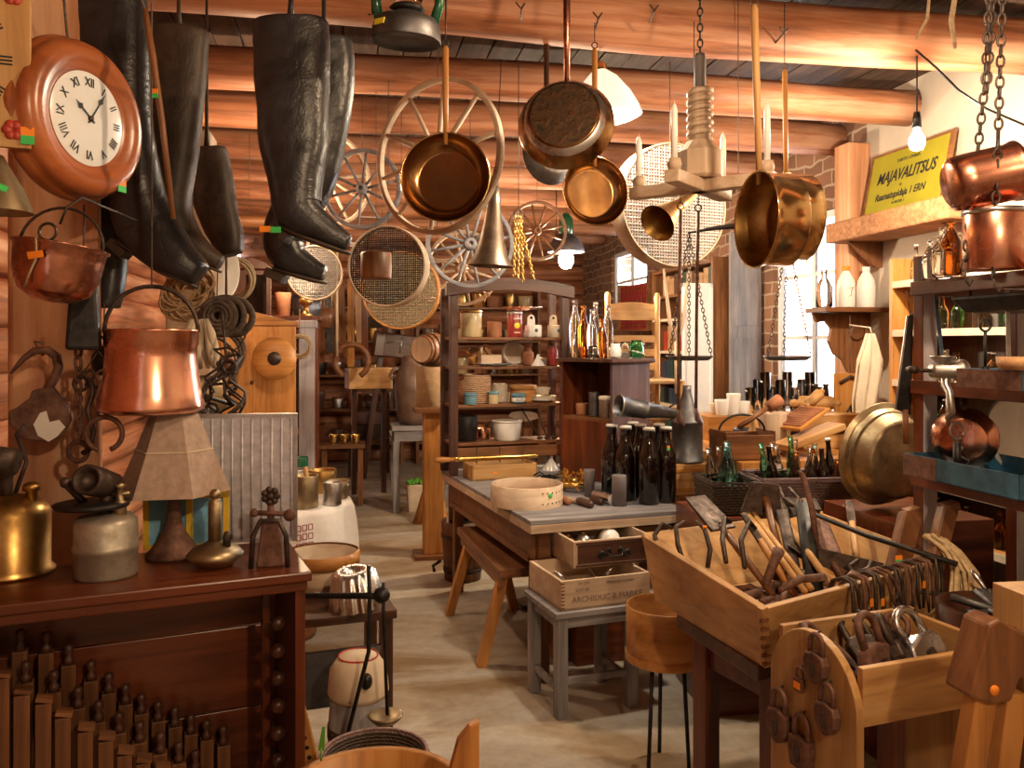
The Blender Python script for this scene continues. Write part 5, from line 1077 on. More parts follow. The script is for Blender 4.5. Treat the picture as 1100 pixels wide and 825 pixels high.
Rb = Matrix.Rotation(radians(20), 4, 'Z')
def onboard(y, z): q = Rb @ Vector((-.037, y, 0)); return Vector((BF.x+q.x, BF.y+q.y, z))
face = rot(0,0,20-90)
for y, z, s_, lab, tg, sh_ in ((.112,.828,1.2,'rusty heart-shaped padlock at the top of the rounded end board',None,0), (.172,.765,.62,'tiny padlock with an orange tag on the rounded end board','tag_orange',1), (.075,.722,1.2,'rusty padlock in the middle of the rounded end board',None,0), (.250,.632,1.35,'big dark padlock at the outer edge of the rounded end board',None,0), (.165,.602,1.35,'lowest big padlock on the rounded end board',None,1)):
    padlock('hanging_padlock', lab, onboard(y, z), face, s_, 'rust', tg, sh_)
def inbin(x, y, z): q = Rb @ Vector((x, y, 0)); return Vector((BF.x+q.x, BF.y+q.y, z))
bin_locks = [(.085,.17,1.5,(-50,10,30),'rust','rusty chain padlock at the rounded board end of the bin heap'), (.13,.085,1.6,(-20,0,15),'rust','flat rusty padlock with a small paper tag at the front of the bin'), (.21,.09,1.5,(-30,15,40),'iron','dark padlock with round opening in the middle of the bin'), (.20,.19,1.5,(-60,0,-10),'iron','iron padlock at the rear of the bin heap'), (.30,.10,1.6,(-25,-20,10),'steel','bluish steel padlock near the far end of the bin'), (.34,.18,1.4,(-60,0,60),'black_iron','black padlock in the far rear corner of the bin'), (.30,.22,1.3,(-50,20,-40),'rust','small rusty padlock between the bluish and black ones')]
for x, y, s_, (a, b_, c), mat, lab in bin_locks:
    padlock('heaped_padlock', lab, inbin(x, y, .80+.012*(y < .15)), rot(0,0,20+c) @ rot(a,b_,0), s_*1.22, mat, 'white' if 'paper tag' in lab else None, 0)
m = M(); rnd = random.Random(3)
for i in range(16):
    x, y = rnd.uniform(.07,.36), rnd.uniform(.07,.23); a = rnd.uniform(0,180); m.box((x,y,.757), (.07,.045,.03), rot(0,0,a))
o = m.build('lock_heap_debris', 'rust', None, .006, (BF.x, BF.y, 0)); o.rotation_euler = (0,0,radians(20)); o['label'] = 'layer of rusty iron scraps covering the bottom of the padlock bin'; o['category'] = 'scrap'; o['kind'] = 'stuff'
# ---- iron tongs hung over the trough's front rim
Fp, Rp = Vector((FRr[0], FRr[1], 0)), Vector((RTr[0], RTr[1], 0)); dr_ = (Rp-Fp).normalized(); ang = math.degrees(atan2(dr_.y, dr_.x))
tl_ = ['first iron tongs on the trough rim, counted from the free pine stretch','tongs with an orange tag next to the first tongs on the rim','thin tongs with a second orange tag on the trough rim','crossed tongs hung askew on the trough rim','long tongs hanging lowest on the trough rim','narrow tongs between the long ones and the bright-tagged ones','tongs with the bright orange tag, towards the rope bundle','blackened tongs beside the bright-tagged pair','last tongs on the rim, beside the rope bundle']
for i in range(9):
    f = .42+.062*i; p = Fp.lerp(Rp, f); t = T('iron_tongs', tl_[i], 'tongs', (p.x, p.y, .914), None, None, rot(0,0,ang) @ rot(0, -24 if i == 3 else (i*37 % 9)-4, 0))
    L_ = .13+.02*(i % 3)+(.05 if i == 4 else 0)
    for sx in (-1, 1): m = M(); m.tube([(sx*.003,.072,-.05), (sx*.004,.052,-.008), (sx*.006,.018,.007), (sx*.009,-.012,.002), (sx*.013,-.020,-.03), (sx*.018,-.024,-L_*.6), (sx*.010,-.028,-L_)], [.006,.006,.006,.006,.006,.006,.004], 6); m.build('tong_arm', 'rust' if i % 2 else 'iron', t)
    m = M(); m.tube([(-.012,-.024,-L_*.62), (.012,-.024,-L_*.62)], .006, 6); m.build('pivot_pin', 'iron', t)
    if i in (1, 2, 6): m = M(); m.box((0,-.034,-L_*.42), (.016,.002,.022)); m.build('price_tag', 'tag_orange', t)
# ---- tools standing and lying in the trough
def tool(name, lab, cat, pts, rad, mat, head=None, flat=1.0, hm='iron', Z0=None):
    q = pts[0]; t = T(name, lab, cat, q, 0); m = M(); m.tube([Vector(p)-q for p in pts], rad, 8, flat=flat); m.build('shaft', mat, t)
    if head: m = M(); head(m, [Vector(p)-q for p in pts]); m.build('head', hm, t)
    return t
def Q(px, py, Y): return P(px, py, Y)
tool('wooden_shaft_tool', 'pale double wooden shaft slanting across the trough', 'tool', [Q(865,636,2.66), Q(800,548,3.12)], .011, 'pine_x', lambda m, p: m.tube([p[0]+Vector((.02,.0,.01)), p[1]+Vector((.02,.01,.004))], .010, 8), 1, 'pine_x')
tool('wooden_shaft_tool', 'second pale wooden shaft slanting toward the rope bundle', 'tool', [Q(893,628,2.72), Q(838,553,3.1)], .013, 'pine_x')
tool('iron_crowbar', 'dark iron bar resting on the trough front rim and wedged among shafts', 'crowbar', [Q(822,628,2.45), Q(833,600,2.5), Q(836,592,2.52)], [.013,.015,.020], 'rust')
tool('broad_axe', 'broad iron axe blade standing in the rear of the trough', 'axe', [Q(850,640,2.85), Q(822,535,3.1)], .014, 'brown_z', lambda m, p: m.hexa([p[1]+Vector(v) for v in ((-.09,-.01,-.05),(.06,-.01,-.07),(.06,.01,-.07),(-.09,.01,-.05),(-.05,-.004,.06),(.05,-.004,.05),(.05,.004,.05),(-.05,.004,.06))]))
tool('iron_scraper', 'flat iron scraper standing in the middle of the trough', 'scraper', [Q(858,632,2.8), Q(840,548,3.05)], [.020,.022], 'iron', None, .25)
tool('iron_scraper', 'wide dark plate leaning between the wooden shafts', 'scraper', [Q(876,640,2.78), Q(862,540,3.0)], [.03,.026], 'black_iron', None, .2)
tool('iron_scraper', 'rusty plate leaning toward the far end of the trough', 'scraper', [Q(915,640,2.8), Q(880,560,3.05)], [.026,.034], 'rust', None, .2)
tool('long_iron_rod', 'long black rod lying across the trough toward the fur bundle', 'rod', [Q(1028,606,2.62), Q(930,575,2.85), Q(845,540,3.2)], .009, 'black_iron')
tool('curved_iron_rod', 'tall bent iron rod rising in front of the bottle basket', 'rod', [Q(878,590,2.9), Q(872,545,2.95), Q(862,510,3.0), Q(858,506,3.0)], [.010,.012,.010,.005], 'rust')
tool('hand_saw', 'broad saw blade with wooden grip slanting in the trough', 'saw', [Q(950,618,2.84), Q(930,632,2.78)], .014, 'brown_x', lambda m, p: m.hexa([p[0]+Vector(v) for v in ((-.02,0,-.04),(.0,.004,.04),(0,.008,.04),(-.02,.004,-.04),(-.30,.1,.05),(-.28,.1,.09),(-.28,.104,.09),(-.30,.104,.05))]))
tool('iron_stirrup_bar', 'curved rusty iron hoop lying along the front of the trough', 'iron bar', [Q(838,634,2.36), Q(860,622,2.42), Q(885,620,2.47), Q(888,628,2.45)], [.008,.012,.012,.008], 'rust')
hooks = [((712,605,2.9),(703,575,3.0),(712,562,3.02),(722,568,3.02)), ((735,606,2.88),(728,585,2.92),(726,566,2.96),(735,560,2.98)), ((760,610,2.82),(763,590,2.84),(757,568,2.9),(748,560,2.95)), ((780,604,2.8),(776,580,2.9),(778,556,2.98),(786,560,3.0)), ((800,610,2.75),(796,580,2.84),(805,560,2.9),(812,568,2.9))]
for i, h in enumerate(hooks): tool('iron_hook', ['iron hook hanging in the inner corner of the trough by the lettered crate','thin iron hook second from the inner corner of the trough','iron hook with orange tag on the rear board of the trough','dark loop hook in the rear middle of the trough','thick hook next to the double wooden shaft'][i], 'hook', [Q(*p) for p in h], [.008,.009,.009,.006], 'iron', (lambda m, p: m.box(p[2], (.014,.014,.02))) if i == 2 else None, 1, 'tag_orange')
rnd = random.Random(12); m = M()
for i in range(46):
    u_, v_ = rnd.random(), rnd.random(); p = Vector(FRb+(0,)).lerp(Vector(RTb+(0,)), .29+.42*u_).lerp(Vector(LBb+(0,)).lerp(Vector(BKb+(0,)), .29+.42*u_), .29+.42*v_); a = rnd.uniform(0, 6.3); d = Vector((cos(a), sin(a), rnd.uniform(-.1,.25)))*rnd.uniform(.04,.09)
    m.tube([p-d-tc_+Vector((0,0,.745)), p-tc_+Vector((0,0,.75+rnd.uniform(0,.025))), p+d-tc_+Vector((0,0,.75))], rnd.uniform(.008,.016), 6)
o = m.build('scrap_iron_heap', 'rust', None, 0, tc_); o['label'] = 'tangled heap of old iron tools covering the bottom of the pine trough'; o['category'] = 'scrap iron'; o['kind'] = 'stuff'
# upright wooden planes behind the trough
for k_, (a, b_, lab) in enumerate((((962,618,2.80), (978,552,2.86), 'brown wooden tool body with orange and green tag standing up from the trough'), ((1004,604,2.70), (1018,546,2.75), 'second brown wooden tool body standing by the rope bundle'))):
    A_, B_ = P(*a), P(*b_); t = T('wooden_tool_body', lab, 'wooden tool', A_, 0); m = M(); m.bar((0,0,0), B_-A_, .065 if k_ == 0 else .05, .05, (0,1,0)); m.build('tool_block', 'brown_z', t, .006)
    m = M(); m.X = tr(*(B_-A_)); m.bar((-.02,0,.0), (.03,0,.012), .05, .03); m.build('tool_cap', 'brown_x', t, .004)
    if k_ == 0: tag_label(t, (-.012,-.05,.065), .022, .014, 0, 0)
# rope bundle
q = P(1024, 664, 2.58); m = M(); rnd = random.Random(8)
for i in range(26):
    o_ = Vector((rnd.uniform(-.03,.03), rnd.uniform(-.03,.03), 0)); pts = [P(1002+rnd.uniform(-6,6), 575, 2.72), P(1020, 590, 2.68), P(1034, 612, 2.64), P(1036, 640, 2.6), P(1018+rnd.uniform(-14,8), 664, 2.58)]
    m.tube([p-q+o_*(.4+.25*j)+Vector((rnd.uniform(-.008,.008),0,rnd.uniform(-.006,.006))) for j, p in enumerate(pts)], [.006,.008,.008,.008,.004], 5)
o = m.build('hanging_flax_bundle', 'fur', None, 0, q); o['label'] = 'shaggy tan bundle of flax fibre hanging over the end of the trough'; o['category'] = 'flax'
m = M(); m.tube([P(1043,612,2.56)-q, P(1049,620,2.55)-q, P(1062,638,2.5)-q], [.004,.010,.003], 8); o = m.build('hanging_awl', 'steel', None, 0, q); o['label'] = 'thin steel awl poking out beside the flax bundle'; o['category'] = 'awl'
# ---- wooden vise
q = P(1060, 720, 1.66); t = T('wooden_vise', 'dark old wooden clamp head with a red dot on two pale legs', 'clamp', (q.x, q.y, 0), 12); z = lambda py: Zt(py, 1.66); x = lambda px: (px-1060)/F*1.66
m = M(); m.prism([(x(1022),z(738)), (x(1046),z(664)), (x(1060),z(659)), (x(1100),z(682)), (x(1150),z(690)), (x(1150),z(738)), (x(1085),z(724)), (x(1074),z(748)), (x(1050),z(748))], .07); m.build('clamp_block', 'brown_z', t, .006)
m = M(); m.X = tr(x(1052), -.0355, z(733)) @ FACE; m.lathe([(.010,0), (.010,.002), (0,.002)], 16); m.build('red_dot', 'tag_orange', t)
for a, b_ in ((1052,1012), (1092,1066)): m = M(); m.bar((x(a), 0, z(745)), (x(b_)-.10, 0, 0), .05, .036, (0,1,0)); m.build('leg', 'orange_z', t, .003)
# ---- chest behind the vise with bits
q = P(1062, 700, 2.3); t = T('dark_wash_tub', 'dark round tub with bluish metal scraps behind the clamp', 'tub', (q.x+.02, q.y, 0), 0)
m = M(); m.lathe([(0,0), (.13,0), (.15,.88), (.135,.885), (.12,.6), (0,.6)], 30); m.build('tub_side', 'dark_z', t)
m = M(); rnd = random.Random(6)
for i in range(14): a = rnd.uniform(0,6.3); m.tube([(.09*cos(a), .09*sin(a), .82), (.02*cos(a+2), .02*sin(a+2), .85), (.11*cos(a+2.6), .11*sin(a+2.6), .87)], .012, 6)
o = m.build('steel_scrap', 'zinc', None, 0, (q.x+.02, q.y, .02)); o['label'] = 'tangle of bluish metal scraps filling the dark round tub'; o['category'] = 'scrap'; o['kind'] = 'stuff'
m = M(); q2 = P(1092, 672, 1.95); m.bx(-.015, .09, -.04, .06, 0, .085); t2 = solo('pale_wooden_block', m, 'pine_z', 'pale wooden box corner standing on the post beside the clamp', 'box', (q2.x, q2.y, q2.z), 8, bevel=.002)
m = M(); m.bx(0, .08, -.03, .05, 0, q2.z-.001); solo('wooden_stand_post', m, 'brown_z', 'brown upright post under the pale wooden box beside the clamp', 'stand', (q2.x-.005, q2.y, 0), 8)
# ---- rack of shelves
def rk(u, v, z): return R(u, v, z)
RU, RV = 1.93, 2.60; o = R(RU, RV, 0); t = T('open_rack', 'open wooden rack with grey-painted post faces holding copper pots and a blue tray', 'rack', o, None); RKt = t
ZR = (1.158, 1.475, 1.815)
RL, RDp = 1.25, .37
def post(x, y, h): 
    m = M(); m.bx(x, x+.055, y, y+.05, 0, h); p = m.build('post', 'mahogany_z', t, .002)
    m = M(); m.bx(x+.002, x+.053, y-.003, y, 0, h-.002); m.build('painted_face', 'lilac_z', p)
post(0, -.05, 1.905); post(RDp, -.05, 1.78); post(0, -RL, 1.905); post(RDp, -RL, 1.78)
for z in ZR:
    m = M(); m.bx(.002, RDp+.05, -RL+.002, -.052, z-.02, z); sb = m.build('shelf_board', 'brown_y', t, .002)
    m = M(); m.bx(-.012, .0, -RL, .0, z-.045, z+.002); m.build('shelf_edge', 'mahogany_y', sb, .002)
    m = M(); m.bx(.0, RDp+.05, -.05+.001, -.038, z-.05, z-.021); m.build('end_rail', 'mahogany_x', sb)
def rkp(px, Y, z): p = P(px, 370, Y); return Vector((p.x, p.y, z+.001))
# on top
t = can('copper_canister', 'tall copper canister with steel rim standing on top of the rack', rkp(1068,2.42,ZR[2]), .082, .165, 'copper', 'canister'); m = M(); m.lathe([(.083,.158), (.086,.16), (.086,.172), (.078,.172), (.078,.158)], 34); m.build('steel_rim', 'steel', t)
q = rkp(1071, 2.42, ZR[2]+.173); t = T('copper_cauldron', 'copper kettle tipped on its side on top of the copper canister', 'cauldron', q+Vector((-.03,.01,.094)), None, None, rot(0,0,-6) @ rot(0,78,0))
m = M(); m.lathe([(0,-.10), (.062,-.10), (.078,-.088), (.082,-.05), (.082,.07), (.086,.078), (.088,.088), (.080,.086), (.076,.06), (.072,-.07), (0,-.085)], 34); m.build('kettle_body', 'copper_old', t)
m = M(); m.tube([(.08*cos(a), .0, .07+.06*sin(a)) for a in [pi*i/12 for i in range(13)]], .004, 6); m.build('bail_handle', 'copper', t)
m = M(); m.lathe([(0,.08), (.078,.08), (.078,.084), (0,.084)], 30); m.build('steel_lid', 'steel', t)
for px, Y, h, r, mat, lb, cp in ((1000,2.80,.13,.026,'glass_clear','clear bottle with a white cap at the end of the rack top','porcelain'), (1012,2.72,.16,.026,'glass_clear','clear milk bottle beside the amber bottle on the rack top','porcelain'), (1022,2.62,.17,.03,'glass_amber','amber bottle on the rack top',None), (1029,2.72,.15,.025,'glass_smoke','smoky bottle behind the amber one on the rack top',None), (1008,2.62,.12,.022,'glass_smoke','small smoky bottle at the front edge of the rack top','porcelain')):
    bottle('rack_bottle', lb, rkp(px,Y,ZR[2]), h, r, mat, cp)
q = P(985, 296, 2.9)
# under the top board: long roasting pan
q = R(RU+.12, RV-.62, ZR[2]-.115); t = T('roasting_pan', 'long dark roasting pan hanging under the top board of the rack', 'roasting pan', q, None)
m = M(); m.hexa([(-.1,-.40,0),(.1,-.40,0),(.1,.40,0),(-.1,.40,0),(-.13,-.44,.055),(.13,-.44,.055),(.13,.44,.055),(-.13,.44,.055)]); m.build('pan_body', 'black_iron', t, .012)
for y in (-.3, .36): m = M(); m.tube([(-.105,y,.05), (-.11,y,.08), (-.10,y,.092)], .004, 6); m.tube([(.12,y,.05), (.12,y,.092)], .004, 6); m.build('hanging_hook', 'iron', t)
m = M(); m.ring((0,.455,.04), .03, .006, 'z', 20, 6); m.build('end_handle', 'steel', t)
# mid board
q = rkp(1075, 2.35, ZR[1]); t = T('blue_enamel_box', 'blue metal box with a rusty side on the middle board of the rack', 'box', q, None)
m = M(); m.bx(-.06,.10,-.14,.10,0,.006); m.bx(-.06,-.055,-.14,.10,0,.055); m.bx(.095,.10,-.14,.10,0,.055); m.bx(-.06,.10,.095,.10,0,.055); m.bx(-.06,.10,-.14,-.135,0,.055); m.build('box_body', 'blue_paint', t, .002)
m = M(); m.bx(-.0615,-.06,-.139,.099,.001,.054); m.build('rusty_side', 'rust', t)
q = rkp(1066, 2.38, ZR[1]+.0065); t = T('ring_handled_key', 'upright iron rod with ring top standing in the blue metal box', 'tool', q+Vector((-.02,.0,0)), None)
m = M(); m.tube([(0,0,0), (0,0,.055)], .010, 8); m.tube([(0,0,.055), (0,0,.155)], .004, 8); m.build('rod', 'black_iron', t); m = M(); m.ring((0,0,.172), .017, .0035, 'y', 24, 8); m.build('ring', 'black_iron', t)
t = T('crumbled_clay_bowl', 'rough brown bowl on the edge of the blue metal box', 'bowl', rkp(1098,2.24,ZR[1]+.056), 0); m = M(); m.lathe([(0,0), (.05,0), (.06,.012), (.062,.035), (.05,.032), (0,.02)], 14); m.build('bowl', 'rind', t)
q = rkp(1030, 2.56, ZR[1]); t = T('meat_mincer', 'cast metal meat mincer clamped to the middle board of the rack', 'meat mincer', q+Vector((-.06,-.02,0)), 10)
m = M(); m.X = tr(.02,0,.045) @ rot(0,90,0); m.lathe([(0,-.06), (.022,-.055), (.024,.02), (.034,.03), (.034,.05), (0,.052)], 18); m.build('mincer_barrel', 'tin', t)
m = M(); m.lathe([(.012,.055), (.012,.07), (.034,.09), (.036,.09), (.036,.086), (.016,.066), (.016,.055)], 18); m.build('hopper', 'tin', t)
m = M(); m.tube([(.01,0,.035), (.01,0,.0), (.0,-.03,-.02), (.0,-.04,-.08), (.01,-.01,-.10)], [.012,.013,.011,.011,.010], 8); m.tube([(.01,-.01,-.12), (.01,-.01,-.03)], .006, 6); m.build('clamp_mount', 'tin', t)
m = M(); m.tube([(-.04,0,.045), (-.06,0,.045), (-.13,-.02,.05)], .006, 8); m.tube([(-.13,-.02,.05), (-.135,-.06,.05)], [.009,.013], 8); m.build('crank_handle', 'iron', t)
for px, Y, h, r, mat, lb in ((1016,2.66,.11,.024,'glass_smoke','small smoky bottle behind the mincer crank'),):
    bottle('rack_bottle', lb, rkp(px,Y,ZR[1]), h, r, mat, None)
for k_, px in enumerate((1014, 1044)):
    q = R(RU+.03, RV-.12-.28*k_, ZR[1]+.002); t = T('strip_steel', ['pale steel strip leaning upright by the first rack post', 'thin steel strip leaning upright by the second rack post'][k_], 'metal strip', q, None); m = M(); m.bar((0,0,0), (-.02+.03*k_,0.02,.29), .014, .003, (0,1,0)); m.build('strip_blade', 'blue_paint' if k_ == 0 else 'tin', t)
# low board: blue tray with corkscrew stand
q = R(RU-.085, RV-.065, ZR[0]+.003); t = T('blue_metal_tray', 'blue-grey metal tray with one rusty side on the lower board of the rack', 'tray', q, None)
m = M(); a, b_, h = .30, .50, .072; m.bx(0,a,-b_,0,0,.005); m.bx(0,.004,-b_,0,0,h); m.bx(a-.004,a,-b_,0,0,h); m.bx(0,a,-.004,0,0,h); m.bx(0,a,-b_,-b_+.004,0,h); m.build('tray_body', 'enamel_blue', t, .001)
m = M(); m.bx(-.0012,0,-.16,-.0,.001,h-.001); m.build('rusty_side', 'rust', t)
q = R(RU-.02, RV-.24, ZR[0]+.0095); t = T('corkscrew_stand', 'upright iron stand with twisted wire whisk in the blue metal tray', 'tool', q, None)
m = M(); m.bx(-.05,.05,-.03,.03,0,.010); m.tube([(0,0,.01), (0,0,.12)], .012, 8); m.build('stand', 'black_iron', t)
m = M(); m.ring((0,0,.155), .026, .004, 'y', 24, 8, -40, 300); m.tube([(0,0,.12), (.02,0,.10), (.0,0,.08), (.045,0,.06), (.03,0,.04), (.08,0,.025), (.095,0,.04)], .0035, 6); m.tube([(-.02,0,.18), (.0,0,.15), (0,0,.1)], .003, 6); m.build('twisted_wire', 'tin', t)
q = R(RU-.02, RV-.80, ZR[0]+.003); t = T('pine_board', 'pale wooden board sticking out of the lower rack shelf', 'board', q, None); m = M(); m.hexa([(-.03,-.3,0),(.30,-.3,0),(.30,.22,0),(.10,.24,0),(-.03,-.3,.022),(.30,-.3,.022),(.30,.22,.022),(.10,.24,.022)]); m.build('board', 'pine_y', t, .004)
# ---- brass basin and pans leaning by the rack
def basin(name, lab, cat, c, r, d, n, mat, flat=.8, rim=True):
    n = Vector(n).normalized(); x = Vector((0,0,1)).cross(n).normalized(); y = n.cross(x); t = T(name, lab, cat, c, 0, None, Matrix((x, y, n)).transposed().to_4x4())
    m = M(); m.lathe([(0,-d-.001), (r*flat*.90,-d-.001), (r*flat*.93,-d+.002)], 56); m.build('basin_bottom', mat, t)
    m = M(); m.lathe([(r*flat*.93,-d), (r*flat*.985,-d+.006), (r*flat,-d+.016), (r*.95,-.012), (r*.96,-.004), (r*1.05,0), (r*1.06,.004), (r*1.03,.006), (r*.93,.0), (r*flat*.95,-d*.86), (0,-d*.93)], 56); m.build('basin_body', mat, t)
    m = M(); m.lathe([(r*.965,-d*.34), (r*.975,-d*.30), (r*.962,-d*.26)], 56); m.build('raised_band', mat, t); return t
basin('brass_basin', 'large dull brass basin standing on edge against the rack post', 'basin', P(947,488,3.40), .200, .11, (-.33,.94,.10), 'brass_dull', .80)
t = T('basin_stand', 'brown crate under the large brass basin', 'crate', R(1.99, 2.78, 0), None); m = M(); m.bx(0,.42,0,.48,.0,.935); m.build('crate_box', 'mahogany_x', t, .003); m = M(); m.bx(-.008,0,-.005,.485,.80,.86); m.build('crate_batten', 'brown_x', t)
t = pan('copper_lidded_pan', 'copper pan hanging inside the rack behind the blue tray', P(1036,471,2.76), .100, .05, (.5,.86,0), .028, 'copper_old', 'copper_old', 'iron', ztop=1.452)
m = M(); m.lathe([(0,0), (.09,0), (.125,.016), (.13,.018), (.12,.02), (.088,.006), (0,.005)], 36); 
for k_, (px, Y, lab) in ((1, (1085, 2.86, 'white enamel plate standing behind the second rack post')),):
    q = P(px, 482, Y); t = T('enamel_plate', lab, 'plate', (q.x, q.y, ZR[0]+(.135 if k_ else .066)), None, None, rot(0,0,20) @ rot(80,0,0)); t.scale = (1,1,1) if k_ else (.5,.5,.5); b_ = M(); b_.lathe([(0,0), (.09,0), (.125,.016), (.13,.018), (.12,.02), (.088,.006), (0,.005)], 36); b_.build('plate_dish', 'enamel', t); m = M(); m.tube([(0,-.13,.01), (0,.0,-.03)], .003, 5); m.build('hanging_wire', 'iron', t)
q = P(966, 400, 3.0); t = T('dark_scythe_blade', 'dark blade with pale edge hanging beside the first rack post', 'blade', P(972,440,2.95), 0); m = M(); m.hexa([(-.03,-.002,0),(.02,-.002,-.02),(.02,.002,-.02),(-.03,.002,0),(.012,-.002,.33),(.03,-.002,.34),(.03,.002,.34),(.012,.002,.33)]); m.build('blade', 'black_iron', t); m = M(); m.bar((-.034,0,0), (.008,0,.33), .006, .004, (0,1,0)); m.build('blade_edge', 'tin', t); m = M(); m.tube([(0,0,0), (.005,0,-.12)], .011, 8); m.build('handle', 'brown_z', t); m = M(); m.tube([(.02,0,.33), (.03,.05,.42)], .002, 5); m.build('hanging_cord', 'rope_dark', t)
# ---- baskets of bottles
def wicker_basket(lab, loc, L_, W_, H_, mat, rz):
    t = T('wicker_basket', lab, 'basket', loc, rz); 
    for nm, pts in (('front_side', ((-1,-1),(1,-1))), ('rear_side', ((-1,1),(1,1))), ('end_side', ((-1,-1),(-1,1))), ('end_side', ((1,-1),(1,1)))):
        m = M(); a = Vector((pts[0][0]*L_/2, pts[0][1]*W_/2, 0)); b_ = Vector((pts[1][0]*L_/2, pts[1][1]*W_/2, 0)); d = (b_-a); n_ = max(6, int(d.length/.012)); rows = int(H_/.012)
        for r_ in range(rows):
            z = .006+r_*.012; fl = 1+.10*z/H_
            m.tube([Vector((p.x*fl, p.y*fl, z))+Vector((d.y, -d.x, 0)).normalized()*.005*(1 if (i+r_) % 2 else -1)*.8 for i, p in enumerate(a.lerp(b_, q/n_) for q in range(n_+1))], .0065, 5)
        m.build(nm, mat, t)
    m = M(); f2 = 1.10; m.tube([Vector((x*L_/2*f2, y*W_/2*f2, H_)) for x, y in ((-1,-1),(1,-1),(1,1),(-1,1))], .011, 8, True); m.build('basket_rim', mat, t)
    m = M(); m.bx(-L_/2, L_/2, -W_/2, W_/2, 0, .012); m.build('basket_bottom', mat, t); return t
q = P(838, 566, 3.80)
t = T('long_packing_case', 'long brown packing case carrying the wicker baskets', 'case', (q.x, q.y, 0), 6); m = M(); m.bx(-.40,.36,-.16,.28,0,.845); m.build('case_box', 'mahogany_x', t, .004); m = M(); m.bx(-.405,.365,-.168,-.16,.70,.76); m.build('case_batten', 'brown_x', t)
wicker_basket('purple-brown wicker basket full of old bottles beside the brass basin', (q.x+.11, q.y+.06, .848), .40, .26, .15, 'wicker', 6)
wicker_basket('darker low wicker basket of bottles next to the pine trough', (q.x-.235, q.y+.02, .848), .20, .24, .14, 'wicker_dark', 6)
bk = [(-.26,-.03,'glass_teal',.23,'bluish bottle leaning at the near side of the dark wicker basket'),(-.20,.0,'glass_clear',.25,'tall clear bottle in the middle of the dark wicker basket'),(-.24,.08,'glass_smoke',.22,'smoky bottle at the rear of the dark wicker basket'),(.05,.09,'glass_clear',.24,'tall clear bottle at the rear of the purple wicker basket, near its middle'),(.12,.10,'glass_smoke',.25,'smoky bottle at the rear of the purple basket behind the tall green one'),(.21,.10,'glass_teal',.23,'bluish bottle at the rear of the purple basket toward the basin'),(.0,.02,'glass_dark',.23,'black bottle beside the green one at the near corner of the purple basket'),(.12,-.055,'glass_clear',.21,'clear bottle pressed to the front of the purple basket'),(-.23,-.05,'glass_teal',.26,'teal bottle in the dark wicker basket, highest of the three'),(-.28,.02,'glass_clear',.22,'clear bottle lying at the outer side of the dark wicker basket'),(-.18,.04,'glass_teal',.24,'pale teal bottle at the inner side of the dark wicker basket'),
      (-.03,-.02,'glass_green',.25,'green bottle at the near corner of the purple wicker basket'),(.03,.04,'glass_smoke',.23,'smoky grey bottle leaning in the purple wicker basket'),(.07,-.03,'glass_amber',.21,'amber bottle at the front of the purple wicker basket'),(.10,.05,'glass_green',.27,'tall green bottle in the middle of the purple wicker basket'),(.15,-.02,'glass_amber',.22,'brown bottle next to the tall green one'),(.18,.06,'glass_clear',.22,'clear bottle at the rear of the purple wicker basket'),(.22,-.02,'glass_dark',.22,'black bottle at the front of the purple wicker basket'),(.27,.03,'glass_dark',.26,'black capped bottle nearest the brass basin'),(.25,-.06,'glass_amber',.18,'short amber bottle at the far front corner of the purple basket'),(.0,.09,'glass_clear',.2,'clear bottle at the rear near corner of the purple basket')]
for x, y, mat, h, lab in bk:
    t = bottle('old_bottle', lab, (q.x+x, q.y+.06+y, .905), h, .026, mat, 'porcelain' if 'capped' in lab else None, None, .4, .55)
    t.rotation_euler = (radians(random.uniform(-7,7)), radians(random.uniform(-9,9)), 0)
# ---- counter under the window with glasses, rolling pins, washboards
CZ2 = 1.0
t = T('window_counter', 'long plank counter under the window crowded with kitchenware', 'counter', R(1.955, 3.95, 0), None); m = M(); m.bx(0, 0.995, 0, 1.30, CZ2-.04, CZ2); m.build('counter_top', 'orange_y', t, .003); m = M(); m.bx(.14,.97,.03,.05,.0,CZ2-.04); m.build('front_panel', 'mahogany_z', t)
for x in (.14, .92): m = M(); m.bx(x, x+.06, 1.22, 1.28, 0, CZ2-.04); m.build('leg', 'brown_z', t)
def ct(px, py, dz=.0008): p = S(px, py, CZ2); p.z += dz; return p
def cty(px, Y, dz=.0008): p = P(px, 370, Y); p.z = CZ2+dz; return p
def rolling_pin(lab, a, b_, r=.035):
    d = b_-a; L_ = d.length; t = T('rolling_pin', lab, 'rolling pin', a, 0, None, d.to_track_quat('Z','Y').to_matrix().to_4x4())
    m = M(); m.lathe([(0,.0), (r*.45,.0), (r*.55,L_*.08), (r*.35,L_*.16), (r,L_*.18), (r,L_*.82), (r*.35,L_*.84), (r*.55,L_*.92), (r*.45,L_), (0,L_)], 22); m.build('pin_body', 'pine_z', t); return t
rolling_pin('long pale rolling pin lying before the window', cty(850,5.15,.24), cty(902,5.2,.235), .045)
t = T('stack_crate', 'low wooden crate on the counter under the rolling pins and washboard', 'crate', cty(872,4.95), None); m = M(); m.bx(-.20,.26,-.12,.20,0,.19); m.build('crate_box', 'pine_x', t, .003); m = M(); m.bx(-.205,.265,-.126,-.12,.08,.10); m.build('crate_gap', 'dark_x', t)
rolling_pin('rolling pin with a knob standing up over the ribbed washboard', cty(866,4.72,.25), cty(884,4.76,.34), .030)
t = T('ribbed_washboard', 'small ribbed wooden washboard lying on the counter crate', 'washboard', cty(862,4.62,.19), None, None, rot(0,0,30) @ rot(0,-24,0))
m = M(); m.bx(-.14,.12,-.10,.10,0,.018); m.build('board_frame', 'orange_x', t, .003); m = M()
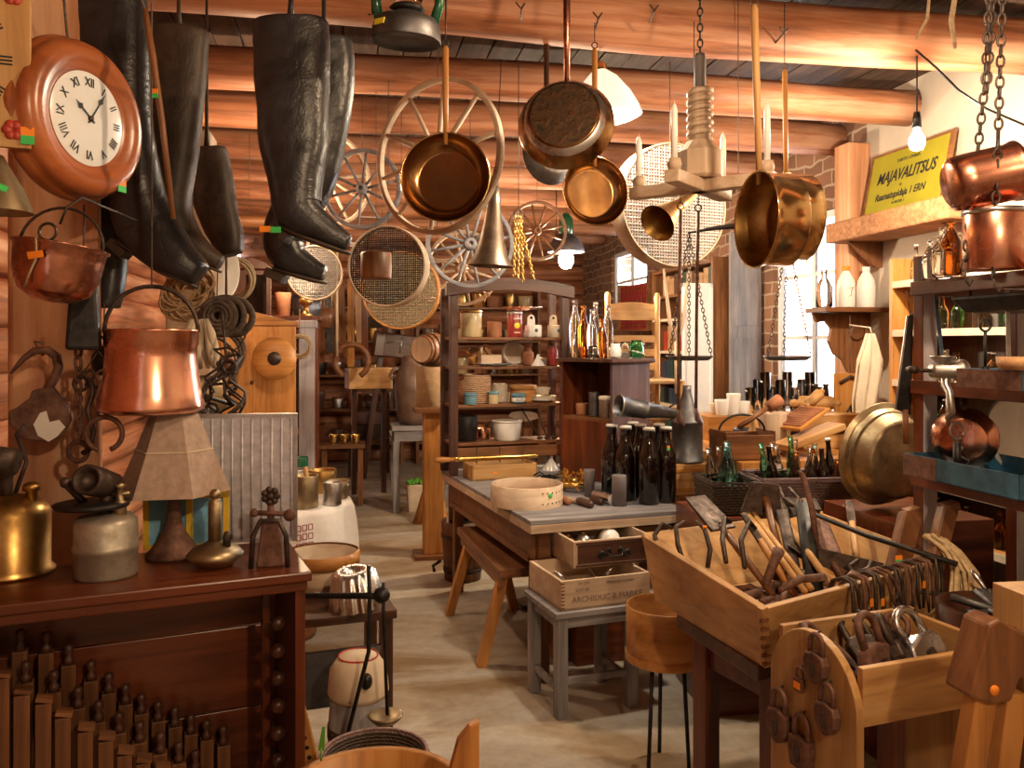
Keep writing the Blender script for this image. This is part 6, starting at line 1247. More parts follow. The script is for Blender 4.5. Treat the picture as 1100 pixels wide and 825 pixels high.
for i in range(10): m.tube([(-.11+.022*i,-.085,.02), (-.11+.022*i,.085,.02)], .008, 6)
m.build('board_rib', 'clay', t)
t = T('wooden_chopping_board', 'pale slanted wooden board lying in front of the ribbed washboard', 'board', cty(875,4.50,.10), None, None, rot(0,0,18) @ rot(0,-16,0)); m = M(); m.bx(-.22,.16,-.07,.07,0,.035); m.build('board', 'pine_x', t, .005)
t = can('bentwood_bucket', 'pale bentwood bucket standing on the counter before the window', cty(829,4.66), .080, .22, 'pale_z', 'bucket')
t = can('enamel_basin', 'dark blue enamel basin among glasses on the counter', cty(808,4.95), .11, .10, 'black', 'basin', None, .7)
t = T('wooden_carrier', 'open brown wooden carrier with a curved iron handle beside the zinc can', 'carrier', cty(797,4.42), None); m = M(); m.bx(-.14,.14,-.1,.1,0,.012); m.bx(-.14,.14,-.1,-.088,0,.13); m.bx(-.14,.14,.088,.1,0,.13); m.bx(-.14,-.128,-.1,.1,0,.15); m.bx(.128,.14,-.1,.1,0,.15); m.build('carrier_box', 'brown_x', t, .003); m = M(); m.tube([(.13*cos(a), 0, .14+.09*sin(a)) for a in [pi*i/14 for i in range(15)]], .006, 8); m.build('carrier_handle', 'black_iron', t)
t = T('wooden_mallet', 'turned wooden mallet with long handle lying aslant over the carrier', 'mallet', cty(818,4.40,.245), None, None, rot(0,0,20) @ rot(0,-28,0)); m = M(); m.tube([(-.16,0,0), (.06,0,0)], .014, 10); m.build('handle', 'brown_x', t); m = M(); m.tube([(.05,0,0), (.13,0,0)], [.030,.034], 14); m.build('mallet_head', 'clay', t)
t = T('wooden_scoop', 'pale carved wooden scoop standing in front of the bentwood bucket', 'scoop', cty(806,4.66), None); m = M(); m.sweep([(0,0,0), (.01,0,.06), (.03,0,.13), (.02,0,.19), (-.01,0,.22)], [(.03,.04), (.045,.055), (.03,.04), (.018,.02), (.010,.014)], n=14); m.build('scoop_body', 'pine_z', t)
for i in range(10):
    px = 806+8*i; lab = f'{["first","second","third","fourth","fifth","sixth","seventh","eighth","ninth","tenth"][i]} small glass in the row on the counter, counted from the white china'
    t = T('drinking_glass', lab, 'glass', cty(px, 5.42+.1*(i % 2), .1508), 0, 'glasses on the counter'); m = M(); h = .17+.05*(i % 3); m.lathe([(0,.004), (.028,0), (.034,h), (.031,h), (.025,.012), (0,.012)], 18); m.build('glass_body', 'glass_clear', t)
for i, px in enumerate((858, 876, 887)):
    bottle('silhouetted_bottle', ['dark slender bottle against the bright window, nearest the glasses', 'straight dark bottle in the middle of the window', 'straight dark bottle nearest the tool board by the window'][i], cty(px,5.20,.0008), .36, .030, 'glass_dark', None, None, .5 if i else .35, .7)
t = T('low_riser_box', 'low plain box at the rear of the counter carrying glasses and white china', 'box', cty(812,5.36), None); m = M(); m.bx(-.36,.20,-.08,.26,0,.148); m.build('box_body', 'orange_x', t, .003); m = M(); m.bx(-.362,.202,-.086,-.08,.05,.06); m.build('batten', 'dark_x', t)
for i, (px, Y, r, h, mat) in enumerate(((776,5.3,.05,.10,'porcelain'), (788,5.28,.045,.14,'porcelain'), (770,5.42,.05,.07,'cloth_cream'), (799,5.3,.04,.09,'porcelain'), (772,4.85,.05,.09,'clay'))):
    can('china_cup', ['white china cup beside the zinc can', 'white china jug in the middle of the china group', 'cream bowl at the rear of the china group', 'white cup nearest the row of glasses', 'brown cup partly behind the zinc can'][i], cty(px,Y,.1508 if i < 4 else .0008), r, h, mat, 'cup', None, .75)
# ================================================================== right wall, bookcase, far aisle
ORD = ('first','second','third','fourth','fifth','sixth','seventh','eighth','ninth','tenth','eleventh','twelfth','thirteenth','fourteenth','fifteenth','sixteenth')
# ---- sign on its plank
t = T('plank_shelf', 'thick rough plank fixed to the wall under the yellow sign', 'shelf', R(UR-.30, 3.78, 2.245), None)
m = M(); m.bx(0, .295, 0, 1.12, 0, .125); m.build('plank', 'log_end', t, .012)
for y in (.12, .95): m = M(); m.hexa([(.25,y,-.16),(.295,y,-.16),(.295,y+.03,-.16),(.25,y+.03,-.16),(.06,y,-.001),(.295,y,-.001),(.295,y+.03,-.001),(.06,y+.03,-.001)]); m.build('bracket_mount', 'brown_z', t)
SG = R(UR-.13, 4.74, 2.381); t = T('yellow_sign', 'yellow framed sign with dark slanted lettering leaning on the wall plank', 'sign', SG, None, None, rot(0,0,11-90) @ rot(-11,0,0))
sw, sh_ = .69, .39
m = M(); m.bx(0, sw, 0, .012, 0, sh_); m.build('sign_board', 'sign_yellow', t)
for q in ((-.012,.0,0,sh_), (sw,sw+.022,-.0,sh_), (-.012,sw+.022,sh_,sh_+.012), (-.012,sw+.022,-.008,0)): m = M(); m.bx(q[0],q[1],-.006,.016,q[2],q[3]); m.build('sign_frame', 'brown_x', t)
SK = Matrix(((1,.22,0,0),(0,1,0,0),(0,0,1,0),(0,0,0,1)))
m = M(); text(m, 'MAJAVALITSUS', .100, tr(.345,-.001,.235) @ FACE @ SK, .80, bold=.018); m.build('sign_title', 'ink', t)
for s_, sz, x, z, sq, bo in (('Raamatupidaja 1 ERN', .062, .315, .118, .84, .014), ('nr', .026, .315, .172, 1, 0), ('TARTU LINNA', .03, .345, .325, 1.1, 0), ('KORTER 1', .024, .315, .066, 1.1, 0)): m = M(); text(m, s_, sz, tr(x,-.001,z) @ FACE @ (SK if sq < 1 else Matrix()), sq, bold=bo); m.build('lettering', 'ink', t)
# ---- bracket shelf with white bottles, tool board, towel
WS = R(UR-.44, 4.66, 1.80); t = T('bracket_shelf', 'brown shelf with a scrolled bracket standing out against the bright window', 'shelf', WS, None)
m = M(); m.bx(0, .435, 0, .24, 0, .03); m.bx(-.01,.2,-.02,.26,.03,.05) if False else None; m.build('shelf_board', 'brown_x', t, .004)
m = M(); m.prism([(.03,0), (.06,-.06), (.12,-.05), (.16,-.10), (.14,-.18), (.18,-.26), (.24,-.30), (.28,-.38), (.435,-.38), (.435,0)], .035); b_ = m.build('scrolled_bracket', 'brown_z', t, .004); b_.location = (0,.21,-.001)
m = M(); m.X = tr(.33,.188,-.12) @ FACE; m.lathe([(0,0), (.05,.0), (.055,.01), (.04,.016), (0,.014)], 20); m.build('carved_rosette', 'brown_x', t)
def ws(x, y): q = Matrix.Rotation(RA, 3, 'Z') @ Vector((x,y,0)); return Vector((WS.x+q.x, WS.y+q.y, WS.z+.031))
for x, lab in ((.20, 'white plastic bottle with a red mark on the bracket shelf'), (.34, 'white plastic bottle nearest the bottle shelf, no mark')):
    t = T('plastic_bottle', lab, 'bottle', ws(x,.1), None); m = M(); m.lathe([(0,0), (.052,.0), (.056,.006), (.056,.13), (.05,.17), (.028,.215), (.02,.225), (.02,.245), (0,.245)], 22); m.build('bottle_body', 'rubber_white', t); m = M(); m.lathe([(.021,.23), (.024,.232), (.024,.258), (0,.26)], 16); m.build('bottle_cap', 'tag_orange' if 'red' in lab else 'white', t)
    if 'red' in lab: m = M(); m.tube([(-.015,-.0565,.12), (.015,-.057,.125), (.0,-.057,.10), (.0,-.057,.075), (-.015,-.056,.07)], .005, 6, flat=.4); m.build('red_mark', 'tag_orange', t)
bottle('window_bottle', 'clear glass flagon standing at the bright end of the bracket shelf', ws(.05,.1), .24, .05, 'glass_clear', None, None, .35, .55)
t = T('tool_board', 'pinkish wooden board with small iron tools hanging below the bracket shelf', 'tool board', R(UR-.355, 4.70, 1.002), None, None, rot(0,0,11)); m = M(); m.bx(0,.22,.0,.02,0,.42); m.build('mount_board', 'orange_z', t, .004)
m = M(); m.tube([(.03,-.01,.36), (.1,-.012,.40), (.18,-.012,.37)], .010, 6); m.build('iron_handle', 'iron', t); m = M(); m.tube([(.06,-.012,.15), (.10,-.012,.22), (.13,-.012,.12)], .008, 6); m.build('iron_hook', 'iron', t)
m = M(); m.tube([(.11,.01,.41), (.11,.01,.78)], .003, 6); m.build('hanging_cord', 'rope_dark', t)
t = T('linen_towel', 'cream linen towel hanging between the bracket shelf and the bottle shelf', 'towel', P(936,358,4.55), None); m = M(); nseg = 14
for layer in range(2):
    vs, fs = [], []
    for i in range(13):
        z = -i*.036; wd = (.022+.052*min(1, i/4))*(1 if i < 9 else 1-.05*(i-9)); 
        for j in range(nseg+1): a = j/nseg; vs.append((-wd+2*wd*a+.012*sin(i*.4)-.02*i/12, .012*sin(a*14+layer)*min(1,i/3)+.02*layer, z))
    for i in range(12):
        for j in range(nseg): k_ = i*(nseg+1)+j; fs.append((k_, k_+1, k_+nseg+2, k_+nseg+1))
    m.add(vs, fs, True)
m.tube([(0,0,0), (0,.01,.03), (.0,.2,.05)], .004, 6); m.build('hanging_cloth', 'cloth_cream', t)
# ---- bottle shelf on the right wall
BU, BV0, BV1 = 2.98, 2.55, 4.22; t = T('bottle_shelf', 'wall shelf with cream edged boards full of small bottles behind the rack', 'shelf', R(BU, BV0, 0), None); bzs = (.62, .88, 1.13, 1.405, 1.68, 1.95)
m = M(); m.bx(.0, .30, BV1-BV0-.03, BV1-BV0, 0, 2.08); m.build('end_panel', 'orange_z', t, .003); m = M(); m.bx(.0, .30, 0, .03, 0, 2.08); m.build('end_panel', 'orange_z', t, .003)
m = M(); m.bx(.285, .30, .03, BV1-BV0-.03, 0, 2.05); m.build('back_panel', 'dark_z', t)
for z in bzs:
    m = M(); m.bx(.004, .285, .031, BV1-BV0-.031, z-.03, z); sb = m.build('shelf_board', 'orange_y', t); m = M(); m.bx(-.004,.004,.031,BV1-BV0-.031,z-.036,z+.001); m.build('cream_edge', 'cloth_cream', sb)
rnd = random.Random(21); cols = (('glass_clear','clear'), ('glass_smoke','smoky'), ('glass_amber','amber'), ('glass_smoke','smoky'), ('glass_green','green'), ('glass_dark','black'))
for zi, z in enumerate(bzs):
    bn = ('lowest','second lowest','third lowest','third highest','second highest','topmost')[zi]
    n = 12 if zi in (2,3,4) else 9
    for i in range(n):
        v = BV1-.10-i*(1.38/n)-rnd.uniform(0,.03); mat, cn = cols[rnd.randrange(6)]; q = R(BU+.07+rnd.uniform(0,.10), v, z+.001); h = rnd.uniform(.12,.20) if zi < 5 else rnd.uniform(.16,.26)
        bottle('shelf_bottle', f'{cn} bottle, {ORD[i]} from the window end on the {bn} bottle shelf board', q, h, rnd.uniform(.024,.034), mat, ('porcelain' if rnd.random() < .3 else None), f'bottles on the {bn} board', .36, rnd.choice((.5,.6,.66)))
# ---- glinting cutlery and bowls on a low bench behind the rack
t = T('low_sales_bench', 'low dark bench behind the rack carrying the heap of cutlery', 'bench', R(2.42, 2.0, 0), None); m = M(); m.bx(0,.5,-.3,.72,.70,.74); m.build('bench_top', 'dark_y', t, .003)
for x, y in ((.02,-.28), (.42,-.28), (.02,.64), (.42,.64)): m = M(); m.bx(x,x+.06,y,y+.06,0,.70); m.build('leg', 'dark_z', t)
m = M(); rnd = random.Random(31)
for i in range(260):
    x, y = rnd.uniform(.05,.45), rnd.uniform(-.24,.46); hgt = .20*(1-abs(x-.25)/.3)*(1-abs(y-.2)/.6); p = Vector((x,y,.772+rnd.uniform(0,max(.01,hgt)))); a = rnd.uniform(0,6.3); d = Vector((cos(a), sin(a), rnd.uniform(-.3,.3)))*.07; m.tube([p-d, p, p+d*.7, p+d], [.003,.003,.007,.010], 5, flat=.5)
o = m.build('cutlery_heap', 'steel', None, 0, R(2.42,2.0,0)); o.rotation_euler = (0,0,RA); o['label'] = 'glinting heap of old forks and spoons on the low bench behind the rack'; o['category'] = 'cutlery'; o['kind'] = 'stuff'
for i in range(5):
    q = R(2.20, 2.40, .745 + .022*i) if False else R(2.60, 2.66, .741+.022*i); m = M(); m.lathe([(0,0), (.05,0), (.085,.03), (.088,.034), (.08,.034), (.048,.008), (0,.007)], 28); solo('clay_dish', m, 'clay', f'{("lowest","second lowest","middle","second highest","topmost")[i]} clay dish of the small stack behind the rack post', 'dish', q)
# ---- bookcase along the right wall
t = T('bookcase', 'tall bookcase with cream shelf boards along the brick wall beyond the window', 'bookcase', R(2.92, 6.42, 0), None); Lb = 1.4
for y in (0, Lb-.03): m = M(); m.bx(0,.33,y,y+.03,0,2.32); m.build('side_panel', 'brown_z', t, .002)
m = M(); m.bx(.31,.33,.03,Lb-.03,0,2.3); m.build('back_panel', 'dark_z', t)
for z in (.55, .80, 1.04, 1.28, 1.54, 1.84, 2.06, 2.30): m = M(); m.bx(-.005,.31,.031,Lb-.031,z-.025,z); m.build('shelf_board', 'cloth_cream' if z < 1.9 else 'brown_y', t, .001)
m = M(); m.bx(-.02,.0,-.012,.012,1.05,2.10); m.bx(-.26,-.24,-.012,.012,1.05,2.10); m.bx(-.26,0,-.012,.012,1.05,1.08); m.bx(-.26,0,-.012,.012,2.07,2.10); m.bx(-.24,-.02,-.004,.004,1.08,2.07); d_ = m.build('glare_white_door', 'white_paint_glare', t)  # glazed door, the window's reflection painted in as flat white
m = M(); m.lathe([(0,0), (.008,0), (.014,.014), (0,.02)], 10, (-.235,-.014,1.5)); m.build('door_knob', 'brass', d_)
rnd = random.Random(17)
for zi, (z, hmax, mats) in enumerate(((1.04,.19,('book_green','book_blue','black')), (1.28,.20,('book_green','book_blue')), (1.54,.24,('book_tan','book_brown','red_paint')), (2.06,.20,('book_tan','book_brown','book_green')), (.80,.2,('book_brown','book_green')))):
    y = .05
    i = 0
    while y < Lb-.16 and i < 16:
        th = rnd.uniform(.05,.11); h = hmax*rnd.uniform(.75,1); mm = rnd.choice(mats); q = R(2.92+.06*cos(0), 6.42+y+th/2, z+.001); dp = rnd.uniform(.16,.22)
        row = ('third board','fourth board','fifth board','upper board','second board')[zi]; cn = mm.replace('book_','').replace('_paint','').replace('tan','light brown')
        t = T('book', f'{cn} book, {ORD[i]} from the glare-white door, {row} of the bookcase', 'book', q, None, f'books on the {row} of the bookcase')
        m = M(); m.bx(0,.006,-th/2,th/2,0,h); m.bx(.006,dp,-th/2,-th/2+.004,0,h); m.bx(.006,dp,th/2-.004,th/2,0,h); m.build('cover', mm, t); m = M(); m.bx(.007,dp-.006,-th/2+.005,th/2-.005,.004,h-.006); m.build('pages', 'paper', t)
        y += th+rnd.uniform(.002,.02); i += 1
t = T('grey_shutter', 'grey painted window shutter folded against the wall beside the bookcase', 'shutter', R(UR-.30, 6.26, .95), None); m = M(); m.bx(0,.27,0,.03,0,1.55); m.build('shutter_panel', 'grey_z', t, .003); m = M(); m.bx(.03,.24,-.008,0,.1,.7); m.bx(.03,.24,-.008,0,.8,1.45); m.build('raised_panel', 'grey_z', t, .003); m = M(); m.tube([(.26,.015,.3), (.295,.015,.3)], .012, 8); m.build('hinge_mount', 'iron', t); m = M(); m.bx(.05,.2,.03,.06,-.95,0); m.build('hanging_post', 'brown_z', t)
# ---- red volumes beyond
t = T('red_book_shelf', 'small wall shelf of two rows of red bound volumes above the ladder-back chair', 'shelf', R(2.95, 8.06, 1.76), None); m = M(); m.bx(0,.34,0,.9,-.02,0); m.bx(0,.34,0,.9,.235,.255); m.bx(0,.34,-.02,0,-.02,.5); m.bx(0,.34,.9,.92,-.02,.5); m.build('shelf_frame', 'brown_y', t)
for zi, z in enumerate((.001, .256)):
    for i in range(11):
        q = R(2.97, 8.10+.08*i, 1.76+z); t = T('book', f'red bound volume, {ORD[i]} from the aisle end, {("lower","upper")[zi]} board of the small wall shelf', 'book', q, None, f'red volumes on the {("lower","upper")[zi]} board'); m = M(); m.bx(0,.2,-.032,.032,0,.215); m.build('cover', 'book_red', t); m = M(); m.bx(-.002,0,-.033,.033,.035,.05); m.bx(-.002,0,-.033,.033,.16,.175); m.build('gilt_band', 'brass_old', t)
# ---- ladder-back chair on a table
t = T('rear_table', 'plain brown table behind the cabinet box on which the ladder-back chair stands', 'table', (.58, 5.68, 0), 11); m = M(); m.bx(0,.75,0,.8,.86,.90); m.build('table_top', 'brown_x', t, .003)
for x, y in ((.02,.02), (.67,.02), (.02,.72), (.67,.72)): m = M(); m.bx(x,x+.06,y,y+.06,0,.86); m.build('leg', 'brown_z', t)
q = P(692, 400, 5.80); t = T('ladder_back_chair', 'pale pine ladder-back chair standing on the table behind the bottles', 'chair', (q.x, q.y+.05, .901), 14)
for sx in (-1, 1):
    m = M(); m.lathe([(0,0), (.018,0), (.022,.4), (.020,1.0), (.024,1.04), (.016,1.07), (0,1.075)], 14, (sx*.19,.19,0)); m.build('back_post', 'pine_z', t)
    m = M(); m.lathe([(0,0), (.018,0), (.022,.45), (0,.455)], 14, (sx*.21,-.19,0)); m.build('leg', 'pine_z', t)
for z, h in ((.93,.11), (.74,.05), (.64,.05), (.54,.05)):
    m = M(); n = 10; vs = []
    for i in range(n+1): a = i/n; vs.append((-.18+.36*a, .19+.03*sin(pi*a), h/2+(.02*sin(pi*a) if h > .1 else 0)))
    for i in range(n): p, q2 = vs[i], vs[i+1]; m.hexa([(p[0],p[1]-.008,z-h/2),(q2[0],q2[1]-.008,z-h/2),(q2[0],q2[1]+.008,z-h/2),(p[0],p[1]+.008,z-h/2),(p[0],p[1]-.008,z+p[2]),(q2[0],q2[1]-.008,z+q2[2]),(q2[0],q2[1]+.008,z+q2[2]),(p[0],p[1]+.008,z+p[2])])
    m.build('back_slat', 'pine_x', t)
m = M(); m.bx(-.21,.21,-.21,.2,.43,.455); m.build('seat', 'wicker_pale', t, .008)
for y in (-.19,.19): m = M(); m.tube([(-.2,y,.2), (.2,y,.2)], .011, 8); m.build('stretcher', 'pine_x', t)
for x in (-.2,.2): m = M(); m.tube([(x,-.19,.25), (x*.95,.19,.25)], .011, 8); m.build('stretcher', 'pine_y', t)
q = P(727, 372, 5.3); t = T('wooden_hay_fork', 'pale wooden hay fork hanging tines up between the ladder-back chair and the scale', 'hay fork', q, 0); m = M(); m.tube([(0,0,-.3), (0,0,.05)], .014, 8); m.build('fork_handle', 'pale_z', t)
for dx in (-.085, .03, .08): m = M(); m.tube([(0,0,.03), (dx*.5,0,.15), (dx,0,.50)], [.013,.013,.007], 8); m.build('fork_tine', 'pale_z', t)
m = M(); m.tube([(.03,0,.5), (.03,0,1.3)], .002, 5); m.build('hanging_cord', 'rope_dark', t)
# ---- round table with cloth and pots
q = P(300, 545, 4.62); t = T('round_table', 'small round table under the white embroidered cloth', 'table', (q.x, q.y, 0), 0)
m = M(); m.lathe([(0,.715), (.375,.715), (.38,.725), (.375,.735), (0,.735)], 40); m.build('table_top', 'brown_x', t); m = M(); m.lathe([(0,0), (.2,0), (.2,.03), (.05,.08), (.04,.5), (.06,.715), (0,.715)], 20); m.build('pedestal', 'brown_z', t)
t2 = T('embroidered_tablecloth', 'white tablecloth with red embroidered squares hanging over the round table', 'tablecloth', (q.x, q.y, .7365), 0); m = M(); rows = [(.0,.004,0), (.2,.004,0), (.36,.004,0), (.388,-.003,.15), (.398,-.03,.5), (.405,-.10,1), (.415,-.18,1), (.42,-.29,1)]; n = 96; vs, fs = [], []
for r_, z, w_ in rows: vs += [((r_+.018*w_*sin(9*a)+.008*w_*sin(17*a+1))*cos(a), (r_+.018*w_*sin(9*a)+.008*w_*sin(17*a+1))*sin(a), z-.015*w_*sin(4*a+.7)*(r_ > .41)) for a in [2*pi*i/n for i in range(n)]]
for k_ in range(len(rows)-1): fs += [(k_*n+i, k_*n+(i+1) % n, (k_+1)*n+(i+1) % n, (k_+1)*n+i) for i in range(n)]
m.add(vs, fs, True); m.build('cloth', 'cloth_white', t2); m = M()
for i in range(3):
    for j in range(3):
        a = radians(-62+4.6*i); r_ = .428+.012*sin(9*a)+.008*j*.4; c = Vector((r_*cos(a), r_*sin(a), -.07-.045*j)); tx = Vector((-sin(a), cos(a), 0))
        for u0, v0, u1, v1 in ((-1,-1,1,-1), (1,-1,1,1), (1,1,-1,1), (-1,1,-1,-1)): m.bar(c+tx*.011*u0+Vector((0,0,.014*v0)), c+tx*.011*u1+Vector((0,0,.014*v1)), .004, .004)
m.build('embroidery', 'red_tin', t2)
zc = .742
def rt(px, Y): p = P(px, 370, Y); return Vector((p.x, p.y, zc))
can('tin_measure', 'tall tin mug with pale stick in front on the white tablecloth', rt(328,4.42), .068, .17, 'brass_dull', 'mug'); can('tin_mug', 'small tin mug near the rim of the white tablecloth', rt(357,4.50), .050, .12, 'tin', 'mug')
for px, Y, r, h, mat, lb in ((316,4.7,.06,.16,'tin','tin pot beside the silvery panel on the white tablecloth'), (346,4.88,.085,.13,'brass_old','round brass bowl behind the tall tin mug'), (362,4.68,.07,.10,'brass_dull','brass dish at the aisle side of the white tablecloth'), (322,4.9,.05,.2,'enamel_green','green pot at the rear of the white tablecloth')): can('metal_pot', lb, rt(px,Y), r, h, mat, 'pot', None, .85)
q = rt(321,4.42); m = M(); m.tube([(0,0,0), (-.03,0,.2)], [.010,.013], 8); solo('pale_stick', m, 'pine_z', 'pale wooden stick standing in the tall tin mug', 'stick', rt(328,4.42)+Vector((.03,0,.012)), 0)
# ---- left wall furniture
q = P(274, 440, 6.2); t = T('yellow_cupboard', 'yellow-brown pine cupboard with crossed door panel by the log wall', 'cupboard', (q.x, q.y, 0), 14); m = M(); m.bx(-.29,.29,0,.42,0,1.74); m.build('cupboard_body', 'orange_z', t, .004); m = M(); m.bx(-.31,.31,-.02,.44,1.74,1.775); m.prism([(-.25,1.775), (0,1.84), (.25,1.775)], .03); m.build('cornice_top', 'orange_x', t, .003)
m = M(); m.bx(-.24,.0,-.02,-.001,1.0,1.66); m.bar((-.23,-.026,1.05), (-.01,-.026,1.62), .025, .012, (0,1,0)); d_ = m.build('door', 'orange_z', t, .003); m = M(); m.ball((-.02,-.035,1.32), .014, 10); m.build('door_knob', 'iron', d_); m = M(); m.bx(-.31,.31,-.05,.0,.93,.97); m.build('waist_ledge', 'orange_x', t, .003)
t = T('wooden_disc', 'round pale wooden disc with dark centre hung on the yellow cupboard', 'grinding wheel', P(295,385,6.08), 14); m = M(); m.X = FACE; m.lathe([(0,0), (.15,0), (.155,.01), (.15,.03), (.05,.035), (0,.035)], 34); m.build('disc', 'orange_x', t); m = M(); m.X = FACE; m.lathe([(0,.03), (.05,.03), (.045,.05), (0,.055)], 18); m.build('hanging_boss', 'iron', t)
q = P(268, 345, 6.42); t = T('clock_case', 'narrow red-brown clock case with dark glass standing on the yellow cupboard', 'clock case', (q.x, q.y+.02, 1.776), 14); m = M(); m.bx(-.15,.15,0,.14,0,.40); m.prism([(-.17,.40), (.17,.40), (.12,.45), (0,.49), (-.12,.45)], .16); m.build('case_body', 'mahogany_z', t, .004); m = M(); m.bx(-.03,.12,-.006,0,.04,.36); m.build('glass_door', 'glass_dark', t)
q = P(312, 440, 7.0); t = T('dark_red_cabinet', 'dark red cabinet behind the yellow cupboard with a grey pilaster', 'cabinet', (q.x, q.y, 0), 11); m = M(); m.bx(-.22,.22,0,.5,0,1.80); m.bx(-.25,.25,-.03,.5,1.80,1.84); m.build('cabinet_body', 'mahogany_z', t, .004); m = M(); m.bx(.07,.20,-.05,-.001,0,1.76); m.bx(.05,.22,-.07,-.001,1.74,1.80); m.build('pilaster', 'lilac_z', t, .004)
t = T('oil_lamp', 'small glass oil lamp standing on the dark red cabinet', 'oil lamp', (q.x+.10, q.y+.12, 1.841), 0); m = M(); m.lathe([(0,0), (.07,0), (.03,.03), (.02,.08), (.05,.1), (.06,.14), (.03,.17), (0,.17)], 18); m.build('lamp_foot', 'brass_old', t); m = M(); m.lathe([(.03,.17), (.045,.22), (.03,.30), (.026,.36)], 18); m.build('lamp_chimney', 'glass_clear', t)
t = can('brown_lamp_bowl', 'reddish glass vase on the cabinet beside the small oil lamp', Vector((q.x-.10, q.y+.15, 1.841)), .07, .2, 'clay', 'vase', None, .7)
# ---- far end: shelves of dim clutter along the back
def shelfcase(lab, px, Y, W_, H_, zs, rz=11):
    q = P(px, 370, Y); t = T('storage_shelf', lab, 'shelf', (q.x, q.y, 0), rz)
    for x in (-W_/2, W_/2-.04): m = M(); m.bx(x,x+.04,0,.35,0,H_); m.build('side_panel', 'brown_z', t)
    for z in zs: m = M(); m.bx(-W_/2+.041,W_/2-.041,0,.35,z-.025,z); m.build('shelf_board', 'brown_x', t)
    return q
rnd = random.Random(77)
def fill(q, W_, zs, group, where, n=6, rz=11):
    names = (('earthen_jar','jar','clay'), ('iron_kettle','kettle','black_iron'), ('tin_box','tin','cream_tin'), ('wooden_tub','tub','orange_z'), ('stone_crock','crock','stoneware'), ('tin_jug','jug','tin'), ('brass_pot','pot','brass_old'))
    for zi, z in enumerate(zs):
        for i in range(n):
            nm, ct_, mat = rnd.choice(names); x = -W_/2+.18+(W_-.36)*i/(n-1); r_ = Matrix.Rotation(radians(rz),3,'Z') @ Vector((x,.16,0)); w_ = (W_-.2)/(n-1)*.42
            can(nm, f'{nm.replace("_"," ")}, {ORD[i]} from the log wall, {("lowest","second","middle","fourth","top")[zi]} board {where}', Vector((q.x+r_.x, q.y+r_.y, z+.001)), min(w_, rnd.uniform(.06,.11)), rnd.uniform(.12,.24), mat, ct_, rnd.choice((None,None,'brown_x')), rnd.uniform(.75,1))['group'] = group
zs = (.3,.75,1.2,1.65,2.1); q = shelfcase('tall brown storage shelf of crocks at the far end of the aisle', 372, 11.0, 1.5, 2.5, zs); fill(q, 1.5, zs, 'crockery on the far storage shelf', 'of the far storage shelf')
q = shelfcase('wide brown storage shelf of crocks on the back wall behind the tall shelf', 515, 11.3, 1.7, 2.5, zs); fill(q, 1.7, zs, 'crockery on the back wall shelf', 'of the back wall shelf', 7)
for i, (px, L_, mat) in enumerate(((345,.9,'brown_z'), (352,.8,'zinc'), (358,.9,'pine_z'), (366,.85,'brown_z'), (377,.95,'orange_z'), (384,.7,'pale_z'), (392,.8,'mahogany_z'))):
    q = P(px, 300, 9.0+.1*(i % 3)); m = M(); m.bar((0,0,0), (.03*(i % 2),0,-L_), .07, .03, (0,1,0)); m.tube([(0,0,-.02), (0,0,.4)], .003, 5); o = m.build('hanging_plank_tool', mat, None, 0, q); o['label'] = f'{ORD[i]} long flat wooden tool hanging in the far row, counted from the riding boots'; o['category'] = 'tool'; o['group'] = 'long tools hanging over the far aisle'
def chair(lab, px, py, rz, mat, s=1.0):
    q = S(px, py, 0); t = T('kitchen_chair', lab, 'chair', q, rz)
    for sx in (-1,1):
        m = M(); m.bar((sx*.19,.18,0), (sx*.18,.22,.98), .035, .035, (0,1,0)); m.build('back_post', mat, t); m = M(); m.bar((sx*.2,-.19,0), (sx*.19,-.18,.44), .035, .035, (0,1,0)); m.build('leg', mat, t)
    m = M(); m.bx(-.22,.22,-.21,.2,.44,.465); m.build('seat', mat, t, .004)
    for z in (.93,.75,.62): m = M(); m.bx(-.18,.18,.195,.215,z-.04,z+.03); m.build('back_slat', mat, t)
    for z in (.2,): m = M(); m.bx(-.19,.19,-.2,-.18,z,z+.025); m.build('stretcher', mat, t)
    return q
q = chair('dark wooden chair at the far end of the aisle holding stacked baskets', 397, 510, -4, 'dark_z')
for i, (z, r, h, mat, lb) in enumerate(((.466,.19,.16,'wicker_dark','lower dark basket on the seat of the far chair'), (.628,.17,.14,'wicker','upper brown basket on the seat of the far chair'))): can('round_basket', lb, Vector((q.x, q.y-.02, z)), r, h, mat, 'basket', None, .85)
q = P(398, 405, 9.0); t = T('yellow_crate', 'yellowish wooden crate with a pale end above the far baskets', 'crate', q, 20); m = M(); m.bx(-.25,.20,-.12,.16,-.12,.10); m.build('crate_box', 'pine_x', t, .004); m = M(); m.bx(.201,.215,-.12,.16,-.12,.10); m.build('pale_end', 'white', t); m = M(); m.bx(-.2,-.15,-.02,.03,-q.z,-.12); m.bx(.12,.17,-.02,.03,-q.z,-.12); m.build('mount_trestle', 'dark_z', t)
t = T('horse_collar', 'pale wooden hoop like a horse collar standing beside the yellowish crate', 'horse collar', P(378,388,8.55), 0); m = M(); m.ring((0,0,0), .17, .03, 'y', 28, 8, -60, 240); m.build('collar_hoop', 'brown_x', t); m = M(); m.tube([(0,0,.17), (0,0,1.1)], .003, 5); m.build('hanging_cord', 'rope_dark', t)
q = P(385, 500, 8.6); t = T('brass_bench', 'low dark bench with shiny brass cups near the tablecloth', 'bench', (P(368,370,8.3).x, 8.3, 0), 11); m = M(); m.bx(-.22,.22,-.1,.2,.58,.62); m.build('bench_top', 'brown_x', t)
for x in (-.2,.15): m = M(); m.bx(x,x+.05,-.05,.15,0,.58); m.build('leg', 'brown_z', t)
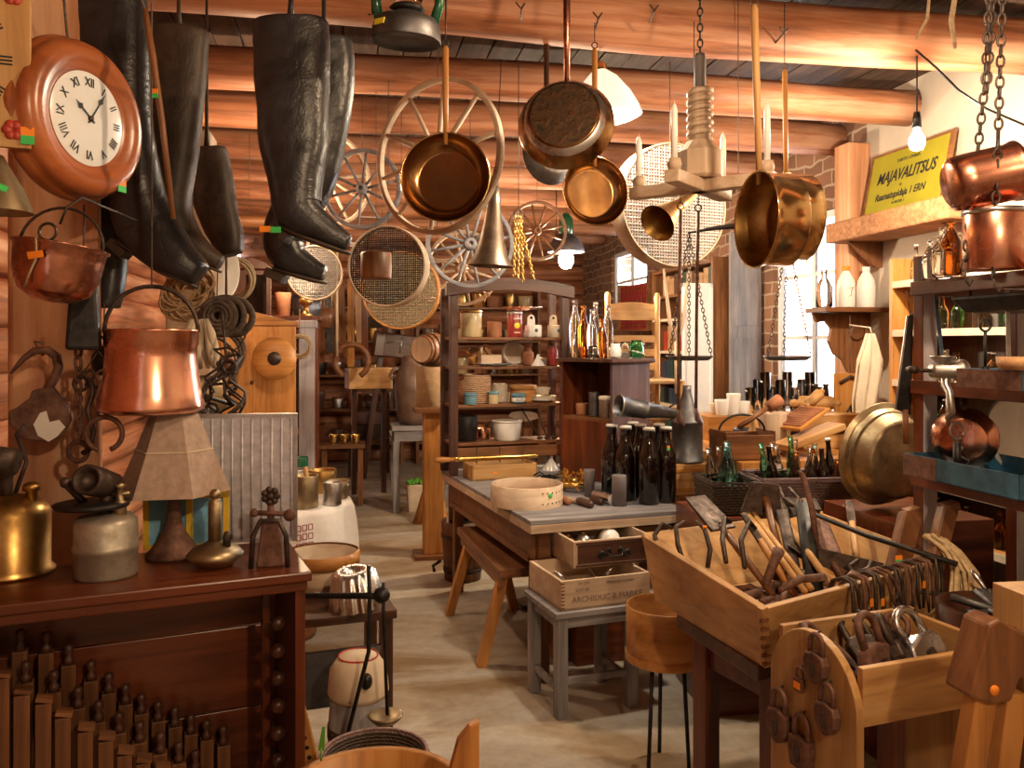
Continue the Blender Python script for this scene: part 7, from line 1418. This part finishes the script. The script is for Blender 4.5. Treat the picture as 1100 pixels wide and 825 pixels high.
for i, px in enumerate((358,370,382)): can('brass_cup', f'{ORD[i]} shiny brass cup on the low dark bench, counted from the tablecloth', Vector((P(px,370,8.3).x, 8.3, .621)), .045, .09, 'gold', 'cup', None, .6)
# ---- big jug, barrel, trunk, grey table, birch basket, stump
q = P(440, 540, 8.05); t = T('grey_side_table', 'worn grey table at the side of the aisle carrying the big dark jar', 'table', (q.x+.05, q.y, 0), 11); m = M(); m.bx(-.22,.30,-.1,.4,.78,.82); m.build('table_top', 'grey_x', t, .003); m = M(); m.bx(-.2,.28,-.08,.38,.68,.78); m.build('apron', 'grey_x', t)
for x, y in ((-.21,-.09), (.22,-.09), (-.21,.33), (.22,.33)): m = M(); m.bx(x,x+.06,y,y+.06,0,.68); m.build('leg', 'grey_z', t)
t = T('big_stoneware_jar', 'big dark stoneware jar standing on the worn grey table', 'jar', (q.x+.02, q.y+.14, .821), 0); m = M(); m.lathe([(0,0), (.13,0), (.16,.08), (.185,.3), (.18,.45), (.12,.58), (.09,.62), (.10,.67), (.08,.67), (.07,.6), (0,.58)], 30); m.build('jar_body', 'stoneware', t); m = M(); m.tube([(-.17,0,.42), (-.23,0,.47), (-.2,0,.53), (-.12,0,.55)], .02, 8); m.build('jar_handle', 'stoneware', t)
q = P(462, 434, 6.3); 
t = T('wooden_stand', 'tall brown wooden stand under the pale bark basket beside the tall shelf', 'stand', (q.x, q.y, 0), 11); m = M(); m.bx(-.12,.14,-.1,.16,1.09,1.13); m.build('stand_top', 'brown_x', t, .003); m = M(); m.bx(-.05,.10,-.04,.10,0.03,1.09); m.build('stand_post', 'orange_z', t, .006); m = M(); m.bx(-.12,.14,-.1,.16,0,.03); m.build('stand_base', 'brown_x', t)
can('bark_basket', 'pale round bark basket on the tall brown stand', Vector((q.x+.005, q.y+.03, 1.131)), .115, .30, 'wicker_pale', 'basket', None, .97)
m = M(); m.X = rot(0,90,0) @ tr(0,0,-.14); m.lathe([(0,.0), (.10,.0), (.105,.004), (.13,.14), (.105,.276), (.10,.28), (0,.28)], 26)
t = T('small_barrel', 'small oak barrel lying on top of the pale bark basket', 'barrel', Vector((q.x+.01, q.y+.06, 1.432+.131)), 60); m.build('barrel_staves', 'brown_x', t)
for z in (.03,.08,.2,.25): m = M(); m.X = rot(0,90,0) @ tr(0,0,-.14); r = .105+.026*sin(pi*z/.28); m.lathe([(r,z-.008), (r+.003,z-.006), (r+.003,z+.006), (r,z+.008)], 26); m.build('barrel_hoop', 'iron', t)
m = M(); m.X = rot(0,90,0) @ tr(0,0,-.14); m.lathe([(0,-.001), (.094,-.001)], 24); m.build('barrel_head', 'pale_z', t)
q = P(424, 384, 10.1); t = T('domed_trunk', 'dark purple-brown trunk with a pale anchor mark tilted on the far pile', 'trunk', q, None, None, rot(0,0,16) @ rot(0,8,0)); m = M(); m.bx(-.26,.30,-.16,.16,0,.28); m.build('trunk_box', 'walnut_x', t, .012); m = M(); m.bx(-.27,-.16,-.165,.165,-.004,.284); m.build('trunk_end', 'mahogany_z', t, .006); m = M(); m.tube([(-.14,-.166,.16), (0.02,-.166,.20), (.18,-.166,.17)], .007, 6); m.tube([(.03,-.166,.25), (.03,-.166,.06)], .008, 6); m.build('anchor_mark', 'tin', t); m = M(); m.bx(-.2,-.14,-.05,.05,-q.z-.05,-.004); m.bx(.16,.22,-.05,.05,-q.z+.02,-.004); m.build('mount_trestle', 'dark_z', t)
q = S(465, 562, 0); t = T('forked_branch_stand', 'forked wooden branch stand with splayed feet beside the aisle', 'branch stand', q, 0); m = M(); m.tube([(.0,0,.95), (.0,0,.6), (-.02,0,.36), (-.14,-.02,0)], [.03,.045,.05,.04], 10); m.build('main_branch', 'orange_z', t); m = M(); m.tube([(-.0,0,.38), (.08,-.05,.15), (.12,-.10,0)], [.05,.04,.03], 10); m.build('branch_foot', 'orange_z', t); m = M(); m.tube([(0,0,.36), (.06,.14,.1), (.06,.16,0)], [.045,.035,.03], 10); m.build('branch_foot', 'orange_z', t)
q = S(449, 552, 0); t = T('moss_bucket', 'pale square bucket filled with green moss by the grey table', 'bucket', q+Vector((-.02,.16,0)), 11); m = M(); m.hexa([(-.09,-.08,0),(.09,-.08,0),(.09,.08,0),(-.09,.08,0),(-.115,-.1,.26),(.115,-.1,.26),(.115,.1,.26),(-.115,.1,.26)]); m.build('bucket_body', 'cloth_cream', t, .008); m = M(); rnd = random.Random(2)
for i in range(60): m.ball((rnd.uniform(-.1,.1), rnd.uniform(-.085,.085), .265+rnd.uniform(0,.02)), rnd.uniform(.012,.024), 6)
m.build('moss_foliage', 'green_leaf', t)
# ---- things on the floor beside the organ cabinet
q = S(372, 655, .72); t = T('iron_bound_stand', 'low dark stand beside the cabinet carrying the fluted mould and bentwood box', 'stand', (q.x-.03, q.y+.08, 0), 20); m = M(); m.bx(-.20,.16,-.14,.22,.69,.72); m.build('stand_top', 'dark_x', t, .003)
for x, y in ((-.19,-.12), (.11,-.12), (-.19,.16), (.11,.16)): m = M(); m.bx(x,x+.04,y,y+.04,0,.69); m.build('leg', 'dark_z', t)
m = M(); m.bx(-.16,.12,-.12,-.10,.42,.60); m.build('blue_panel', 'zinc', t)
q = S(384, 652, .721); t = T('fluted_mould', 'shiny fluted tin cake mould upside down on the dark stand', 'cake mould', q, 0, None, rot(6,-6,0)); t.location.z += .012; n = 40; m = M(); vs, fs = [], []
prof = [(.092,0), (.090,.01), (.072,.105), (.055,.118), (.030,.116), (.024,.09)]
for r, z in prof: vs += [((r*(1+.05*cos(16*a)*(.2 if r < .05 else 1)))*cos(a), (r*(1+.05*cos(16*a)*(.2 if r < .05 else 1)))*sin(a), z) for a in [2*pi*i/(n*2) for i in range(n*2)]]
for k_ in range(len(prof)-1): fs += [(k_*n*2+i, k_*n*2+(i+1) % (n*2), (k_+1)*n*2+(i+1) % (n*2), (k_+1)*n*2+i) for i in range(n*2)]
m.add(vs, fs, True); m.build('mould_body', 'steel', t); m = M(); m.lathe([(.024,.09), (.022,.02)], 20); m.build('centre_tube', 'tin', t)
q = P(346, 640, 3.02); t = T('bentwood_box', 'round bentwood sieve box on the dark stand behind the fluted mould', 'sieve frame', (q.x, q.y, .721), 0); m = M(); m.lathe([(0,.004), (.125,0), (.128,.13), (.122,.13), (.12,.012), (0,.012)], 36); m.build('bent_side', 'pale_x', t); m = M(); m.lathe([(.1285,.09), (.134,.09), (.134,.135), (.128,.137)], 36); m.build('rim_band', 'orange_x', t)
q = S(352, 690, .60); t = T('steelyard_scale', 'black iron steelyard with hanging pan beside the dark stand', 'scale', P(402, 640, 2.34), 0); k = 2.34/F; m = M(); m.tube([(-75*k,.0,0), (0,0,0), (10*k,0,2*k)], [.008,.010,.012], 8); m.ball((8*k,0,1*k), .024, 12); m.build('scale_beam', 'black_iron', t)
m = M(); m.tube([(-6*k,0,32*k), (-5*k,0,0), (-6*k,0,-60*k), (-34*k,0,-170*k)], .006, 6); m.tube([(10*k,0,14*k), (10*k,0,-20*k), (14*k,0,-128*k)], .005, 6); m.build('hanging_rod', 'black_iron', t); m = M(); m.lathe([(0,-.01), (.03,-.008), (.045,.006), (.05,.014), (.044,.016), (.02,.004), (0,.004)], 24, (12*k,0,-133*k)); m.build('scale_pan', 'brass_dull', t); m = M(); m.tube([(-66*k,0,0), (-70*k,.1,-10*k)], .008, 6); m.build('mount_arm', 'black_iron', t)
q = S(386, 808, 0) if False else P(385, 800, 2.50); t = T('butter_churn', 'grey wooden butter churn with a pale lid on the floor beside the cabinet', 'churn', (q.x, q.y, 0), 0); t.scale = (.84,.84,1.2); m = M(); m.lathe([(0,0), (.13,0), (.10,.46), (0,.46)], 28); m.build('churn_staves', 'grey_z', t)
for z in (.08,.38): m = M(); r = .13-.03*z/.46; m.lathe([(r+.001,z-.014), (r+.004,z-.014), (r+.003,z+.014), (r,z+.014)], 28); m.build('churn_hoop', 'iron', t)
m = M(); m.lathe([(0,.461), (.098,.461), (.108,.475), (.10,.53), (.07,.56), (0,.565)], 26); m.build('churn_lid', 'cloth_cream', t); m = M(); m.X = tr(.045,-.085,.52) @ FACE; m.lathe([(0,0), (.02,0), (.016,.02), (0,.022)], 14); m.build('lid_spout', 'black', t); m = M(); m.ring((0,0,.56), .069, .003, 'z', 26, 6); m.build('red_stripe', 'red_paint', t)
q = P(352, 745, 2.2); t = T('perforated_board', 'orange-brown board with rows of holes leaning beside the cabinet', 'board', (P(372,800,2.28).x, 2.28, 0), None, None, rot(0,0,12) @ rot(0,-13,0)); m = M(); m.bx(-.035,.035,-.01,.01,0,.82); m.build('board', 'orange_z', t, .003); m = M()
for i in range(18):
    for x in (-.016,.016): m.X = tr(x,-.0102,.3+.027*i+.012*(x > 0)) @ FACE; m.lathe([(0,.001), (.006,.001), (.006,-.002)], 8)
m.build('peg_hole_pattern', 'ink', t)
# ---- near tub with a tall stave, basket behind it
q = P(400, 850, 1.50); t = T('pine_water_tub', 'orange pine tub with one tall pointed stave at the lower edge', 'tub', (q.x, q.y, 0), 0); R_ = .170; zt = .80; m = M(); m.lathe([(0,.03), (R_*.86,.0), (R_,zt), (R_-.018,zt), (R_*.84,.06), (0,.06)], 36); m.build('tub_staves', 'orange_z', t)
for z in (.15,.7): m = M(); r = R_*(.86+.14*z/zt)+.001; m.lathe([(r,z-.02), (r+.006,z-.02), (r+.008,z+.02), (r+.003,z+.02)], 36); m.build('tub_hoop', 'brown_x', t)
m = M(); m.prism([(-.03,.40), (.03,.40), (.027,.86), (.027,.94), (.010,.932), (-.010,.91), (-.027,.85)], .02); s_ = m.build('tall_stave', 'orange_z', t, .003); s_.location = (R_*.97,-.03,0); s_.rotation_euler = (0,0,radians(12))
m = M(); m.lathe([(0,.60), (R_*.94,.60)], 30); m.build('inner_bottom', 'brown_x', t)
q = P(402, 815, 2.06); t = T('shallow_basket', 'dark shallow round basket just behind the orange pine tub', 'basket', (q.x, q.y, 0), 0); t.scale = (.85,.85,1.40); m = M(); m.lathe([(0,.3), (.12,.30), (.155,.42), (.15,.425), (.14,.42), (.115,.32), (0,.31)], 34); m.build('basket_bowl', 'wicker_dark', t); m = M(); m.ring((0,0,.42), .152, .009, 'z', 36, 6); m.build('basket_rim', 'wicker', t); m = M(); m.lathe([(0,0), (.09,0), (.10,.02), (.08,.04), (.08,.27), (.11,.299), (0,.299)], 24); m.build('basket_stand', 'dark_z', t)
m = M(); m.hexa([(-.006,-.001,0),(.006,-.001,0),(.006,.001,0),(-.006,.001,0),(.002,-.001,.045),(.008,-.001,.045),(.008,.001,.045),(.002,.001,.045)]); m.tube([(0,0,-.02), (0,0,.005)], .002, 5); solo('green_leaf', m, 'green_leaf', 'single bright green leaf at the rim of the orange pine tub', 'leaf', P(345, 806, 1.60), 0)
# ================================================================== more clutter: hung goods, floor goods, tools
def simple_tool(name, lab, cat, a, b_, mat, kind, hm='iron', r=.012):
    d = b_-a; L_ = d.length; t = T(name, lab, cat, a, 0, None, d.to_track_quat('Z','Y').to_matrix().to_4x4())
    m = M(); m.tube([(0,0,0), (0,0,L_*.5), (0,0,L_)], [r*.9,r*1.1,r], 8); m.build('handle', mat, t)
    m = M()
    if kind == 'hammer': m.box((0,0,L_), (.11,.034,.034)); m.box((.04,0,L_), (.03,.04,.04))
    elif kind == 'hatchet': m.hexa([(-.03,-.014,L_-.03),(.03,-.014,L_-.03),(.03,.014,L_-.03),(-.03,.014,L_-.03),(-.03,-.014,L_+.03),(.03,-.014,L_+.03),(.03,.014,L_+.03),(-.03,.014,L_+.03)]); m.hexa([(.03,-.012,L_-.03),(.12,-.002,L_-.06),(.12,.002,L_-.06),(.03,.012,L_-.03),(.03,-.012,L_+.03),(.12,-.002,L_+.05),(.12,.002,L_+.05),(.03,.012,L_+.03)])
    elif kind == 'chisel': m.box((0,0,L_+.05), (.03,.008,.12))
    elif kind == 'tongs': m.tube([(0,0,L_), (.03,0,L_+.05), (.02,0,L_+.11)], .008, 6); m.tube([(0,0,L_), (-.03,0,L_+.05), (-.02,0,L_+.11)], .008, 6)
    elif kind == 'shovel': m.hexa([(-.06,-.006,L_-.02),(.06,-.006,L_-.02),(.06,.006,L_-.02),(-.06,.006,L_-.02),(-.05,-.02,L_+.15),(.05,-.02,L_+.15),(.05,-.012,L_+.15),(-.05,-.012,L_+.15)])
    m.build('head', hm, t, .003); return t
def tq(u_, v_, z=.77): p = Vector(FRb+(0,)).lerp(Vector(RTb+(0,)), u_).lerp(Vector(LBb+(0,)).lerp(Vector(BKb+(0,)), u_), v_); return Vector((p.x, p.y, z))
for lab, a, b_, mat, kind, nm in (
    ('iron-headed hammer leaning on the rear board of the trough', tq(.66,.45), tq(.64,.93,.98), 'brown_z', 'hammer', 'hammer'),
    ('hatchet leaning with its blade above the rear rim of the trough', tq(.84,.52), tq(.88,.93,.98), 'brown_z', 'hatchet', 'hatchet'),
    ('long smith tongs leaning over the far rim of the trough', tq(.72,.3), tq(.76,.88,.99), 'rust', 'tongs', 'tongs'),
    ('old chisel sticking up in the middle of the trough', tq(.45,.4), tq(.40,.66,.93), 'orange_z', 'chisel', 'chisel'),
    ('short shovel blade standing at the rear of the trough', tq(.38,.5), tq(.30,.88,.96), 'brown_z', 'shovel', 'shovel'),
    ('second hammer lying low across the trough heap', tq(.30,.30,.785), tq(.50,.55,.82), 'brown_z', 'hammer', 'hammer'),
    ('rusty tongs lying near the front rim of the trough', tq(.45,.18,.79), tq(.72,.30,.84), 'rust', 'tongs', 'tongs'),
    ('dark hatchet lying toward the far rim of the trough', tq(.80,.55,.80), tq(.66,.70,.88), 'dark_z', 'hatchet', 'hatchet'),
    ('pale handled chisel leaning toward the flax bundle', tq(.80,.35,.79), tq(.95,.62,.95), 'pine_z', 'chisel', 'chisel')):
    simple_tool(nm, lab, 'tool', a, b_, mat, kind)
# ---- goods hung over the far aisle
def hung_bucket(lab, p, r, h, mat, zt=2.93, nm='hanging_bucket', cat='bucket'):
    t = T(nm, lab, cat, p, 0); m = M(); m.lathe([(0,0), (r*.8,0), (r,h), (r*.95,h), (r*.76,.01), (0,.01)], 24); m.build('bucket_body', mat, t)
    m = M(); m.ring((0,0,h), r, .006, 'z', 24, 6); m.build('rim', mat, t); m = M(); m.tube([(r*cos(a), 0, h+r*1.1*sin(a)) for a in [pi*i/12 for i in range(13)]], .003, 6); m.build('bail_handle', 'iron', t); hang(t, 0, 0, h+r*1.1, zt)
hung_bucket('zinc bucket hanging over the far aisle beside the yellow cupboard', P(330,345,7.9), .14, .24, 'zinc')
hung_bucket('small copper pail hanging beyond the fine yellow sieve', P(462,330,7.6), .10, .16, 'copper_old')
hung_bucket('dark wicker basket hanging behind the horse collar', P(398,352,9.6), .17, .22, 'wicker_dark', nm='hanging_basket', cat='basket')
hung_bucket('pale bark basket hanging between the sieves and the far trunk', P(440,352,9.2), .15, .2, 'wicker_pale', nm='hanging_basket', cat='basket')
hung_bucket('brown wooden pail hanging near the dark red cabinet', P(346,352,8.6), .12, .2, 'brown_z')
def saw(lab, p, L_, rz):
    t = T('hanging_saw', lab, 'saw', p, rz); n = 26; pts = [(-L_/2,.0), (-L_/2+.02,.09), (L_/2-.02,.06), (L_/2,.0)]+[(L_/2-L_*i/n, -.012 if i % 2 else 0) for i in range(1, n)]
    m = M(); m.prism(pts, .004); m.build('saw_blade', 'rust', t); m = M(); m.tube([(L_/2,0,.0), (L_/2+.03,0,.05), (L_/2+.02,0,.10), (L_/2-.02,0,.06)], .014, 8); m.build('saw_handle', 'brown_x', t)
    for x in (-L_*.3, L_*.3): hang(t, x, 0, .06, 2.93)
saw('rusty saw blade hanging level above the far cupboards', P(320,268,6.6), .7, 8); saw('rusty saw hanging level above the far trunk', P(440,305,8.3), .9, 4)
def rake(lab, p, rz, L_=1.1):
    t = T('hanging_rake', lab, 'rake', p, rz); m = M(); m.tube([(0,0,0), (0,0,-L_)], .014, 8); m.build('rake_handle', 'pale_z', t); m = M(); m.bx(-.22,.22,-.015,.015,-.02,.02); m.build('rake_head', 'pale_x', t)
    for i in range(9): m = M(); m.tube([(-.19+.0475*i,-.01,0), (-.19+.0475*i,-.07,-.01)], .006, 6); m.build('tooth', 'pale_z', t)
    hang(t, 0, 0, .02, 2.93)
rake('pale wooden rake hanging handle down in front of the far shelves', P(362,262,8.2), 20); rake('second pale rake hanging head up beside the copper pail', P(476,280,8.9), -15, 1.0)
t = T('ox_yoke', 'carved brown wooden yoke hanging level behind the riding boots', 'yoke', P(268,238,5.3), 12); m = M(); m.sweep([(-.45,0,0), (-.3,0,.07), (-.1,0,.0), (.1,0,.0), (.3,0,.07), (.45,0,0)], [(.03,.03),(.045,.045),(.04,.04),(.04,.04),(.045,.045),(.03,.03)], n=14); m.build('yoke_beam', 'brown_x', t)
for x in (-.28,.28): m = M(); m.tube([(x-.08,0,.03), (x-.08,0,-.16), (x,0,-.24), (x+.08,0,-.16), (x+.08,0,.03)], .012, 8); m.build('neck_bow', 'pale_x', t)
hang(t, 0, 0, .03, 2.93)
for i, (px, py, Y, mat, lab) in enumerate(((236,378,3.2,'rope_dark','dark coil of rope hanging below the rolled fishing net'), (322,372,6.75,'rope','tan coil of rope hanging beside the dark red cabinet'), (250,300,3.6,'rope','thin tan coil of rope hanging under the yoke'))):
    m = M()
    for j in range(7): m.ring((.004*sin(j*2),-.02+.007*j,-.01*cos(j)), .085+.006*sin(j*1.7), .007, 'y', 22, 6)
    m.tube([(0,0,.08), (0,0,.3)], .004, 5); o = m.build('hanging_rope_coil', mat, None, 0, P(px,py,Y)); o['label'] = lab; o['category'] = 'rope'
for i, (px, py, Y, lab) in enumerate(((222,392,2.9,'iron sickle hanging behind the copper cauldron'), (233,352,2.95,'second iron sickle hanging under the rolled net'))):
    t = T('hanging_sickle', lab, 'sickle', P(px,py,Y), 10); m = M(); m.tube([(.1*cos(a), 0, .1*sin(a)) for a in [radians(-60+20*j) for j in range(13)]], [.004+.0012*min(j,12-j)+.002 for j in range(13)], 6, flat=.4); m.build('sickle_blade', 'iron', t); m = M(); m.tube([(.05,0,-.087), (.01,0,-.16)], .013, 8); m.build('sickle_handle', 'brown_z', t); m = M(); m.tube([(0,0,.1), (0,.05,.4)], .002, 5); m.build('hanging_cord', 'rope_dark', t)
# ---- floor goods
q = tl(.36, .53, 0); t = T('dark_chest', 'dark iron-bound chest on the floor under the work table', 'chest', q, 19); m = M(); m.bx(-.05,.32,-.35,.35,0,.34); m.build('chest_box', 'mahogany_x', t, .004); m = M(); m.bx(-.06,.33,-.36,.36,.34,.40); m.build('chest_lid', 'dark_x', t, .006)
for y in (-.25,.25): m = M(); m.bx(-.066,-.05,y-.02,y+.02,.0,.40); m.build('iron_strap', 'iron', t)
q = R(2.36, 2.60, 0)
t = T('black_pail', 'black iron pail standing on the low bench behind the rack post', 'pail', R(2.52, 1.62, .741), 0); t.location = R(2.81, 2.62, .741); m = M(); m.lathe([(0,0), (.08,0), (.10,.16), (.095,.16), (.077,.01), (0,.01)], 26); m.build('pail_body', 'black', t); m = M(); m.tube([(.1*cos(a), 0, .16+.09*sin(a)) for a in [pi*i/12 for i in range(13)]], .004, 6); m.build('bail_handle', 'steel', t)
# ---- nails and hooks in the front beam
for i, (px, py, Y) in enumerate(((642,22,3.30), (702,14,3.32), (840,38,3.62), (560,12,3.22))):
    q = P(px, py, Y); m = M(); m.tube([(0,.10,0), (0,-.02,0), (.012,-.045,.012)], .004, 6); m.tube([(0,-.02,0), (-.022,-.04,.018)], .003, 6); o = m.build('hanging_nail', 'iron', None, 0, q); o['label'] = f'bent iron nail in the front beam, {ORD[i]} in order of hammering between the pans' if False else ['bent nail in the front beam above the opal shade','bent nail in the front beam beside the chandelier chain','bent nail in the front beam above the sideways brass pans','bent nail in the front beam above the hammered pan','bent nail in the front beam between the brass pans and the bulb'][i]; o['category'] = 'nail'
